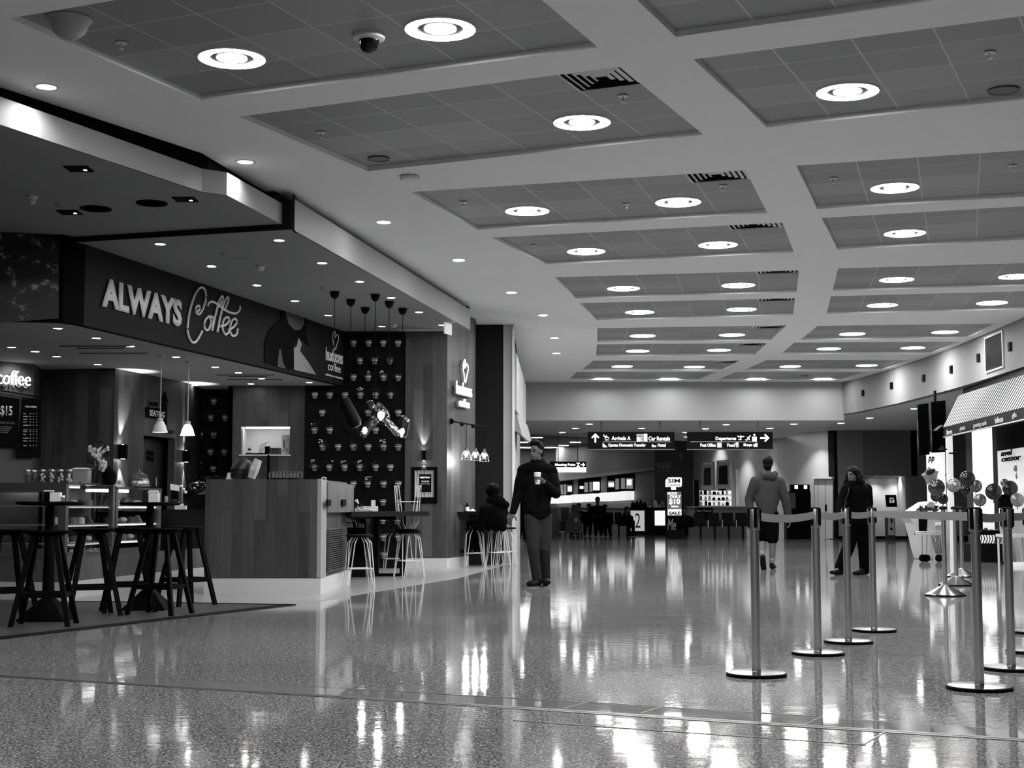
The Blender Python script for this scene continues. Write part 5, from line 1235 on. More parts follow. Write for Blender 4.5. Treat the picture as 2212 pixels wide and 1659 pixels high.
for k, (a, b) in enumerate([(1865, 849), (1927, 833), (1996, 817), (2056, 798), (2115, 773), (2183, 749)]):
    mb, p, d, nn = wall_patch(a, b, .16, .16, .03, '', BLACK); o = mb.build('nozzle_plate', BLACK); tag(o, 'small black square jet outlet on the right bulkhead, %s from the far corner' % ORD[k], 'vent', 'black square outlets on the right bulkhead')
mb, p, d, nn = wall_patch(2149, 761, 1.16, .64, .02, '', BLACK)
t = thing('grille', 'large black louvred grille on the right bulkhead', 'vent', tuple(p)); mb.build('backing', BLACK, t)
mb = MB()
for s in (-1, 1):
    c = p + d * s * .60; mb.hexa([c - d * .02 + Vector((0, 0, -.34)), c + d * .02 + Vector((0, 0, -.34)), c + d * .02 + nn * .03 + Vector((0, 0, -.34)), c - d * .02 + nn * .03 + Vector((0, 0, -.34))], [c - d * .02 + Vector((0, 0, .34)), c + d * .02 + Vector((0, 0, .34)), c + d * .02 + nn * .03 + Vector((0, 0, .34)), c - d * .02 + nn * .03 + Vector((0, 0, .34))])
    c = p + Vector((0, 0, s * .335)); mb.hexa([c - d * .6 - Vector((0, 0, .015)), c + d * .6 - Vector((0, 0, .015)), c + d * .6 + nn * .03 - Vector((0, 0, .015)), c - d * .6 + nn * .03 - Vector((0, 0, .015))], [c - d * .6 + Vector((0, 0, .015)), c + d * .6 + Vector((0, 0, .015)), c + d * .6 + nn * .03 + Vector((0, 0, .015)), c - d * .6 + nn * .03 + Vector((0, 0, .015))])
mb.build('frame', PLAST, t)
mb = MB()
for i in range(18): 
    z = -.30 + i * .0355; c = p + Vector((0, 0, z)) + nn * .025; mb.face([c - d * .57, c + d * .57, c + d * .57 + Vector((0, 0, .010)) + nn * .012, c - d * .57 + Vector((0, 0, .010)) + nn * .012])
for i in range(6): c = p + d * (-.45 + i * .18) + nn * .03; mb.face([c - d * .004 - Vector((0, 0, .31)), c + d * .004 - Vector((0, 0, .31)), c + d * .004 + Vector((0, 0, .31)), c - d * .004 + Vector((0, 0, .31))])
mb.build('blades', mat('blade_grey', .06, .4), t)
# small wall wash spots over the bulkhead
# ---- hanging way-finding signs
SB = mat('sign_black', .003, .5, spec=.08); SW = mat('sign_letters', .7, .5, emit=.9); SG = mat('sign_edge', .12, .4); SGR = mat('sign_grey', .35, .5, emit=.12)
def arrow(mb, cx, y, cz, s, ang):
    ca, sa = math.cos(ang), math.sin(ang)
    def P(u, v): return (cx + (u * ca - v * sa) * s, y, cz + (u * sa + v * ca) * s)
    for poly in ([(-.5, -.09), (.3, -.09), (.3, .09), (-.5, .09)], [(.5, 0), (.08, .42), (-.06, .36), (.22, .0)], [(.5, 0), (.22, 0), (-.06, -.36), (.08, -.42)]):
        A = [Vector(P(*q)) for q in poly]; mb.hexa(A, [v + Vector((0, -.004, 0)) for v in A])
def hang_sign(x0, x1, yt, yb, Y, ztop, label, roda):
    a = aty(x0, yb, Y); b = aty(x1, yt, Y)
    t = thing('hanging_sign', label, 'sign', ((a.x + b.x) / 2, Y, a.z))
    MB().box(a.x, Y, a.z, b.x, Y + .12, b.z).build('sign_box', SB, t)
    MB().box(a.x - .01, Y - .005, a.z - .025, b.x + .01, Y + .125, a.z).build('edge_trim', SG, t)
    for x in roda:
        p = aty(x, yt, Y); MB().cyl((p.x, Y + .06, b.z), (p.x, Y + .06, ztop), .018, n=8).build('rod', SG, t)
    return t
YS = 39.45
def S(x, y): return aty(x, y, YS - .003)
def stext(t, s, x0, x1, yt, yb, m=SW, **k): a = S(x0, yb); b = S(x1, yt); return text('letters', s, m, t, a, (1, 0, 0), b.x - a.x, b.z - a.z, depth=.004, **k)
t = hang_sign(1270, 1457, 933, 970, YS, 3.36, 'long black hanging sign reading Arrivals A and Car Rentals', [1299, 1426])
mb = MB(); c = S(1286, 946); arrow(mb, c.x, c.y, c.z, .25, PI / 2); mb.build('arrow', SW, t)
def plane_icon(t, cx, cy, s, ang=-.35):
    c = S(cx, cy); mb = MB(); ca, sa = math.cos(ang), math.sin(ang)
    def P(u, v): return Vector((c.x + (u * ca - v * sa) * s, c.y, c.z + (u * sa + v * ca) * s))
    for poly in ([(-.5, -.05), (.45, -.06), (.52, .0), (.42, .07), (-.5, .07)], [(-.1, 0), (.12, 0), (-.12, -.32), (-.22, -.32)], [(-.05, .05), (.12, .05), (-.05, .26), (-.14, .26)], [(-.5, .0), (-.38, .0), (-.48, .24), (-.58, .24)]):
        A = [P(*q) for q in poly]; mb.hexa(A, [v + Vector((0, -.004, 0)) for v in A])
    mb.build('aircraft_symbol', SW, t)
plane_icon(t, 1310, 944, .17); a = S(1307, 951); MB().box(a.x, a.y - .004, a.z, a.x + .1, a.y, a.z + .02).build('ground_line', SW, t)
stext(t, 'Arrivals A', 1321, 1362, 942.5, 951, bold=.018)
mb = MB(); 
for i in range(3):
    for j in range(3):
        a = S(1375 + i * 8, 953 - j * 5.4); mb.box(a.x, a.y - .004, a.z, a.x + .09, a.y, a.z + .058)
mb.build('logo_grid', SGR, t); mb = MB(); a = S(1391, 953); mb.box(a.x, a.y - .006, a.z, a.x + .09, a.y - .004, a.z + .2); a = S(1376, 953); mb.box(a.x, a.y - .006, a.z, a.x + .09, a.y - .004, a.z + .1); mb.build('logo_panel', SW, t)
stext(t, 'Car Rentals', 1401, 1447, 943, 951.5, bold=.018)
a = S(1302, 955); b = S(1449, 954.4); MB().box(a.x, a.y - .003, a.z, b.x, a.y, b.z + .004).build('rule', SGR, t)
mb = MB(); A = [S(1302, 966), S(1312, 966), S(1302, 957)]; mb.hexa(A, [v + Vector((0, -.004, 0)) for v in A]); mb.build('airline_mark', SW, t)
stext(t, 'Qantas Domestic Transfer', 1314, 1395, 958.3, 965.5, bold=.018)
mb = MB(); a = S(1409, 965.5); mb.box(a.x, a.y - .004, a.z, a.x + .09, a.y, a.z + .035); mb.box(a.x - .01, a.y - .004, a.z - .005, a.x, a.y, a.z + .07); mb.box(a.x + .09, a.y - .004, a.z - .005, a.x + .1, a.y, a.z + .04); mb.ball((a.x + .02, a.y - .003, a.z + .05), (.016, .003, .016), 8, 5); mb.build('bed_symbol', SW, t)
stext(t, 'Hotel', 1421, 1438, 958, 965, bold=.018)
t = hang_sign(1485, 1669, 933, 970, YS, 3.36, 'long black hanging sign reading Departures with a right arrow', [1513, 1638])
mb = MB(); c = S(1652, 946); arrow(mb, c.x, c.y, c.z, .25, 0); mb.build('arrow', SW, t)
stext(t, 'Departures', 1546, 1590, 943.5, 953, bold=.018)
plane_icon(t, 1601, 943.5, .17, .1); a = S(1595, 950.5); MB().box(a.x, a.y - .004, a.z, a.x + .09, a.y, a.z + .02).build('ground_line', SW, t)
plane_icon(t, 1617, 946, .18, .9)
mb = MB(); a = S(1625, 953); mb.box(a.x, a.y - .004, a.z, a.x + .12, a.y, a.z + .12); mb.ball((a.x + .06, a.y - .003, a.z + .17), (.028, .003, .028), 10, 5); mb.build('luggage_symbol', SW, t)
a = S(1491, 955); b = S(1636, 954.4); MB().box(a.x, a.y - .003, a.z, b.x, a.y, b.z + .004).build('rule', SGR, t)
stext(t, 'Post Office', 1513, 1546, 958, 965, bold=.018); a = S(1549, 967); MB().box(a.x, a.y - .003, a.z, a.x + .13, a.y, a.z + .14).build('post_badge', SGR, t); mb = MB(); mb.ball((a.x + .065, a.y - .006, a.z + .07), (.04, .004, .035), 12, 6); mb.build('post_mark', SW, t)
stext(t, 'Food', 1571, 1587, 958, 965, bold=.018); mb = MB(); a = S(1590, 966); mb.box(a.x, a.y - .004, a.z, a.x + .018, a.y, a.z + .13); mb.box(a.x + .045, a.y - .004, a.z, a.x + .063, a.y, a.z + .13); mb.box(a.x - .012, a.y - .004, a.z + .07, a.x + .03, a.y, a.z + .11); mb.build('cutlery_symbol', SW, t)
stext(t, 'Shops', 1606, 1625, 958, 965.5, bold=.018); mb = MB(); a = S(1628, 965); mb.box(a.x, a.y - .004, a.z, a.x + .06, a.y, a.z + .07); mb.box(a.x + .05, a.y - .004, a.z, a.x + .10, a.y, a.z + .1); mb.build('bag_symbol', SW, t)
# the farther sign
YS2 = 52.0
a = aty(1188, 1020, YS2); b = aty(1266, 997, YS2); t = thing('hanging_sign', 'distant two band hanging sign reading Meeting Point, black above white', 'sign', ((a.x + b.x) / 2, YS2, a.z))
m_ = aty(1200, 1009.5, YS2).z
MB().box(a.x, YS2, m_, b.x, YS2 + .1, b.z).build('upper_board', SB, t); MB().box(a.x, YS2, a.z, b.x, YS2 + .1, m_).build('lower_board', mat('sign_white_lit', .8, emit=.8), t)
p = aty(1199, 1008, YS2 - .003); q_ = aty(1243, 1001, YS2); text('letters', 'Meeting Point', SW, t, p, (1, 0, 0), q_.x - p.x, q_.z - p.z, depth=.004, bold=.03)
p = aty(1238, 1017, YS2 - .003); text('letters', 'ZONE', mat('letter_grey', .2), t, p, (1, 0, 0), .25, .06, depth=.004)
mb = MB(); c = aty(1259, 1004, YS2 - .003); arrow(mb, c.x, c.y, c.z, .16, 0); c = aty(1249, 1004, YS2 - .003)
for s_ in (1, -1): A = [Vector((c.x - .07, c.y, c.z + s_ * .07)), Vector((c.x + .07, c.y, c.z + s_ * .07)), Vector((c.x, c.y, c.z))]; mb.hexa(A, [v + Vector((0, -.004, 0)) for v in A])
mb.build('symbols', SW, t)
for x in (1206, 1248): p = aty(x, 997, YS2); MB().cyl((p.x, YS2 + .05, b.z), (p.x, YS2 + .05, 3.9), .015, n=6).build('rod', SG, t)

# ---- belt stanchions
def stanchion(loc, label):
    t = thing('stanchion', label, 'barrier post', (0, 0, 0), 0, 'belt barrier posts')
    MB().lathe([(.17, .0), (.18, .004), (.18, .016), (.172, .020)], (0, 0, 0), 48).build('rubber_ring', BLACK, t, smooth=True)
    MB().lathe([(.173, .0175), (.173, .022), (.06, .0265), (.03, .028), (.028, .032)], (0, 0, 0), 48).build('base_plate', STEELD, t, smooth=True)
    MB().cyl((0, 0, .02), (0, 0, .885), .0265, n=32).build('pole', STEEL, t, smooth=True)
    MB().lathe([(.0275, .870), (.0345, .872), (.0345, .995), (.0330, 1.0)], (0, 0, 0), 32).build('head', STEEL, t, smooth=True)
    MB().lathe([(.034, .997), (.034, 1.004), (.02, 1.007)], (0, 0, 0), 24).build('cap', BLACK, t)
    for a in (0, PI / 2, PI, 3 * PI / 2):
        c = Vector((math.cos(a), math.sin(a), 0)); s = Vector((-c.y, c.x, 0)); mb = MB()
        P = [c * .033 + s * .009, c * .033 - s * .009, c * .0415 - s * .009, c * .0415 + s * .009]
        mb.hexa([p + Vector((0, 0, .885)) for p in P], [p + Vector((0, 0, .998)) for p in P]); mb.build('belt_clip', BLACK, t)
    t.location = loc; return t
SP = [atz(1634, 1460), atz(1767, 1414), atz(1833, 1389), atz(1888, 1364), atz(2116, 1489), atz(2185, 1447), atz(2231, 1410), atz(2234, 1368)]
LB = ['steel barrier post nearest the centre of the view, first of the row', 'steel barrier post with the second nearest base, right of the first', 'steel barrier post in front of the standing woman, third of the row', 'steel barrier post at the far corner of the row, fourth', 'largest steel barrier post on the right, nearest the viewer',
      'steel barrier post just right of the largest one', 'steel barrier post cut by the right edge, nearer one', 'steel barrier post cut by the right edge, farther one']
s0 = stanchion(SP[0], LB[0])
for p, l in zip(SP[1:], LB[1:]): dup(s0, p, .3 * p.x, l)
BELT = mat('belt_grey', .2, .6, bump=.2, nscale=200)
def belt(a, b, sag, label):
    A = Vector((a.x, a.y, .953)); B = Vector((b.x, b.y, .953)); d = (B - A).normalized(); A = A + d * .05; B = B - d * .05; mb = MB(); n = 14; hh = .025; w = Vector((-d.y, d.x, 0)) * .001
    lo, hi = [], []
    for i in range(n + 1):
        u = i / n; c = A + (B - A) * u - Vector((0, 0, sag * 4 * u * (1 - u)))
        hi.append(c + Vector((0, 0, hh))); lo.append(c - Vector((0, 0, hh)))
    for i in range(n): mb.hexa([lo[i] - w, lo[i + 1] - w, lo[i + 1] + w, lo[i] + w], [hi[i] - w, hi[i + 1] - w, hi[i + 1] + w, hi[i] + w])
    tag(mb.build('barrier_belt', BELT), label, 'belt', 'grey barrier belts')
belt(SP[0], SP[1], .02, 'grey belt slung between the first and second barrier posts'); belt(SP[1], SP[2], .012, 'short grey belt between the second and third barrier posts'); belt(SP[2], SP[3], .01, 'short grey belt before the standing woman')
belt(SP[3], SP[4], .0, 'long dark grey belt running to the largest barrier post'); belt(SP[4], SP[5], .012, 'grey belt right of the largest barrier post'); belt(SP[5], SP[6], .01, 'grey belt reaching the right edge of the view')
def cone_post(loc, label):
    t = thing('queue_post', label, 'barrier post', (0, 0, 0), 0, 'cone based steel posts')
    MB().lathe([(.225, 0), (.23, .006), (.228, .018)], (0, 0, 0), 44).build('rubber_ring', BLACK, t)
    MB().lathe([(.226, .018), (.22, .024), (.05, .115), (.04, .125), (.03, .127)], (0, 0, 0), 44).build('cone_base', STEELD, t, smooth=True)
    MB().cyl((0, 0, .12), (0, 0, 1.0), .0255, n=28).build('pole', STEEL, t, smooth=True)
    MB().lathe([(.026, .985), (.048, .99), (.05, 1.01), (.03, 1.025)], (0, 0, 0), 24).build('cap', BLKM, t)
    t.location = loc; return t
c0 = cone_post(atz(2042, 1287), 'cone based steel post, nearest of the three behind the belt'); dup(c0, atz(2066, 1265), 0, 'cone based steel post, middle of the three behind the belt'); dup(c0, atz(2079, 1246), 0, 'cone based steel post, farthest of the three behind the belt')

# ---- shop on the right with the striped awning
G0 = Vector((9.55, 30.6)); G1 = Vector((9.0, 22.5)); gd = (G1 - G0).normalized()
FASB = mat('shop_fascia', .003, .5, spec=.1)
t = thing('shop_front', 'black framed shop front under the striped awning', 'shop front', (9.4, 27, 0))
def gsl(s0, s1, z0, z1, n, m, t_=.1, off=0.0):
    a = G0 + gd * s0; b = G0 + gd * s1; nrm = Vector((gd.y, -gd.x)) * -1
    mb = MB(); A = a - Vector((1, 0)) * off; B = b - Vector((1, 0)) * off; mb.slab(A, B, t_, z0, z1); return mb.build(n, m, t)
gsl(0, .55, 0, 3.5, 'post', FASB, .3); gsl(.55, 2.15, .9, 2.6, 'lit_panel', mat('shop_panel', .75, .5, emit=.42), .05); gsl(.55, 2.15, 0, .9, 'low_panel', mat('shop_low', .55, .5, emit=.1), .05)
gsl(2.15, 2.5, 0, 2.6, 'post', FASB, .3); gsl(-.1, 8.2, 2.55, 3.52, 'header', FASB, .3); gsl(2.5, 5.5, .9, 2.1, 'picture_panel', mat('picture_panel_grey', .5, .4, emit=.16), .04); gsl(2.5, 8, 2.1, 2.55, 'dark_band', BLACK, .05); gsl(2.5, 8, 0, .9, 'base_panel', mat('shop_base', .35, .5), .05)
gf = plane_fn(tuple(G0), tuple(G1), 0); GN = Vector((-abs(gd.y), gd.x, 0)).normalized()
gp = plane_fn(tuple(G0), tuple(G1), 0)
gn = gp.n if gp.n.x < 0 else -gp.n
def gon(x, y, off): f = plane_fn(tuple(G0 + Vector((gn.x, gn.y)) * off), tuple(G1 + Vector((gn.x, gn.y)) * off)); return f(x, y)
dR = Vector((gd.x, gd.y, 0))
a = gon(2163, 986, .06); b = gon(2187, 970, .06); text('letters', 'avel', BLACK, t, a, dR, (b - a).dot(dR), b.z - a.z, depth=.01, bold=.03, shear=.2)
a = gon(2164, 998, .06); b = gon(2206, 984, .06); text('letters', 'cessor', BLACK, t, a, dR, (b - a).dot(dR), b.z - a.z, depth=.01, bold=.03, shear=.2)
# awning
t = thing('awning', 'black and white striped awning with flowers plants balloons gifts on its valance', 'awning', (9, 26.5, 2.6))
TA, TB = Vector((9.12, 29.6, 3.28)), Vector((8.72, 22.4, 3.30)); BA_, BB_ = Vector((8.66, 29.15, 2.62)), Vector((8.12, 21.9, 2.62))
n = 88
for nm, m, par in (('white_stripes', mat('awning_white', .42, .8), 0), ('black_stripes', mat('awning_black', .006, .8, spec=.1), 1)):
    mb = MB()
    for i in range(n):
        if i % 2 != par: continue
        u0, u1 = i / n, (i + 1) / n; A = TA + (TB - TA) * u0; B = TA + (TB - TA) * u1; C = BA_ + (BB_ - BA_) * u1; D = BA_ + (BB_ - BA_) * u0
        up = Vector((.02, 0, .02)); mb.hexa([A, B, C, D], [A + up, B + up, C + up, D + up])
    mb.build(nm, m, t)
mb = MB(); up = Vector((.02, 0, 0)); dz = Vector((0, 0, -.20)); mb.hexa([BA_, BB_, BB_ + dz, BA_ + dz], [BA_ + up, BB_ + up, BB_ + dz + up, BA_ + dz + up]); mb.build('valance', FASB, t)
mb = MB(); mb.hexa([TA, BA_, BA_ + Vector((.5, .05, 0))], [TA + Vector((0, .03, 0)), BA_ + Vector((0, .03, 0)), BA_ + Vector((.5, .08, 0))]); mb.hexa([BA_ + Vector((-.12, .0, -.06)), BA_ + Vector((-.1, .0, -.03)), BA_ + Vector((.0, .0, .05)), BA_], [BA_ + Vector((-.12, .3, -.06)), BA_ + Vector((-.1, .3, -.03)), BA_ + Vector((.0, .3, .05)), BA_ + Vector((0, .3, 0))]); mb.build('end_flap', FASB, t)
mb = MB(); mb.cyl(BA_ + dz, BB_ + dz, .012, n=8); mb.build('edge_bar', STEEL, t)
vf = plane_fn((BA_.x - .004, BA_.y), (BB_.x - .004, BB_.y), 0); vd = Vector((BB_.x - BA_.x, BB_.y - BA_.y, 0)).normalized()
for s, x0, x1, yt, yb in [('flowers', 2045, 2057, 933, 940), ('plants', 2074, 2085, 926, 933), ('greeting cards', 2103, 2131, 916, 927), ('balloons', 2150, 2167, 905, 915), ('gifts', 2187, 2196, 898, 906)]:
    a = vf(x0, yb); b = vf(x1, yt); text('letters', s, mat('valance_letters', .5, .5), t, a, vd, (b - a).dot(vd), .105, depth=.006)
# hanging screens
p = aty(2026, 985, 31.5)
t = thing('hanging_screens', 'pair of big black display screens hung back from the awning', 'screen', (p.x, 31.5, p.z))
for k, (xa, xb, ya, yb_, D) in enumerate([(1985, 2013, 874, 984, 31.0), (2014, 2050, 868, 978, 31.6)]):
    a = aty(xa, yb_, D); b = aty(xb, ya, D); MB().hexa([(a.x, D, a.z), (b.x, D + .25, a.z + .03), (b.x, D + .35, a.z + .03), (a.x, D + .1, a.z)], [(a.x, D, b.z), (b.x, D + .25, b.z + .05), (b.x, D + .35, b.z + .05), (a.x, D + .1, b.z)]).build('screen', BLKG, t)
MB().cyl((a.x, 31.3, 3.3), (a.x, 31.3, 3.53), .03).build('bracket', BLKM, t)
# white post & black column by the shop
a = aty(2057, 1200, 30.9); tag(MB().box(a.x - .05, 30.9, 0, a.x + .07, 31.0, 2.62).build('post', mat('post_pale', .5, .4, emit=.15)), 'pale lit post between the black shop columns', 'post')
a = aty(2048, 1200, 31.3); tag(MB().box(a.x - .04, 31.1, 0, a.x + .03, 31.2, 2.9).build('column', BLACK), 'thin black column left of the pale post', 'column')
p = aty(2036, 972, 30.6); t = thing('hanging_spot', 'black cone hanging lamp by the screens', 'lamp', (p.x, 30.6, p.z)); MB().lathe([(.11, 0), (.01, .09)], (p.x, 30.6, p.z), 20).build('shade', BLACK, t); MB().cyl((p.x, 30.6, p.z + .08), (p.x, 30.6, p.z + .3), .008, n=6).build('stem', BLACK, t)
p = aty(2062, 979, 30.5); tag(MB().tube([(p.x - .12, 30.5, p.z), (p.x, 30.5, p.z), (p.x + .02, 30.5, p.z)], [.015, .02, .05], 10).build('spotlight', BLACK), 'small black spotlight clipped to the pale post', 'lamp')
# poster wall behind kiosk
a = aty(2004, 1050, 32.0); b = aty(2049, 988, 32.0)
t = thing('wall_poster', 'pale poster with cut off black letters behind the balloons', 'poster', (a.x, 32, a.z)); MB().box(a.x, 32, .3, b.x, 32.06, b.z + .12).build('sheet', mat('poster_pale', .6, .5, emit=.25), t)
p = aty(2005, 1000, 31.99); text('letters', 'pp', BLACK, t, p, (1, 0, 0), .14, .14, depth=.006, bold=.03, shear=.2)
mb = MB(); c = aty(2048, 1026, 31.99); mb.tube([(c.x + math.cos(2 * PI * i / 18) * .06, c.y, c.z + math.sin(2 * PI * i / 18) * .06) for i in range(18)], .006, 5, closed=True); mb.tube([(c.x - .04, c.y, c.z - .04), (c.x + .04, c.y, c.z + .04)], .006, 5); mb.build('no_smoking_mark', BLACK, t)

# ---- kiosk with flowers
t = thing('white_kiosk', 'curved white kiosk desk with a raised lid beside the balloons', 'kiosk', (8.3, 28.5, 0))
def kk(x, y, D=28.5): return aty(x, y, D)
mb = MB(); P = [kk(1963, 1118), kk(1975, 1130), kk(1983, 1160), kk(1990, 1190), kk(1996, 1208.6), kk(2052, 1208.6), kk(2052, 1118)]; mb.hexa(P, [v + Vector((0, .7, 0)) for v in P]); mb.build('desk_body', mat('kiosk_white', .5, .4), t)
mb = MB(); P = [kk(1975, 1104), kk(2004, 1085), kk(2016, 1083), kk(1986, 1104)]; mb.hexa(P, [v + Vector((0, .7, 0)) for v in P]); mb.build('raised_lid', MATS['kiosk_white'], t)
mb = MB(); P = [kk(1984, 1120), kk(2003, 1120), kk(2001, 1150), kk(1985, 1148)]; mb.hexa([v + Vector((0, -.02, 0)) for v in P], [v + Vector((0, .02, 0)) for v in P]); mb.build('dark_opening', BLACK, t)
t = thing('flower_bunch', 'leafy bunch with pale wrap on the white kiosk', 'flowers', tuple(kk(2000, 1106, 28.2))); r_ = random.Random(4); mb = MB()
for i in range(46):
    c = kk(r_.uniform(1984, 2022), r_.uniform(1098, 1106), 28.2); d = Vector((r_.uniform(-1, 1), -.4, r_.uniform(-.4, 1))).normalized() * .09; s = d.cross(Vector((0, 1, 0))) * .3; mb.face([c, c + d * .5 + s, c + d, c + d * .5 - s])
mb.build('foliage', LEAF, t); mb = MB(); P = [kk(1992, 1102, 28.3), kk(2008, 1084, 28.3), kk(2018, 1086, 28.3), kk(2024, 1104, 28.3)]; mb.hexa(P, [v + Vector((0, .1, .02)) for v in P]); mb.build('paper_wrap', mat('wrap_grey', .3, .5), t)
# ---- luggage trolley
t = thing('luggage_trolley', 'wire luggage trolley standing in front of the white kiosk', 'trolley', (8.1, 27.6, 0))
def tr(x, y, D=27.4): return aty(x, y, D)
mb = MB()
for (p, q_) in [((1976, 1154), (2034, 1154)), ((1976, 1149), (2034, 1148)), ((1976, 1149), (1976, 1156)), ((1992, 1156), (1993, 1204)), ((2002, 1156), (2001, 1204)), ((1993, 1198), (2028, 1198)), ((2030, 1156), (2028, 1204))]:
    mb.tube([tr(*p), tr(*q_)], .013, 6); 
for (p, q_) in [((1976, 1154), (1976, 1154))]: pass
mb.tube([tr(1976, 1153, 27.4), tr(1977, 1152, 28.2)], .012, 6)
mb.build('frame', STEEL, t)
mb = MB()
for i in range(7): mb.tube([tr(2012 + i * 3, 1156), tr(2014 + i * 3, 1172), tr(2022 + i * 2, 1196)], .006, 5)
mb.build('basket_wires', BLKM, t)
for x in (1993, 2001, 2028): MB().tube([Vector((tr(x, 1190).x, 27.38, .07)), Vector((tr(x, 1190).x, 27.42, .07))], .07, 14).build('wheel', BLACK, t)
t = thing('brochure_rack', 'small brochure stand between the kiosk and the posts', 'stand', tuple(aty(2026, 1150, 28.0))); a = aty(2022, 1195, 28.0); b = aty(2033, 1116, 28.0); MB().box(a.x, 28, .0, b.x, 28.2, b.z).build('body', mat('rack_grey', .3), t); mb = MB(); mb.box(a.x, 27.98, b.z - .17, b.x, 28.0, b.z - .1); mb.build('white_card', PAPER, t)

# ---- ring bench / crib like basket at the shop
a = aty(2113, 1175, 27.2); b = aty(2160, 1152, 27.2)
t = thing('slatted_basket', 'black basket of curved slats before the lit shop panel', 'basket', ((a.x + b.x) / 2, 27.2, 0))
MB().box(a.x - .03, 27.2, b.z - .03, b.x, 27.8, b.z + .05).build('rim', BLACK, t); mb = MB()
for i in range(9): x = a.x + (b.x - a.x) * i / 8; mb.tube([(x, 27.22, b.z), (x + .02, 27.2, (a.z + b.z) / 2), (x - .01, 27.22, a.z)], .01, 5)
mb.build('slats', BLACK, t); MB().box(a.x - .1, 27.2, 0, b.x + .04, 28.0, a.z).build('base', BLKM, t)
mb = MB(); r_ = random.Random(8)
for i in range(14): c = aty(r_.uniform(2114, 2155), r_.uniform(1142, 1150), 27.5); mb.ball(c, (r_.uniform(.03, .08), .05, r_.uniform(.015, .03)), 8, 5)
tag(mb.build('merchandise', mat('merch_dark', .05, .5)), 'low dark heap of goods lying in the slatted basket', 'goods', None, 'stuff')
a = aty(2174, 1196, 25.4)
t = thing('display_bench', 'white tubular bench at the right edge behind the posts', 'bench', (a.x + .2, 25.6, 0)); mb = MB(); w_ = .42
for (x, y) in ((a.x, 25.4), (a.x + w_, 25.4), (a.x, 25.8), (a.x + w_, 25.8)): mb.cyl((x, y, 0), (x, y, .48), .018, n=10)
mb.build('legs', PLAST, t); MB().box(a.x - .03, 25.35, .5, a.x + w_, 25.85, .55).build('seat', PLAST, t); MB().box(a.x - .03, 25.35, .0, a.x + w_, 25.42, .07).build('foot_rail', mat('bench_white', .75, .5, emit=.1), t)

# ---- balloons
FOIL = [mat('foil_dark', .03, .1, metal=.5, noise=.95, nscale=9), mat('foil_mid', .16, .15, metal=.6, noise=.8, nscale=8), mat('foil_pale', .24, .2, metal=.4, noise=.4, nscale=7), mat('foil_pattern', .10, .1, metal=.8, noise=.98, nscale=10)]
def foil_ball(px_, py, rad, D, m, label, pupil=False, group='foil balloons by the kiosk'):
    c = aty(px_, py, D); r = rad * D / 3151
    t = thing('balloon', label, 'balloon', tuple(c - Vector((0, 0, r))), 0, group)
    mb = MB(); n, m2 = 30, 14; mb.ball(c, (r, r * .62, r), n, m2)
    for v in mb.bm.verts:
        d = v.co - c; a = math.atan2(d.x, d.z); k = math.hypot(d.x, d.z) / r
        v.co.y = c.y + d.y * (1 + .05 * math.cos(a * 14) * k)
    mb.build('foil_body', m, t, smooth=True)
    MB().tube([c - Vector((0, 0, r * .98)), c - Vector((0, 0, r * 1.15)), c - Vector((.01, 0, r * 1.3))], [.012, .006, .016], 7).build('neck', m, t)
    if pupil:
        mb = MB(); mb.ball(c + Vector((0, -r * .60, r * .12)), (r * .36, .01, r * .36), 18, 6); mb.build('ring_print', FOIL[1], t); MB().ball(c + Vector((0, -r * .64, r * .12)), (r * .24, .01, r * .24), 16, 6).build('disc_print', PETAL, t); MB().ball(c + Vector((0, -r * .67, r * .12)), (r * .10, .01, r * .1), 12, 6).build('dot_print', BLACK, t)
    return t
foil_ball(2023, 1053, 18.5, 26.0, FOIL[3], 'patterned shiny foil balloon, leftmost round one'); foil_ball(2060, 1048, 15.5, 25.9, FOIL[2], 'pale foil balloon with a ring and dot print', True)
foil_ball(2090, 1034, 17, 26.2, FOIL[0], 'dark foil balloon, highest of the round ones'); foil_ball(2108, 1050, 14, 26.5, FOIL[1], 'grey foil balloon partly behind the highest dark one'); foil_ball(2117, 1080, 14, 26.1, FOIL[1], 'mid grey foil balloon hanging lowest, above the post gap')
foil_ball(2146, 1062, 18, 26.0, FOIL[0], 'dark mottled foil balloon alone in the middle'); foil_ball(2182, 1055, 17, 26.3, FOIL[0], 'dark foil balloon near the right edge'); foil_ball(2198, 1080, 15, 25.9, FOIL[2], 'pale foil balloon at the right edge'); foil_ball(2037, 1078, 11.5, 26.2, FOIL[0], 'small dark foil balloon under the patterned one'); foil_ball(2022, 1072, 12, 26.6, FOIL[0], 'dark foil balloon behind the patterned one')
foil_ball(2170, 1043, 9, 26.5, FOIL[1], 'small grey foil balloon touching the dark one at right'); foil_ball(2086, 1058, 11, 26.6, FOIL[0], 'dark foil balloon tucked under the highest one')
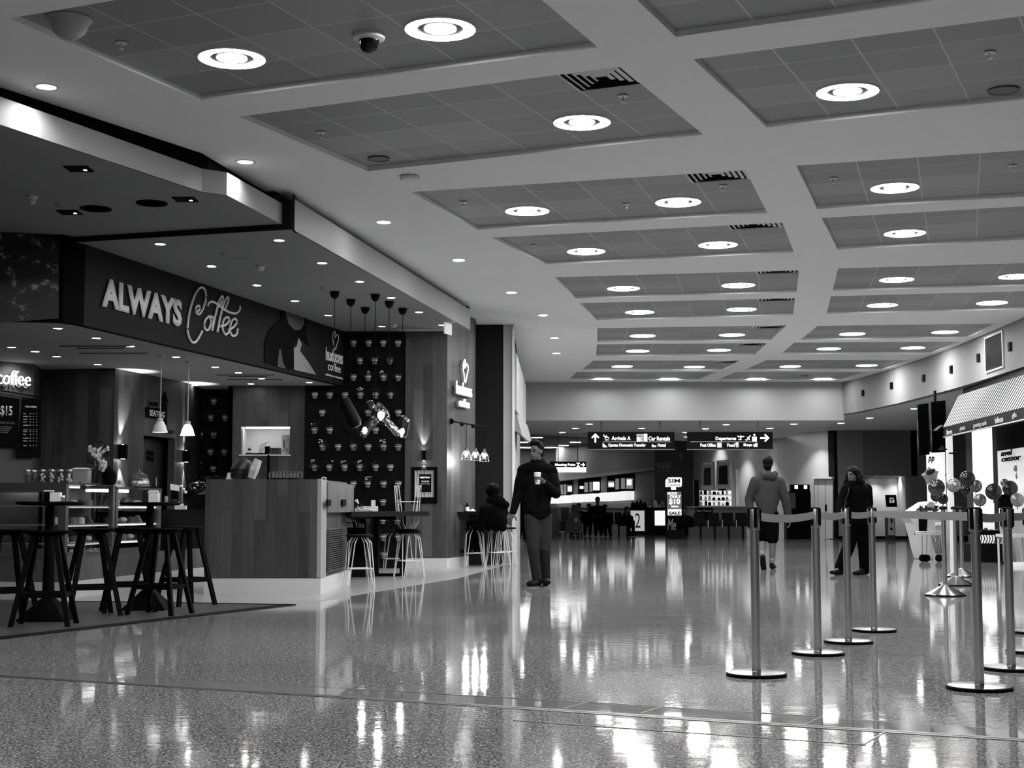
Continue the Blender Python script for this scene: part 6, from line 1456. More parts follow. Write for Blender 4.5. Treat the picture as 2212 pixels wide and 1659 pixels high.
# star and animal-like foil shapes
t = thing('star_balloon', 'pale star shaped foil balloon with a dark oval patch', 'balloon', tuple(aty(2012, 1030, 26.4))); c = aty(2010, 1028, 26.4); mb = MB(); pts = []
for i in range(10):
    a = 2 * PI * i / 10 + .5; r = .24 if i % 2 == 0 else .14; pts.append(Vector((math.cos(a) * r, 0, math.sin(a) * r)))
f_ = mb.bm.verts.new(c + Vector((0, -.1, 0))); b_ = mb.bm.verts.new(c + Vector((0, .1, 0))); vv = [mb.bm.verts.new(c + p) for p in pts]
for i in range(10): mb.bm.faces.new((f_, vv[i], vv[(i + 1) % 10])); mb.bm.faces.new((b_, vv[(i + 1) % 10], vv[i]))
bmesh.ops.subdivide_edges(mb.bm, edges=list(mb.bm.edges), cuts=2, use_grid_fill=True)
for i in range(3): bmesh.ops.smooth_vert(mb.bm, verts=mb.bm.verts, factor=.5, use_axis_x=True, use_axis_y=True, use_axis_z=True)
mb.build('foil_body', FOIL[2], t, smooth=True); q_ = aty(2010, 1019, 26.2); MB().ball(q_, (.10, .02, .05), 18, 6, Matrix.Rotation(-.4, 3, 'Y')).build('dark_patch', FOIL[0], t)
t = thing('figure_balloon', 'large pale lumpy foil balloon cut by the right edge', 'balloon', tuple(aty(2205, 1030, 26.8))); mb = MB()
for (x, y, r) in [(2206, 1000, .09), (2212, 1012, .11), (2196, 1012, .06), (2205, 1028, .10), (2212, 1040, .12), (2198, 990, .04)]: mb.ball(aty(x, y, 26.8), (r, r * .6, r), 14, 9)
mb.build('foil_body', FOIL[2], t, smooth=True)
t = thing('balloon_weight', 'dark stand carrying the balloon bunch by the shop panel', 'stand', tuple(aty(2172, 1105, 26.6))); p = aty(2172, 1105, 26.6); mb = MB(); mb.cyl((p.x, 26.6, 0), (p.x, 26.6, 1.35), .02); mb.cyl((p.x, 26.6, 0), (p.x, 26.6, .03), .2); mb.build('pole', BLKM, t); MB().box(p.x - .12, 26.55, 1.0, p.x + .12, 26.65, 1.25).build('panel', BLACK, t)

# ---- right wall things: white door, scale kiosk, niche lamps
wl = plane_fn((9.0, 49.4), (10.35, 47.6), 0)
wn = wl.n if wl.n.y < 0 else -wl.n
wl = plane_fn((9.0 + wn.x * .02, 49.4 + wn.y * .02), (10.35 + wn.x * .02, 47.6 + wn.y * .02)); 
t = thing('service_door', 'white double service door with a bright lintel in the far plaster wall', 'door', tuple(wl(1785, 1163)))
def on(f, n_, pts, th, nm, m, par): mb = MB(); P = [f(*p) for p in pts]; mb.hexa(P, [v + n_ * th for v in P]); return mb.build(nm, m, par)
DW = mat('door_white', .62, .45)
on(wl, wn, [(1761, 1165), (1783.5, 1164), (1783.5, 1034), (1761, 1034)], .03, 'door_leaf', DW, t); on(wl, wn, [(1785, 1164), (1800, 1163), (1800, 1034), (1785, 1034)], .03, 'door_leaf', DW, t)
[on(wl, wn, [(xx, 1164), (xx + 1, 1164), (xx + 1, 1036), (xx, 1036)], .034, 'door_seam', GREYP, t) for xx in (1760, 1768, 1783.6, 1800)]
on(wl, wn, [(1759, 1034), (1802, 1034), (1802, 1030), (1759, 1030)], .12, 'lintel', mat('lintel_white', .8, .4), t); on(wl, wn, [(1784.5, 1104), (1787.5, 1104), (1787.5, 1090), (1784.5, 1090)], .06, 'handle', BLACK, t)
t = thing('scale_kiosk', 'slim weighing kiosk whose black screen shows 0.0', 'kiosk', tuple(aty(1926, 1160, 46.6)))
a = aty(1917, 1158, 46.6); b = aty(1933, 1104, 46.6); MB().box(a.x, 46.6, 0, b.x, 46.9, b.z).build('column', mat('kiosk_black', .02, .4), t); a2 = aty(1919.5, 1156, 46.55); b2 = aty(1932, 1118, 46.55); MB().box(a2.x, 46.56, a2.z, b2.x, 46.6, b2.z).build('notice', mat('notice_pale', .4), t)
mb = MB(); c = aty(1925.5, 1142, 46.54); mb.tube([c + Vector((0, -.0, 0)), c + Vector((0, .015, 0))], .045, 6); c = aty(1926, 1125, 46.54); mb.box(c.x - .025, 46.54, c.z - .06, c.x + .025, 46.56, c.z + .06); mb.build('notice_marks', BLACK, t)
a = aty(1916, 1095, 46.5); b = aty(1937, 1069, 46.5); MB().hexa([(a.x, 46.45, a.z), (b.x, 46.45, a.z), (b.x, 46.6, a.z), (a.x, 46.6, a.z)], [(a.x - .02, 46.5, b.z), (b.x - .02, 46.5, b.z), (b.x - .02, 46.65, b.z), (a.x - .02, 46.65, b.z)]).build('screen', BLACK, t)
a = aty(1922, 1086, 46.4); text('digits', '0.0', mat('digit_glow', .8, emit=.35), t, (a.x, 46.42, a.z), (1, 0, 0), .15, .10, depth=.003); a = aty(1922, 1078, 46.4); MB().box(a.x, 46.44, a.z, a.x + .14, 46.455, a.z + .05).build('header_mark', mat('header_grey', .3, emit=.06), t)
for k, (x, y) in enumerate([(1893, 1025), (1938, 1026)]): p = aty(x, y, 48.25); p.z = 2.05; downlight(tuple(p), 'niche downlight above the scale kiosk, %s of the pair' % ['left', 'right'][k], .06, 55, 'niche downlights', 120)
# ticket machines
a = aty(1700, 1163, 47.3); b = aty(1751, 1060, 47.3)
t = thing('ticket_machine', 'black twin vending cabinet with two small lit tops beside the white door', 'machine', (a.x, 47.3, 0)); MB().box(a.x, 47.3, 0, b.x, 47.8, b.z - .03).build('cabinet', BLKG, t)
for x in (1720, 1740): p = aty(x, 1052, 47.3); MB().box(p.x - .14, 47.3, b.z - .03, p.x + .14, 47.7, p.z + .08).build('head_unit', BLACK, t); MB().box(p.x - .05, 47.29, p.z - .06, p.x + .05, 47.3, p.z + .05).build('lit_window', mat('tiny_glow', .8, emit=1.2), t)
mb = MB(); p = aty(1703, 1085, 47.2); mb.box(p.x, 47.26, 1.0, p.x + .25, 47.3, 1.5); mb.build('front_panel', mat('panel_dim', .05, .3), t)

# ================================================================== FAR BACKGROUND, 50 to 62 m away
FA, FB = Vector((2.1, 69.5)), Vector((7.4, 57.6)); ff = plane_fn(FA, FB, 0); fn_ = ff.n if ff.n.y < 0 else -ff.n
GP = mat('far_wall_grey', .22, .6)
mb = MB(); mb.slab(FA, FB, .15, 0, 3.9); struct(mb.build('wall_far_windows', GP))
def fo(o): return plane_fn((FA.x + fn_.x * o, FA.y + fn_.y * o), (FB.x + fn_.x * o, FB.y + fn_.y * o))
PB = mat('band_pale', .35, .5); WHL = mat('counter_glow', .8, .5, emit=.30)
def shop_bay(x0, x1, y0t, y1t, y0m, y1m, y0b, y1b, lab):
    f1 = fo(.03); t = thing('rental_booth', lab, 'booth', tuple(f1((x0 + x1) / 2, y1b)), 0, 'row of rental booths in the far wall')
    on(f1, fn_, [(x0, y0m), (x1, y1m), (x1, y1t), (x0, y0t)], .02, 'dark_window', BLKG, t)
    xm = (x0 + x1) / 2; on(fo(.05), fn_, [(x0, y0b), (xm - .5, (y0b + y1b) / 2), (xm - .5, (y0m + y1m) / 2), (x0, y0m)], .4, 'lit_counter', WHL, t); on(fo(.05), fn_, [(xm + .5, (y0b + y1b) / 2), (x1, y1b), (x1, y1m), (xm + .5, (y0m + y1m) / 2)], .4, 'lit_counter', WHL, t)
    return t
sc_ = mat('screen_glow', .8, emit=.8); sg_ = mat('screen_dim', .15, emit=.05)
B1 = shop_bay(1312, 1370, 1027, 1020, 1065, 1061, 1083, 1080, 'booth nearest in the far row with two lit monitors')
B2 = shop_bay(1249.5, 1297, 1035, 1030, 1069, 1066, 1085.5, 1083, 'middle booth of the far row with a bright white notice')
B3 = shop_bay(1204, 1237, 1039, 1037, 1072, 1070, 1088, 1086, 'farthest booth of the far row, beside the walking man')
f2 = fo(.07)
for (B, x0, y0, x1, y1, m) in [(B1, 1314, 1053, 1327, 1039, sg_), (B1, 1315.5, 1051, 1325.5, 1043, sc_), (B1, 1353, 1056, 1367, 1033, sg_), (B1, 1355, 1048, 1364, 1036, sc_), (B1, 1330, 1057, 1337, 1034, sg_), (B1, 1342, 1056, 1350, 1033, sg_), (B2, 1253, 1056, 1260, 1050, sc_), (B2, 1282, 1059, 1295, 1041, sc_), (B2, 1263, 1063, 1270, 1042, sg_), (B2, 1274, 1062, 1280, 1041, sg_), (B3, 1225, 1063, 1236, 1048, sg_), (B3, 1228, 1061, 1235, 1051, sc_), (B3, 1210, 1068, 1216, 1047, sg_), (B3, 1218, 1068, 1223, 1046, sg_)]:
    f3 = fo(.07 if m is sg_ else .09); on(f3, fn_, [(x0, y0), (x1, y0), (x1, y1), (x0, y1)], .015, 'screen', m, B)
on(fo(.03), fn_, [(1205, 1040), (1500, 1006), (1500, 1000), (1205, 1034)], .12, 'far_band', PB, None)['kind'] = 'structure'
on(fo(.03), fn_, [(1205, 1097), (1365, 1098), (1365, 1080), (1205, 1088)], .05, 'low_band', mat('low_band_grey', .3), None)['kind'] = 'structure'
# dark meeting point wall
YM = 57.2; a = aty(1415, 1150, YM); b = aty(1499, 925, YM)
mb = MB(); mb.box(a.x, YM, 0, b.x, YM + .15, 3.9); struct(mb.build('wall_meeting_point', mat('meeting_wall', .02, .5, noise=.3, nscale=1.5)))
t = thing('meeting_sign', 'dim MEETING POINT lettering on the dark far wall', 'lettering', tuple(aty(1435, 1010, YM))); MP = mat('dim_letters', .3, .5)
p = aty(1418, 1013, YM - .01); q_ = aty(1449, 999, YM - .01); text('letters', 'MEETING POINT', MP, t, p, (1, 0, 0), q_.x - p.x, q_.z - p.z, depth=.01, bold=.02); p = aty(1419, 1021, YM - .01); text('small_letters', 'Meet your friends here', MP, t, p, (1, 0, 0), .55, .09, depth=.01)
t = thing('wall_emblem', 'small white winged figure emblem on the dark far wall', 'emblem', tuple(aty(1470, 985, YM))); mb = MB(); c = aty(1470, 986, YM - .02)
for s_ in (1, -1): mb.tube([c, c + Vector((s_ * .10, 0, .05)), c + Vector((s_ * .16, 0, .18))], [.03, .02, .006], 6)
mb.tube([c + Vector((0, 0, .1)), c, c - Vector((0, 0, .12))], [.02, .035, .01], 6); mb.ball(c + Vector((0, 0, .13)), .03); mb.build('figure', MP, t)
# sim card sign and counter
YSM = 55.0
def Q(x, y, D=YSM): return aty(x, y, D)
t = thing('sign_tower', 'tall lit sign tower reading SIM CARDS and NOW ONLY $10 SALE', 'sign', tuple(Q(1456, 1150))); LT = mat('tower_white', .8, emit=.36); LTD = mat('tower_grey', .12, emit=.0)
mb = MB(); P = [Q(1438, 1052), Q(1471, 1052), Q(1473, 1048), Q(1473, 1034), Q(1471, 1031), Q(1444, 1031), Q(1438, 1037)]; mb.hexa(P, [v + Vector((0, .1, 0)) for v in P]); mb.build('top_sign', LT, t)
a = Q(1443, 1043, YSM - .005); b = Q(1469, 1034, YSM - .005); text('letters', 'SIM', mat('tower_letter', .08), t, a, (1, 0, 0), b.x - a.x, b.z - a.z, depth=.01, bold=.02); a = Q(1442, 1050.5, YSM - .005); text('letters', 'CARDS', MATS['tower_letter'], t, a, (1, 0, 0), b.x - a.x, .09, depth=.01)
a = Q(1450, 1058); MB().box(a.x, YSM, a.z, a.x + .18, YSM + .08, a.z + .12).build('neck', LT, t)
a = Q(1438, 1152); b = Q(1475, 1058); MB().box(a.x, YSM, 0, b.x, YSM + .2, b.z).build('pillar', BLKM, t)
a = Q(1441, 1114, YSM - .01); b = Q(1472, 1062, YSM - .01); MB().box(a.x, YSM - .01, a.z, b.x, YSM, b.z).build('poster_panel', mat('tower_mid', .25, emit=.04), t)
for s, x0, x1, yt, yb_ in [('NOW', 1442, 1463, 1063, 1069), ('ONLY', 1447, 1471, 1069.5, 1075.5), ('$10', 1445, 1469, 1077, 1091), ('SPECIAL', 1450, 1466, 1092.5, 1096)]:
    a = Q(x0, yb_, YSM - .015); b = Q(x1, yt, YSM - .015); text('letters', s, mat('tower_text', .8, emit=.5), t, a, (1, 0, 0), b.x - a.x, b.z - a.z, depth=.01, bold=.03)
a = Q(1443, 1113, YSM - .015); b = Q(1472, 1100, YSM - .015); MB().box(a.x, YSM - .02, a.z, b.x, YSM - .01, b.z).build('sale_panel', LT, t); a = Q(1445, 1112, YSM - .025); b = Q(1470, 1105, YSM); text('letters', 'SALE', BLACK, t, a, (1, 0, 0), b.x - a.x, b.z - a.z, depth=.01, bold=.04)
a = Q(1442, 1146, YSM - .01); b = Q(1460, 1121, YSM - .01); text('letters', 'Me', MATS['tower_mid'], t, a, (1, 0, 0), b.x - a.x, b.z - a.z, depth=.01, shear=.2)
t = thing('kiosk_counter', 'dark kiosk counter with two pale front panels left of the sign tower', 'counter', tuple(Q(1400, 1150, 55.6))); a = Q(1364, 1152, 55.6); b = Q(1438, 1098, 55.6); MB().box(a.x, 55.6, 0, b.x, 56.4, b.z - .02).build('body', BLKM, t); MB().box(a.x - .05, 55.55, b.z - .02, b.x, 56.45, b.z + .03).build('worktop', BLACK, t)
a = Q(1363, 1147, 55.5); b = Q(1392, 1103, 55.5); MB().box(a.x, 55.5, a.z, b.x, 55.6, b.z).build('left_panel', mat('panel_left', .45, emit=.16), t); a = Q(1372, 1140, 55.48); text('mark', '2', MATS['tower_letter'], t, (a.x, 55.49, a.z), (1, 0, 0), .2, .55, depth=.008)
a = Q(1415, 1135, 55.5); b = Q(1437.5, 1103, 55.5); MB().box(a.x, 55.5, a.z, b.x, 55.6, b.z).build('right_panel', mat('panel_right', .7, emit=.34), t)
r_ = random.Random(12)
for k, (x, w_, h_, m) in enumerate([(1368, .1, .2, BLACK), (1376, .08, .25, BLACK), (1384, .06, .3, BLACK), (1392, .1, .2, BLACK), (1399, .06, .16, GREYP), (1404, .05, .1, PLAST), (1410, .05, .45, GREYP), (1415, .10, .28, PAPER), (1425, .06, .12, PLAST), (1431, .09, .24, GREYP)]):
    p = Q(x, 1098, 55.9); mb = MB(); mb.lathe([(w_, 0), (w_ * .9, h_ * .6), (w_ * .3, h_)], (p.x, p.y, b.z * 0 + Q(1400, 1098, 55.6).z + .03), 8); tag(mb.build('merchandise', m), 'small item on the far kiosk counter, %s from left' % ORD[k], 'goods', 'goods on the far kiosk')
# snack and sim stall on the right of the tower
YK = 49.6
t = thing('stall_counter', 'grey stall counter with a black name board behind the waiting seats', 'counter', tuple(aty(1560, 1112, YK))); a = aty(1490, 1112, YK); b = aty(1612, 1095, YK)
MB().box(a.x, YK, 0, b.x, YK + .9, b.z - .02).build('body', mat('stall_grey', .12, .5), t); MB().box(a.x, YK - .05, b.z - .02, b.x, YK + .95, b.z + .02).build('worktop', GREYP, t)
a = aty(1502, 1116, YK - .02); c = aty(1540, 1094, YK - .02); MB().box(a.x, YK - .02, a.z - .3, c.x, YK, c.z).build('name_board', BLACK, t); p = aty(1505, 1106, YK - .03); q_ = aty(1537, 1100, YK); text('letters', 'Sim Planet', MP, t, p, (1, 0, 0), q_.x - p.x, q_.z - p.z, depth=.008)
YP = 50.9
for k, (x0, x1, xd, yt, yb_) in enumerate([(1515, 1541, 1548, 997, 1058), (1547, 1577, 1586, 992, 1056)]):
    t = thing('display_tower', 'tall phone shaped display with a black screen above the stall, %s one' % ['left', 'right'][k], 'display', tuple(aty((x0 + x1) / 2, yb_, YP)), 0, 'tall displays over the stall')
    P = [aty(x0, yb_, YP), aty(x1, yb_, YP), aty(x1, yt, YP), aty(x0 + 1, yt + 3, YP)]; Pb = [v + Vector((.12, .5, 0)) for v in P]; MB().hexa(P, Pb).build('casing', mat('tower_casing', .22, .4), t)
    P = [aty(x0 + 5, yb_ - 10, YP - .01), aty(x1 - 5, yb_ - 10, YP - .01), aty(x1 - 6, yt + 13, YP - .01), aty(x0 + 6, yt + 15, YP - .01)]; MB().hexa(P, [v + Vector((0, -.02, 0)) for v in P]).build('screen', BLKG, t)
    a = aty(x0 + 4, yt + 4, YP); MB().box(a.x, YP - .03, a.z - .04, a.x + .3, YP, a.z + .02).build('header', mat('tower_hdr', .5), t)
    c = aty((x0 + x1) / 2, yb_, YP); MB().box(c.x - .12, YP + .1, 1.0, c.x + .12, YP + .4, c.z + .02).build('stand', BLKM, t)
t = thing('lit_showcase', 'crowded glowing glass showcase on the far stall', 'display case', tuple(aty(1550, 1092, 50.1))); r_ = random.Random(21)
mb = MB(); a = aty(1512, 1094, 50.35); b = aty(1580, 1060, 50.35); mb.box(a.x, 50.35, 1.08, b.x, 50.38, b.z); mb.build('back_panel', mat('case_glow', .6, emit=.25), t)
for j in range(3): y = 1093 - j * 12; a = aty(1512, y, 50.1); b = aty(1582, y, 50.1); MB().box(a.x, 49.95, a.z - .01, b.x, 50.34, a.z + .01).build('shelf', PLAST, t)
for j in range(3):
    for i in range(7):
        x = 1515 + i * 9.3 + r_.uniform(-1, 1); y = 1093 - j * 12; a = aty(x, y, 50.05); hh = r_.uniform(.08, .17); w_ = r_.uniform(.03, .06)
        mb = MB(); mb.lathe([(w_, 0), (w_, hh * .7), (w_ * .5, hh)], (a.x, 50.05, a.z + .01), 8); tag(mb.build('packaged_goods', r_.choice([BLACK, PAPER, GREYP, PLAST, BLACK])), 'packaged item in the far glowing showcase, %s shelf, %s' % (['bottom', 'middle', 'top'][j], ORD[i]), 'goods', 'goods in the far showcase')
a = aty(1583, 1094, 50.9); b = aty(1588, 1014, 50.9); tag(MB().box(a.x + .1, 50.8, 0, b.x + .1, 51.0, b.z).build('panel', PLAST), 'narrow white upright panel right of the tall displays', 'panel')
a = aty(1500, 1095, 51.8); b = aty(1509, 1037, 51.8); tag(MB().box(a.x, 51.8, 0, b.x, 52.2, b.z).build('cabinet', BLKM), 'narrow dark cabinet left of the tall displays', 'cabinet')
# waiting seats
def seat_row(px0, px1, yb, n, D, lab, cnt0=0):
    a = aty(px0, yb, D).x; b = aty(px1, yb, D).x; w_ = (b - a) / n; 
    for i in range(n):
        x = a + w_ * (i + .5); t = thing('waiting_seat', '%s, %s' % (lab, COLN[i]), 'seat', (x, D, 0), 0, 'black waiting seats')
        MB().hexa([(x - w_ * .44, D, .42), (x + w_ * .44, D, .42), (x + w_ * .44, D + .45, .40), (x - w_ * .44, D + .45, .40)], [(x - w_ * .44, D, .47), (x + w_ * .44, D, .47), (x + w_ * .44, D + .45, .45), (x - w_ * .44, D + .45, .45)]).build('seat', BLKM, t)
        MB().hexa([(x - w_ * .44, D + .42, .45), (x + w_ * .44, D + .42, .45), (x + w_ * .44, D + .47, .45), (x - w_ * .44, D + .47, .45)], [(x - w_ * .40, D + .52, .85), (x + w_ * .40, D + .52, .85), (x + w_ * .40, D + .56, .85), (x - w_ * .40, D + .56, .85)]).build('backrest', BLKM, t)
        MB().box(x + w_ * .46, D + .0, .38, x + w_ * .5, D + .5, .62).build('armrest', STEEL, t)
        MB().box(x - .03, D + .15, 0, x + .03, D + .25, .42).build('leg', BLKM, t)
seat_row(1500, 1622, 1150, 4, 47.8, 'black waiting seat in front of the stall'); seat_row(1310, 1365, 1150, 3, 54.0, 'black waiting seat near the kiosk counter')
# luggage trolleys and boxes among the waiting group
for k, (x0, x1, yt, D) in enumerate([(1210, 1232, 1096, 53.0), (1233, 1250, 1090, 52.5), (1222, 1256, 1108, 51.0)]):
    a = aty(x0, 1155, D); b = aty(x1, yt, D); t = thing('loaded_trolley', 'dark loaded luggage trolley left of the waiting group, %s' % ['leftmost', 'tallest', 'in front'][k], 'trolley', ((a.x + b.x) / 2, D, 0), 0, 'loaded luggage trolleys')
    MB().box(a.x, D, .18, b.x, D + .7, .55).build('suitcase', mat('case_dark', .012, .5), t); MB().box(a.x + .06, D, .56, b.x - .05, D + .6, max(.8, b.z)).build('suitcase', mat('case_dark2', .02, .5), t)
    mb = MB(); mb.tube([(a.x - .03, D, .15), (b.x + .03, D, .15)], .02, 6); mb.tube([(a.x - .03, D + .7, .1), (a.x - .03, D + .75, 1.0), (b.x + .03, D + .75, 1.0), (b.x + .03, D + .7, .1)], .015, 6); mb.build('frame', STEEL, t)
    for x in (a.x, b.x): MB().tube([(x - .02, D + .05, .07), (x + .02, D + .05, .07)], .07, 12).build('wheel', BLACK, t)
a = aty(1240, 1128, 50.9); b = aty(1248, 1119, 50.9); tag(MB().box(a.x, 50.9, a.z, b.x, 50.99, b.z).build('paper_bag', GREYP), 'pale carrier bag hanging on the front trolley', 'bag')
# counter at far left behind the walking man, passage shop awning
a = aty(1208, 1125, 56); b = aty(1190, 1098, 56); tag(MB().box(b.x, 56, 0, a.x, 56.5, 1.02).build('counter', mat('far_counter', .25, .5)), 'pale counter glimpsed behind the walking man', 'counter')
# shop projecting from the passage wall: board, sloping canopy and lit edge
t = thing('passage_shop_sign', 'pale shop board and canopy edge projecting along the passage wall', 'sign', (.2, 32, 2.4))
MB().hexa([(.045, 28.1, 2.9), (.30, 35.5, 2.9), (.34, 35.5, 2.9), (.09, 28.1, 2.9)], [(.045, 28.1, 4.0), (.30, 35.5, 4.0), (.34, 35.5, 4.0), (.09, 28.1, 4.0)]).build('board', mat('board_pale', .5, .4), t)
MB().hexa([(.05, 29, 2.55), (.30, 33.5, 2.55), (.48, 33.5, 2.45), (.2, 29, 2.45)], [(.05, 29, 2.9), (.30, 33.5, 2.9), (.36, 33.5, 2.9), (.09, 29, 2.9)]).build('canopy', mat('canopy_grey', .3, .5), t)
MB().box(.015, 26.7, .0, .05, 26.78, H).build('trim_17', mat('edge_bright', .7, .3))['kind'] = 'structure'
# ================================================================== PEOPLE
def remeshed(name, mb, m, parent, voxel, smooth=2):
    me = bpy.data.meshes.new('tmp'); bmesh.ops.recalc_face_normals(mb.bm, faces=mb.bm.faces); mb.bm.to_mesh(me); mb.bm.free()
    o = bpy.data.objects.new('tmp', me); COL.objects.link(o)
    r = o.modifiers.new('r', 'REMESH'); r.mode = 'VOXEL'; r.voxel_size = voxel; r.use_smooth_shade = True
    s = o.modifiers.new('s', 'SMOOTH'); s.factor = .5; s.iterations = smooth
    ev = o.evaluated_get(bpy.context.evaluated_depsgraph_get()); me2 = bpy.data.meshes.new_from_object(ev); bpy.data.objects.remove(o); bpy.data.meshes.remove(me)
    bm = bmesh.new(); bm.from_mesh(me2); bpy.data.meshes.remove(me2); q = MB(); q.bm.free(); q.bm = bm
    return q.build(name, m, parent, smooth=True)
def limb(mb, pts, rs, n=14, cap=True):
    """tapered limb with round ends and joints"""
    P = [Vector(p) for p in pts]
    mb.tube(P, rs, n)
    for p, r in zip(P, rs): mb.ball(p, r * 1.0, n, 8)
def ell(mb, c, r, rot=None, n=18): mb.ball(c, r, n, 12, rot)
def foot(mb, ankle, toe, w=.045, h=.055):
    a = Vector(ankle); t = Vector(toe); d = (t - a); d.z = 0; L = d.length; d.normalize(); side = Vector((-d.y, d.x, 0)); heel = a - d * .055
    pts = [(heel, w * .8, h), (a + d * .0, w * .85, h * 1.15), (a + d * (L * .45), w * .95, h * .8), (a + d * (L * .8), w * 1.05, h * .62), (a + d * L, w * .8, h * .5)]
    z0 = min(a.z, t.z)
    rings = []
    for c, ww, hh in pts:
        u = (c - heel).length / (L + .055); zb = heel.z * 0 + (1 - u) * (a.z - .07) + u * (t.z)
        zb = max(zb, .002)
        rg = [c + side * ww * math.cos(th) + Vector((0, 0, 0)) for th in [2 * PI * k / 14 for k in range(14)]]
        rings.append([mb.bm.verts.new(Vector((c.x, c.y, 0)) + side * ww * math.cos(2 * PI * k / 14) + Vector((0, 0, zb + hh + hh * math.sin(2 * PI * k / 14)))) for k in range(14)])
    for i in range(len(rings) - 1): mb.bridge(rings[i], rings[i + 1])
    mb.bm.faces.new(rings[0][::-1]); mb.bm.faces.new(rings[-1])
def head(mb, c, face, s=1.0, tilt=0.0):
    """skull, jaw, nose, ears, brow; face = horizontal facing direction"""
    f = Vector(face).normalized(); sd = Vector((-f.y, f.x, 0)); up = Vector((0, 0, 1)); c = Vector(c)
    M = Matrix((sd, f, up)).transposed()
    ell(mb, c + up * .02 * s, (.074 * s, .092 * s, .095 * s), M); ell(mb, c + f * .02 * s - up * .045 * s, (.058 * s, .07 * s, .065 * s), M); ell(mb, c + f * .045 * s - up * .085 * s, (.032 * s, .035 * s, .028 * s), M)
    mb.tube([c + f * .082 * s + up * .01 * s, c + f * .105 * s - up * .025 * s, c + f * .088 * s - up * .032 * s], [.009 * s, .014 * s, .012 * s], 8)
    ell(mb, c + f * .078 * s + up * .022 * s, (.05 * s, .015 * s, .01 * s), M)
    ell(mb, c + f * .083 * s - up * .055 * s, (.024 * s, .012 * s, .008 * s), M)
    for q in (-1, 1): ell(mb, c + sd * q * .076 * s - up * .005 * s, (.010 * s, .018 * s, .028 * s), M)
def face_bits(t, c, f, s=1.0):
    f = Vector(f).normalized(); sd = Vector((-f.y, f.x, 0)); c = Vector(c); up = Vector((0, 0, 1))
    for q in (-1, 1): MB().ball(c + sd * q * .030 * s + f * .0835 * s + up * .006 * s, (.010 * s, .010 * s, .006 * s), 8, 6).build('eye', BLKG, t)
    mb = MB(); [mb.ball(c + sd * q * .032 * s + f * .088 * s + up * .024 * s, (.017 * s, .006 * s, .005 * s), 8, 5) for q in (-1, 1)]; mb.build('eyebrows', HAIR, t)
def hand(mb, wrist, d, palm_n, curl=.5, s=1.0, right=True):
    """palm and five separate fingers; d = direction of the hand, palm_n = normal out of the palm"""
    d = Vector(d).normalized(); pn = Vector(palm_n); pn = (pn - d * pn.dot(d)).normalized(); sd = d.cross(pn) * (1 if right else -1); w = Vector(wrist)
    M = Matrix((sd, d, pn)).transposed(); ell(mb, w + d * .045 * s, (.040 * s, .052 * s, .017 * s), M, 12)
    for i, (o, l) in enumerate(((-.029, .062), (-.010, .075), (.010, .078), (.029, .070))):
        b = w + d * .082 * s + sd * o * s; l *= s; a1 = curl * .8; a2 = curl * 1.7
        p1 = b + (d * math.cos(a1) + pn * math.sin(a1)) * l * .5; p2 = p1 + (d * math.cos(a2) + pn * math.sin(a2)) * l * .5
        limb(mb, [b, p1, p2], [.0095 * s, .0088 * s, .0075 * s], 8)
    b = w + d * .03 * s + sd * .034 * s; p1 = b + (sd * .75 + d * .5 + pn * .35).normalized() * .04 * s; p2 = p1 + (sd * .1 + d * .8 + pn * .6).normalized() * .03 * s
    limb(mb, [b, p1, p2], [.013 * s, .011 * s, .009 * s], 8)
HAIR = mat('hair_dark', .003, .6, spec=.06); DENIM = mat('trousers_grey', .022, .9, spec=.04, noise=.3, nscale=14); JACK = mat('jacket_dark', .004, .9, spec=.04, noise=.2, nscale=12); JACKY = mat('jacket_yoke', .002, .9, spec=.03); HOOD = mat('hoodie_grey', .035, .9, spec=.04, noise=.2, nscale=20); CLOTH = mat('cloth_black', .0015, .9, spec=.03); up_ = Vector((0, 0, 1)); SHOE = mat('shoe_dark', .004, .6, spec=.1); SOLE = mat('sole_pale', .12, .6)
SKIN_D = mat('skin_dim', .09, .6, spec=.2)

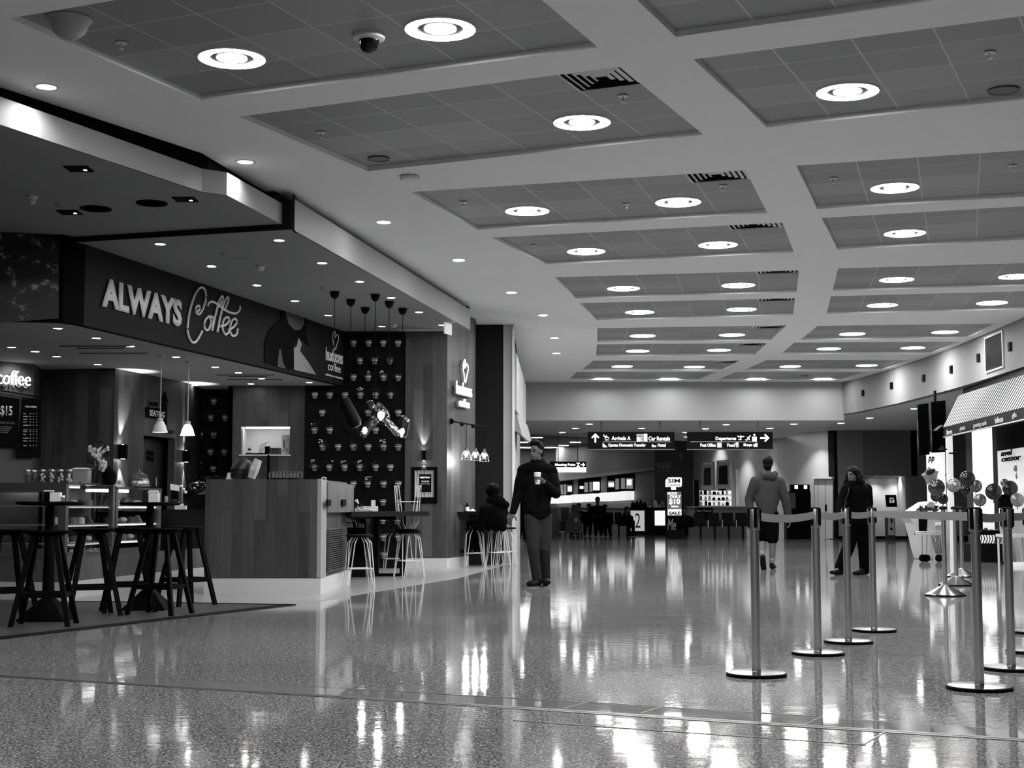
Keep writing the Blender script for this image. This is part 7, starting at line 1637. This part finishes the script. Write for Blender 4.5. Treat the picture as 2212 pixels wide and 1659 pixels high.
# ---- man walking towards us with a paper cup
def man():
    D = 18.69
    def J(x, y, dy=0.0): return aty(x, y, D + dy)
    t = thing('person', 'man in dark jacket and grey trousers walking forward, holding a paper cup', 'person', (.35, D, 0))
    fc = Vector((-.62, -.78, 0)); hc = J(1159, 976)
    cup = J(1161, 1033, -.30)
    # joints
    nk = J(1162, 1004, .02); ch = J(1162, 1030); bl = J(1160, 1075); hp = J(1161, 1112)
    sL, eL, wL = J(1132, 1020, .0), J(1119, 1066, .06), J(1108, 1108, -.02)       # arm on our left (his right), hanging
    sR, eR, wR = J(1190, 1022, .0), J(1201, 1066, -.04), J(1176, 1042, -.28)     # arm with the cup
    h1, k1, a1, t1 = J(1150, 1118, -.02), J(1152, 1186, -.12), J(1160, 1254, -.05), J(1145, 1266, -.20)
    h2, k2, a2, t2 = J(1174, 1118, .02), J(1177, 1186, -.02), J(1178, 1252, .12), J(1181, 1262, -.10)
    mb = MB(); head(mb, hc, fc, 1.05)
    limb(mb, [hc - Vector((0, 0, .05)), nk, ch], [.055, .058, .07]); ell(mb, ch, (.17, .10, .16)); ell(mb, bl, (.145, .095, .15)); ell(mb, hp, (.15, .10, .12)); limb(mb, [ch, bl, hp], [.12, .11, .12])
    limb(mb, [sL, eL, wL], [.055, .042, .028]); limb(mb, [sR, eR, wR], [.055, .042, .028]); limb(mb, [sL, ch, sR], [.06, .09, .06])
    hand(mb, wL, (-.45, -.2, -1), (.5, .6, .1), .35, 1.05, True)
    hand(mb, wR, Vector((cup - wR).normalized() * .5 + Vector((-.45, -.1, .35))), (-.3, -.35, -.1), .9, 1.0, False)
    for h, k, a in ((h1, k1, a1), (h2, k2, a2)): limb(mb, [h, k, a], [.085, .06, .042])
    for a, tt in ((a1, t1), (a2, t2)): foot(mb, a + Vector((0, 0, -.03)), tt)
    body = remeshed('body', mb, SKIN_D, t, .0085, 2); face_bits(t, hc, fc, 1.05)
    # hair
    f = fc.normalized(); sd = Vector((-f.y, f.x, 0)); M = Matrix((sd, f, Vector((0, 0, 1)))).transposed(); mb = MB()
    ell(mb, hc + Vector((0, 0, .052)) - f * .018, (.087, .097, .085), M); ell(mb, hc + Vector((0, 0, .112)) + f * .03, (.075, .07, .045), M); ell(mb, hc - f * .055 - Vector((0, 0, .01)), (.072, .05, .075), M)
    remeshed('hair', mb, HAIR, t, .010, 1)
    # jacket
    mb = MB(); ell(mb, ch + Vector((0, .01, -.02)), (.215, .135, .20)); ell(mb, bl, (.185, .13, .20)); limb(mb, [ch, bl, hp + Vector((0, 0, .05))], [.165, .165, .178], 22); limb(mb, [sL + Vector((.02, 0, 0)), ch + Vector((0, 0, .08)), sR - Vector((.02, 0, 0))], [.085, .12, .085], 16)
    for v in mb.bm.verts: v.co.y = D + (v.co.y - D) * .86
    limb(mb, [sL, (sL + eL) / 2 + Vector((-.01, 0, 0)), eL, (eL + wL) / 2, wL + (eL - wL) * .06], [.086, .078, .066, .056, .046]); limb(mb, [sR, (sR + eR) / 2 + Vector((.01, 0, 0)), eR, (eR + wR) / 2, wR + (eR - wR) * .08], [.086, .078, .068, .056, .046])
    remeshed('jacket', mb, JACK, t, .012, 2)
    mb = MB(); ell(mb, ch + Vector((0, .0, .085)), (.20, .145, .12)); limb(mb, [sL + Vector((-.0, 0, .012)), ch + Vector((0, 0, .125)), sR + Vector((.0, 0, .012))], [.093, .11, .093], 16); limb(mb, [nk + Vector((0, .05, .03)), nk + Vector((0, .03, -.03))], [.085, .10], 16)
    for v in mb.bm.verts: v.co.y = D + (v.co.y - D) * .93
    remeshed('jacket_yoke', mb, JACKY, t, .012, 2)
    mb = MB(); q_ = hp + Vector((0, 0, .045)); mb.lathe([(.176, -.03), (.180, 0), (.178, .03)], (q_.x, q_.y, q_.z), 28)
    for v in mb.bm.verts: v.co.y = q_.y + (v.co.y - q_.y) * .84
    mb.build('jacket_hem', JACKY, t, smooth=True)
    mb = MB()
    for s_ in (-1, 1): limb(mb, [nk + Vector((s_ * .075, .05, .045)), nk + Vector((s_ * .07, -.045, .03)), nk + Vector((s_ * .03, -.105, -.045))], [.028, .03, .024], 10)
    limb(mb, [nk + Vector((-.07, .07, .04)), nk + Vector((.07, .07, .04))], [.032, .032], 10); remeshed('jacket_collar', mb, JACKY, t, .010, 1)
    # trousers
    mb = MB(); ell(mb, hp - Vector((0, 0, .03)), (.160, .12, .12))
    for h, k, a in ((h1, k1, a1), (h2, k2, a2)): limb(mb, [h, (h + k) / 2, k, (k + a) / 2, a + Vector((0, 0, .035))], [.112, .098, .078, .068, .066], 16)
    remeshed('trousers', mb, DENIM, t, .011, 2)
    for a, tt in ((a1, t1), (a2, t2)):
        mb = MB(); foot(mb, a + Vector((0, 0, -.03)), tt + (tt - a) * .12, .056, .062); remeshed('shoe', mb, SHOE, t, .009, 1)
        mb = MB(); d = (tt - a); d.z = 0; L = d.length; d.normalize(); s_ = Vector((-d.y, d.x, 0)); c0 = Vector((a.x, a.y, 0)) - d * .075; P = [c0 + s_ * .045, c0 - s_ * .045, c0 + d * (L + .04) - s_ * .06, c0 + d * (L + .13) - s_ * .03, c0 + d * (L + .13) + s_ * .03, c0 + d * (L + .04) + s_ * .06]
        mb.hexa([(p.x, p.y, .0) for p in P], [(p.x, p.y, .016) for p in P]); mb.build('sole', SOLE, t)
    mb = MB(); mb.cyl(nk + Vector((.03, -.13, -.06)), bl + Vector((.03, -.16, -.12)), .004, n=5); mb.build('jacket_zip', BLACK, t)
    # cup
    ct = thing('paper_cup', 'white takeaway cup with a dark sleeve in the walking man\'s hand', 'cup', tuple(cup - Vector((0, 0, .07))))
    b = cup - Vector((0, 0, .075))
    MB().lathe([(.029, 0), (.030, .01), (.036, .045), (.043, .13)], b, 24).build('cup_body', PAPER, ct, smooth=True); MB().lathe([(.0335, .03), (.042, .095)], b, 24, caps=False).build('sleeve', mat('cup_sleeve', .05, .7), ct); MB().lathe([(.045, .128), (.046, .138), (.040, .142), (.038, .150)], b, 24).build('lid', PLAST, ct, smooth=True)
man()

# ---- man in a grey hoodie walking away
def hoodie():
    D = 24.05
    def J(x, y, dy=0.0): return aty(x, y, D + dy)
    t = thing('person', 'man in grey hooded top and dark shorts walking away, seen from behind', 'person', (4.2, D, 0)); fc = Vector((.35, 1, 0)); hc = J(1659, 1003)
    nk = J(1659, 1022); ch = J(1659, 1050); bl = J(1657, 1080); hp = J(1657, 1106)
    sL, eL, wL = J(1632, 1040), J(1618, 1078, .05), J(1620, 1114, .0); sR, eR, wR = J(1684, 1042), J(1697, 1080, .0), J(1704, 1122, .05)
    h1, k1, a1, t1 = J(1649, 1114), J(1648, 1168, .10), J(1647, 1206, -.30), J(1650, 1232, -.12)
    h2, k2, a2, t2 = J(1668, 1114), J(1669, 1172, -.02), J(1668, 1222, -.05), J(1671, 1232, .15)
    mb = MB(); head(mb, hc, fc, 1.0); limb(mb, [hc - Vector((0, 0, .05)), nk, ch], [.055, .058, .08]); ell(mb, ch, (.19, .11, .17)); limb(mb, [ch, bl, hp], [.13, .12, .13], 16)
    limb(mb, [sL, eL, wL], [.055, .042, .03]); limb(mb, [sR, eR, wR], [.055, .042, .03]); limb(mb, [sL, ch, sR], [.06, .09, .06])
    hand(mb, wL, (.1, -.1, -1), (1, .1, 0), .5, 1.0, False); hand(mb, wR, (.25, .2, -1), (-1, .1, 0), .6, 1.0, True)
    limb(mb, [h1, k1, a1], [.085, .062, .042]); limb(mb, [h2, k2, a2], [.085, .062, .042]); foot(mb, a2 + Vector((0, 0, .0)), t2); limb(mb, [a1, t1], [.042, .035])
    remeshed('body', mb, SKIN_D, t, .010, 2)
    mb = MB(); f = fc.normalized(); sd = Vector((-f.y, f.x, 0)); M = Matrix((sd, f, Vector((0, 0, 1)))).transposed(); ell(mb, hc + Vector((0, 0, .045)) - f * .01, (.09, .10, .09), M); ell(mb, hc + Vector((0, 0, .105)) + f * .02, (.07, .07, .045), M); ell(mb, hc - f * .045 - Vector((0, 0, .035)), (.072, .06, .07), M); remeshed('hair', mb, HAIR, t, .011, 1)
    mb = MB(); ell(mb, ch, (.225, .15, .20)); ell(mb, bl, (.205, .15, .18)); limb(mb, [ch, bl, hp + Vector((0, 0, .02))], [.17, .18, .165], 20); limb(mb, [sL + Vector((.02, 0, 0)), ch + Vector((0, 0, .06)), sR - Vector((.02, 0, 0))], [.09, .13, .09], 16)
    for v in mb.bm.verts: v.co.y = D + (v.co.y - D) * .85
    for s_, e_, w_ in ((sL, eL, wL), (sR, eR, wR)): limb(mb, [s_, (s_ + e_) / 2, e_, (e_ + w_) / 2, w_ + (e_ - w_) * .05], [.092, .086, .076, .066, .055])
    limb(mb, [nk + Vector((-.09, .02, -.02)), nk + Vector((-.04, -.10, -.05)), nk + Vector((.05, -.10, -.06)), nk + Vector((.12, .02, -.01))], [.05, .07, .07, .05], 14); ell(mb, nk + Vector((.0, -.07, -.07)), (.12, .06, .06))
    remeshed('hooded_top', mb, HOOD, t, .013, 2)
    mb = MB(); ell(mb, hp, (.17, .13, .12)); 
    for h, k in ((h1, k1), (h2, k2)): limb(mb, [h, (h + k) / 2, h + (k - h) * .85], [.115, .11, .10], 16)
    remeshed('shorts', mb, CLOTH, t, .013, 2)
    limb_s = MB(); limb(limb_s, [a2 + Vector((0, 0, .09)), a2], [.048, .046]); limb_s.build('sock', SOLE, t, smooth=True); q = MB(); limb(q, [a1 + Vector((0, .03, .07)), a1], [.048, .046]); q.build('sock', SOLE, t, smooth=True)
    mb = MB(); foot(mb, a2 + Vector((0, 0, -.01)), t2 + (t2 - a2) * .1, .052, .055); remeshed('shoe', mb, SHOE, t, .010, 1)
    mb = MB(); limb(mb, [a1 + Vector((0, -.03, .02)), (a1 + t1) / 2, t1], [.045, .05, .045]); remeshed('shoe', mb, SHOE, t, .010, 1)
hoodie()

# ---- woman in black
def woman():
    D = 22.05
    def J(x, y, dy=0.0): return aty(x, y, D + dy)
    t = thing('person', 'woman in black with wavy bobbed hair walking behind the barrier belts', 'person', (5.15, D, 0)); fc = Vector((-.75, -.66, 0)); hc = J(1842, 1026)
    nk = J(1846, 1046); ch = J(1852, 1066); bl = J(1853, 1098); hp = J(1853, 1122)
    sL, eL, wL = J(1828, 1056, -.05), J(1816, 1085, -.12), J(1813, 1108, -.25); sR, eR, wR = J(1873, 1056, .05), J(1877, 1088, .08), J(1873, 1118, .0)
    h1, k1, a1, t1 = J(1842, 1132), J(1832, 1184, -.05), J(1815, 1233, -.05), J(1798, 1240, -.20); h2, k2, a2, t2 = J(1864, 1132), J(1867, 1186, .05), J(1869, 1236, .05), J(1848, 1243, -.12)
    mb = MB(); head(mb, hc, fc, .98); limb(mb, [hc - Vector((0, 0, .05)), nk, ch], [.05, .052, .08]); ell(mb, ch, (.16, .11, .16)); limb(mb, [ch, bl, hp], [.12, .11, .13], 16); limb(mb, [sL, eL, wL], [.05, .04, .026]); limb(mb, [sR, eR, wR], [.05, .04, .026]); limb(mb, [sL, ch, sR], [.055, .09, .055])
    hand(mb, wL, (-.6, -.3, -.6), (.5, .5, 0), .5, .92, True); hand(mb, wR, (0, -.3, -1), (-1, 0, 0), .4, .92, False); limb(mb, [h1, k1, a1], [.085, .06, .04]); limb(mb, [h2, k2, a2], [.085, .06, .04]); foot(mb, a1 + Vector((0, 0, .01)), t1, .04); foot(mb, a2 + Vector((0, 0, .01)), t2, .04)
    remeshed('body', mb, SKIN_D, t, .0095, 2); face_bits(t, hc, fc, .98)
    f = fc.normalized(); sd = Vector((-f.y, f.x, 0)); M = Matrix((sd, f, Vector((0, 0, 1)))).transposed(); mb = MB(); ell(mb, hc + Vector((0, 0, .045)) - f * .02, (.10, .105, .09), M); ell(mb, hc - f * .07 - Vector((0, 0, .03)), (.11, .075, .12), M)
    for q in (-1, 1): limb(mb, [hc + sd * q * .075 + Vector((0, 0, .05)) - f * .02, hc + sd * q * .105 - f * .03 - Vector((0, 0, .03)), hc + sd * q * .12 - f * .03 - Vector((0, 0, .08)), hc + sd * q * .175 - f * .03 - Vector((0, 0, .115))], [.045, .05, .05, .022])
    [mb.ball(hc + sd * math.cos(a_) * .125 - f * (.02 + .06 * math.sin(a_)) - up_ * (.05 + .03 * (k_ % 3)), .033, 10, 7) for k_, a_ in enumerate([-.4, 0, .35, .8, 1.2, 1.6, 2.0, 2.4, 2.8, 3.2, 3.5])]
    remeshed('hair', mb, HAIR, t, .009, 0)
    mb = MB(); ell(mb, ch, (.20, .15, .17)); ell(mb, bl, (.20, .155, .17)); limb(mb, [ch, bl, hp - Vector((0, 0, .02))], [.165, .175, .19], 20); limb(mb, [sL, ch + Vector((0, 0, .05)), sR], [.08, .12, .08], 16)
    for s_, e_, w_ in ((sL, eL, wL), (sR, eR, wR)): limb(mb, [s_, e_, w_ + (e_ - w_) * .05], [.08, .066, .05])
    limb(mb, [nk + Vector((-.06, -.04, -.01)), nk + Vector((.08, .03, .0))], [.07, .07]); remeshed('coat', mb, CLOTH, t, .013, 2)
    mb = MB(); ell(mb, hp, (.18, .14, .14)); 
    for h, k, a in ((h1, k1, a1), (h2, k2, a2)): limb(mb, [h, (h + k) / 2, k, a + Vector((0, 0, .05))], [.125, .115, .095, .085], 16)
    remeshed('trousers', mb, CLOTH, t, .013, 2)
    for a, tt in ((a1, t1), (a2, t2)): mb = MB(); foot(mb, a, tt + (tt - a) * .1, .05, .055); remeshed('shoe', mb, SHOE, t, .010, 1)
    p = nk + Vector((-.12, -.16, -.05)); MB().tube([p, p + Vector((-.03, -.02, -.12)), p + Vector((-.10, -.0, -.26))], .003, 5).build('strap', mat('strap_grey', .08), t)
woman()

def seated(label, D, hx, hy, base, fc=(0, -1, 0), s=1.0, seat_z=.46, m=CLOTH, back=True, voxel=.016, group=None, stand=False, loc=None):
    """simple clothed figure, seated or standing; hx, hy = sight line of the head"""
    hc = aty(hx, hy, D); f = Vector(fc).normalized(); sd = Vector((-f.y, f.x, 0)); up = Vector((0, 0, 1))
    t = thing('person', label, 'person', (hc.x, D, 0), 0, group)
    ch = Vector((hc.x, D, 0)) - f * .04 + up * (hc.z - .34 * s); hp = Vector((hc.x, D, 0)) - f * .10 + up * ((seat_z + .12) if not stand else .95 * s)
    mb = MB(); head(mb, hc, f, s); limb(mb, [hc - up * .05, ch + up * .16 * s, ch], [.055 * s, .058 * s, .09 * s]); limb(mb, [ch, (ch + hp) / 2, hp], [.13 * s, .12 * s, .13 * s], 14); limb(mb, [ch + sd * .17 * s + up * .08 * s, ch + up * .06, ch - sd * .17 * s + up * .08 * s], [.06 * s, .1 * s, .06 * s])
    arms = []; legs = []
    for q in (-1, 1):
        a0 = ch + sd * q * .20 * s + up * .07 * s
        if stand: a1 = a0 - up * .30 * s + sd * q * .03; a2 = a1 - up * .25 * s + f * .06
        else: a1 = a0 - up * .26 * s + sd * q * .04 + f * .04; a2 = a1 + f * .24 * s + up * .0 - sd * q * .10
        arms.append((a0, a1, a2)); limb(mb, [a0, a1, a2], [.05 * s, .04 * s, .03 * s]); hand(mb, a2, (a2 - a1), up if not stand else sd * -q, .6, s, q > 0)
        h0 = hp + sd * q * .09 * s
        if stand: k = h0 * 1.0; k = Vector((h0.x, h0.y, .50 * s)) + f * .04; an = Vector((h0.x, h0.y, .08)) - f * .02
        else: k = h0 + f * .42 * s + up * (-.04); an = Vector((k.x, k.y, max(.08, seat_z - .38))) + f * .02
        legs.append((h0, k, an)); limb(mb, [h0, k, an], [.085 * s, .06 * s, .042 * s]); foot(mb, an + up * .0, an + f * .17 * s + up * (-.06), .042)
    remeshed('body', mb, SKIN_D, t, voxel, 1)
    mb = MB(); M = Matrix((sd, f, up)).transposed(); ell(mb, hc + up * .045 - f * .015, (.088 * s, .10 * s, .088 * s), M); ell(mb, hc - f * .05 - up * .02, (.075 * s, .06 * s, .08 * s), M); remeshed('hair', mb, HAIR, t, voxel, 1)
    mb = MB(); limb(mb, [ch, (ch + hp) / 2, hp + up * .02], [.17 * s, .16 * s, .165 * s], 18); limb(mb, [ch + sd * .18 * s + up * .07 * s, ch + up * .06, ch - sd * .18 * s + up * .07 * s], [.085 * s, .13 * s, .085 * s], 14)
    for a0, a1, a2 in arms: limb(mb, [a0, a1, a2 + (a1 - a2) * .12], [.078 * s, .064 * s, .05 * s])
    remeshed('jacket', mb, m, t, voxel, 1)
    mb = MB(); ell(mb, hp, (.17 * s, .15 * s, .12 * s), M)
    for h0, k, an in legs: limb(mb, [h0, (h0 + k) / 2, k, an + up * .05], [.11 * s, .10 * s, .08 * s, .065 * s], 14)
    remeshed('trousers', mb, m, t, voxel, 1)
    for h0, k, an in legs: mb = MB(); foot(mb, an, an + f * .2 * s - up * .05, .05, .05); remeshed('shoe', mb, SHOE, t, voxel, 0)
    return t, hc, ch, f, sd
# person on the bar stool, hood down, seen from behind
t, hc, ch, f, sd = seated('hunched person in a dark hooded jacket sitting at the wall bar', 24.9, 1063, 1061, None, (-.75, .66, 0), 1.16, .66, CLOTH, voxel=.012)
mb = MB(); limb(mb, [ch + Vector((-.05, 0, .24)), ch + Vector((.10, -.05, .20)), ch + Vector((.20, 0, .16))], [.08, .11, .07]); ell(mb, hc + Vector((.01, 0, .02)), (.125, .125, .13)); remeshed('hood', mb, CLOTH, t, .012, 2)
# waiting group, far
WG = [(1250, 1094, 54.2, 1.0, 'seated traveller at the left of the far waiting group', False), (1272, 1095, 53.0, 1.0, 'seated traveller with a rounded back in the far waiting group', False), (1291, 1081, 51.5, 1.05, 'tallest figure of the far waiting group, standing dark against the lit counters', True), (1307, 1097, 52.6, 1.0, 'seated traveller just right of the tall figure', False), (1354, 1102, 51.5, .95, 'seated traveller at the right end of the waiting group', False)]
for k, (x, y, D, s, lab, st) in enumerate(WG): seated(lab, D, x, y, None, (.2 * (k - 2), -1, 0), s, .44, CLOTH, voxel=.022, group='far waiting travellers', stand=False)
# seated woman by the sign tower
seated('person in dark clothes sitting with a bag by the sign tower', 48.4, 1480, 1103, None, (-.3, -1, 0), .95, .44, CLOTH, voxel=.02)
a = aty(1468, 1135, 47.6); tag(MB().box(a.x - .4, 47.5, .0, a.x + .15, 47.75, .3).build('bag', BLKM), 'dark bag at the feet of the person by the sign tower', 'bag')
# far walker half hidden behind the man with the cup
seated('distant person in dark clothes half hidden behind the man with the cup', 42.0, 1128, 1038, None, (0, -1, 0), 1.0, .45, CLOTH, voxel=.02, stand=True)
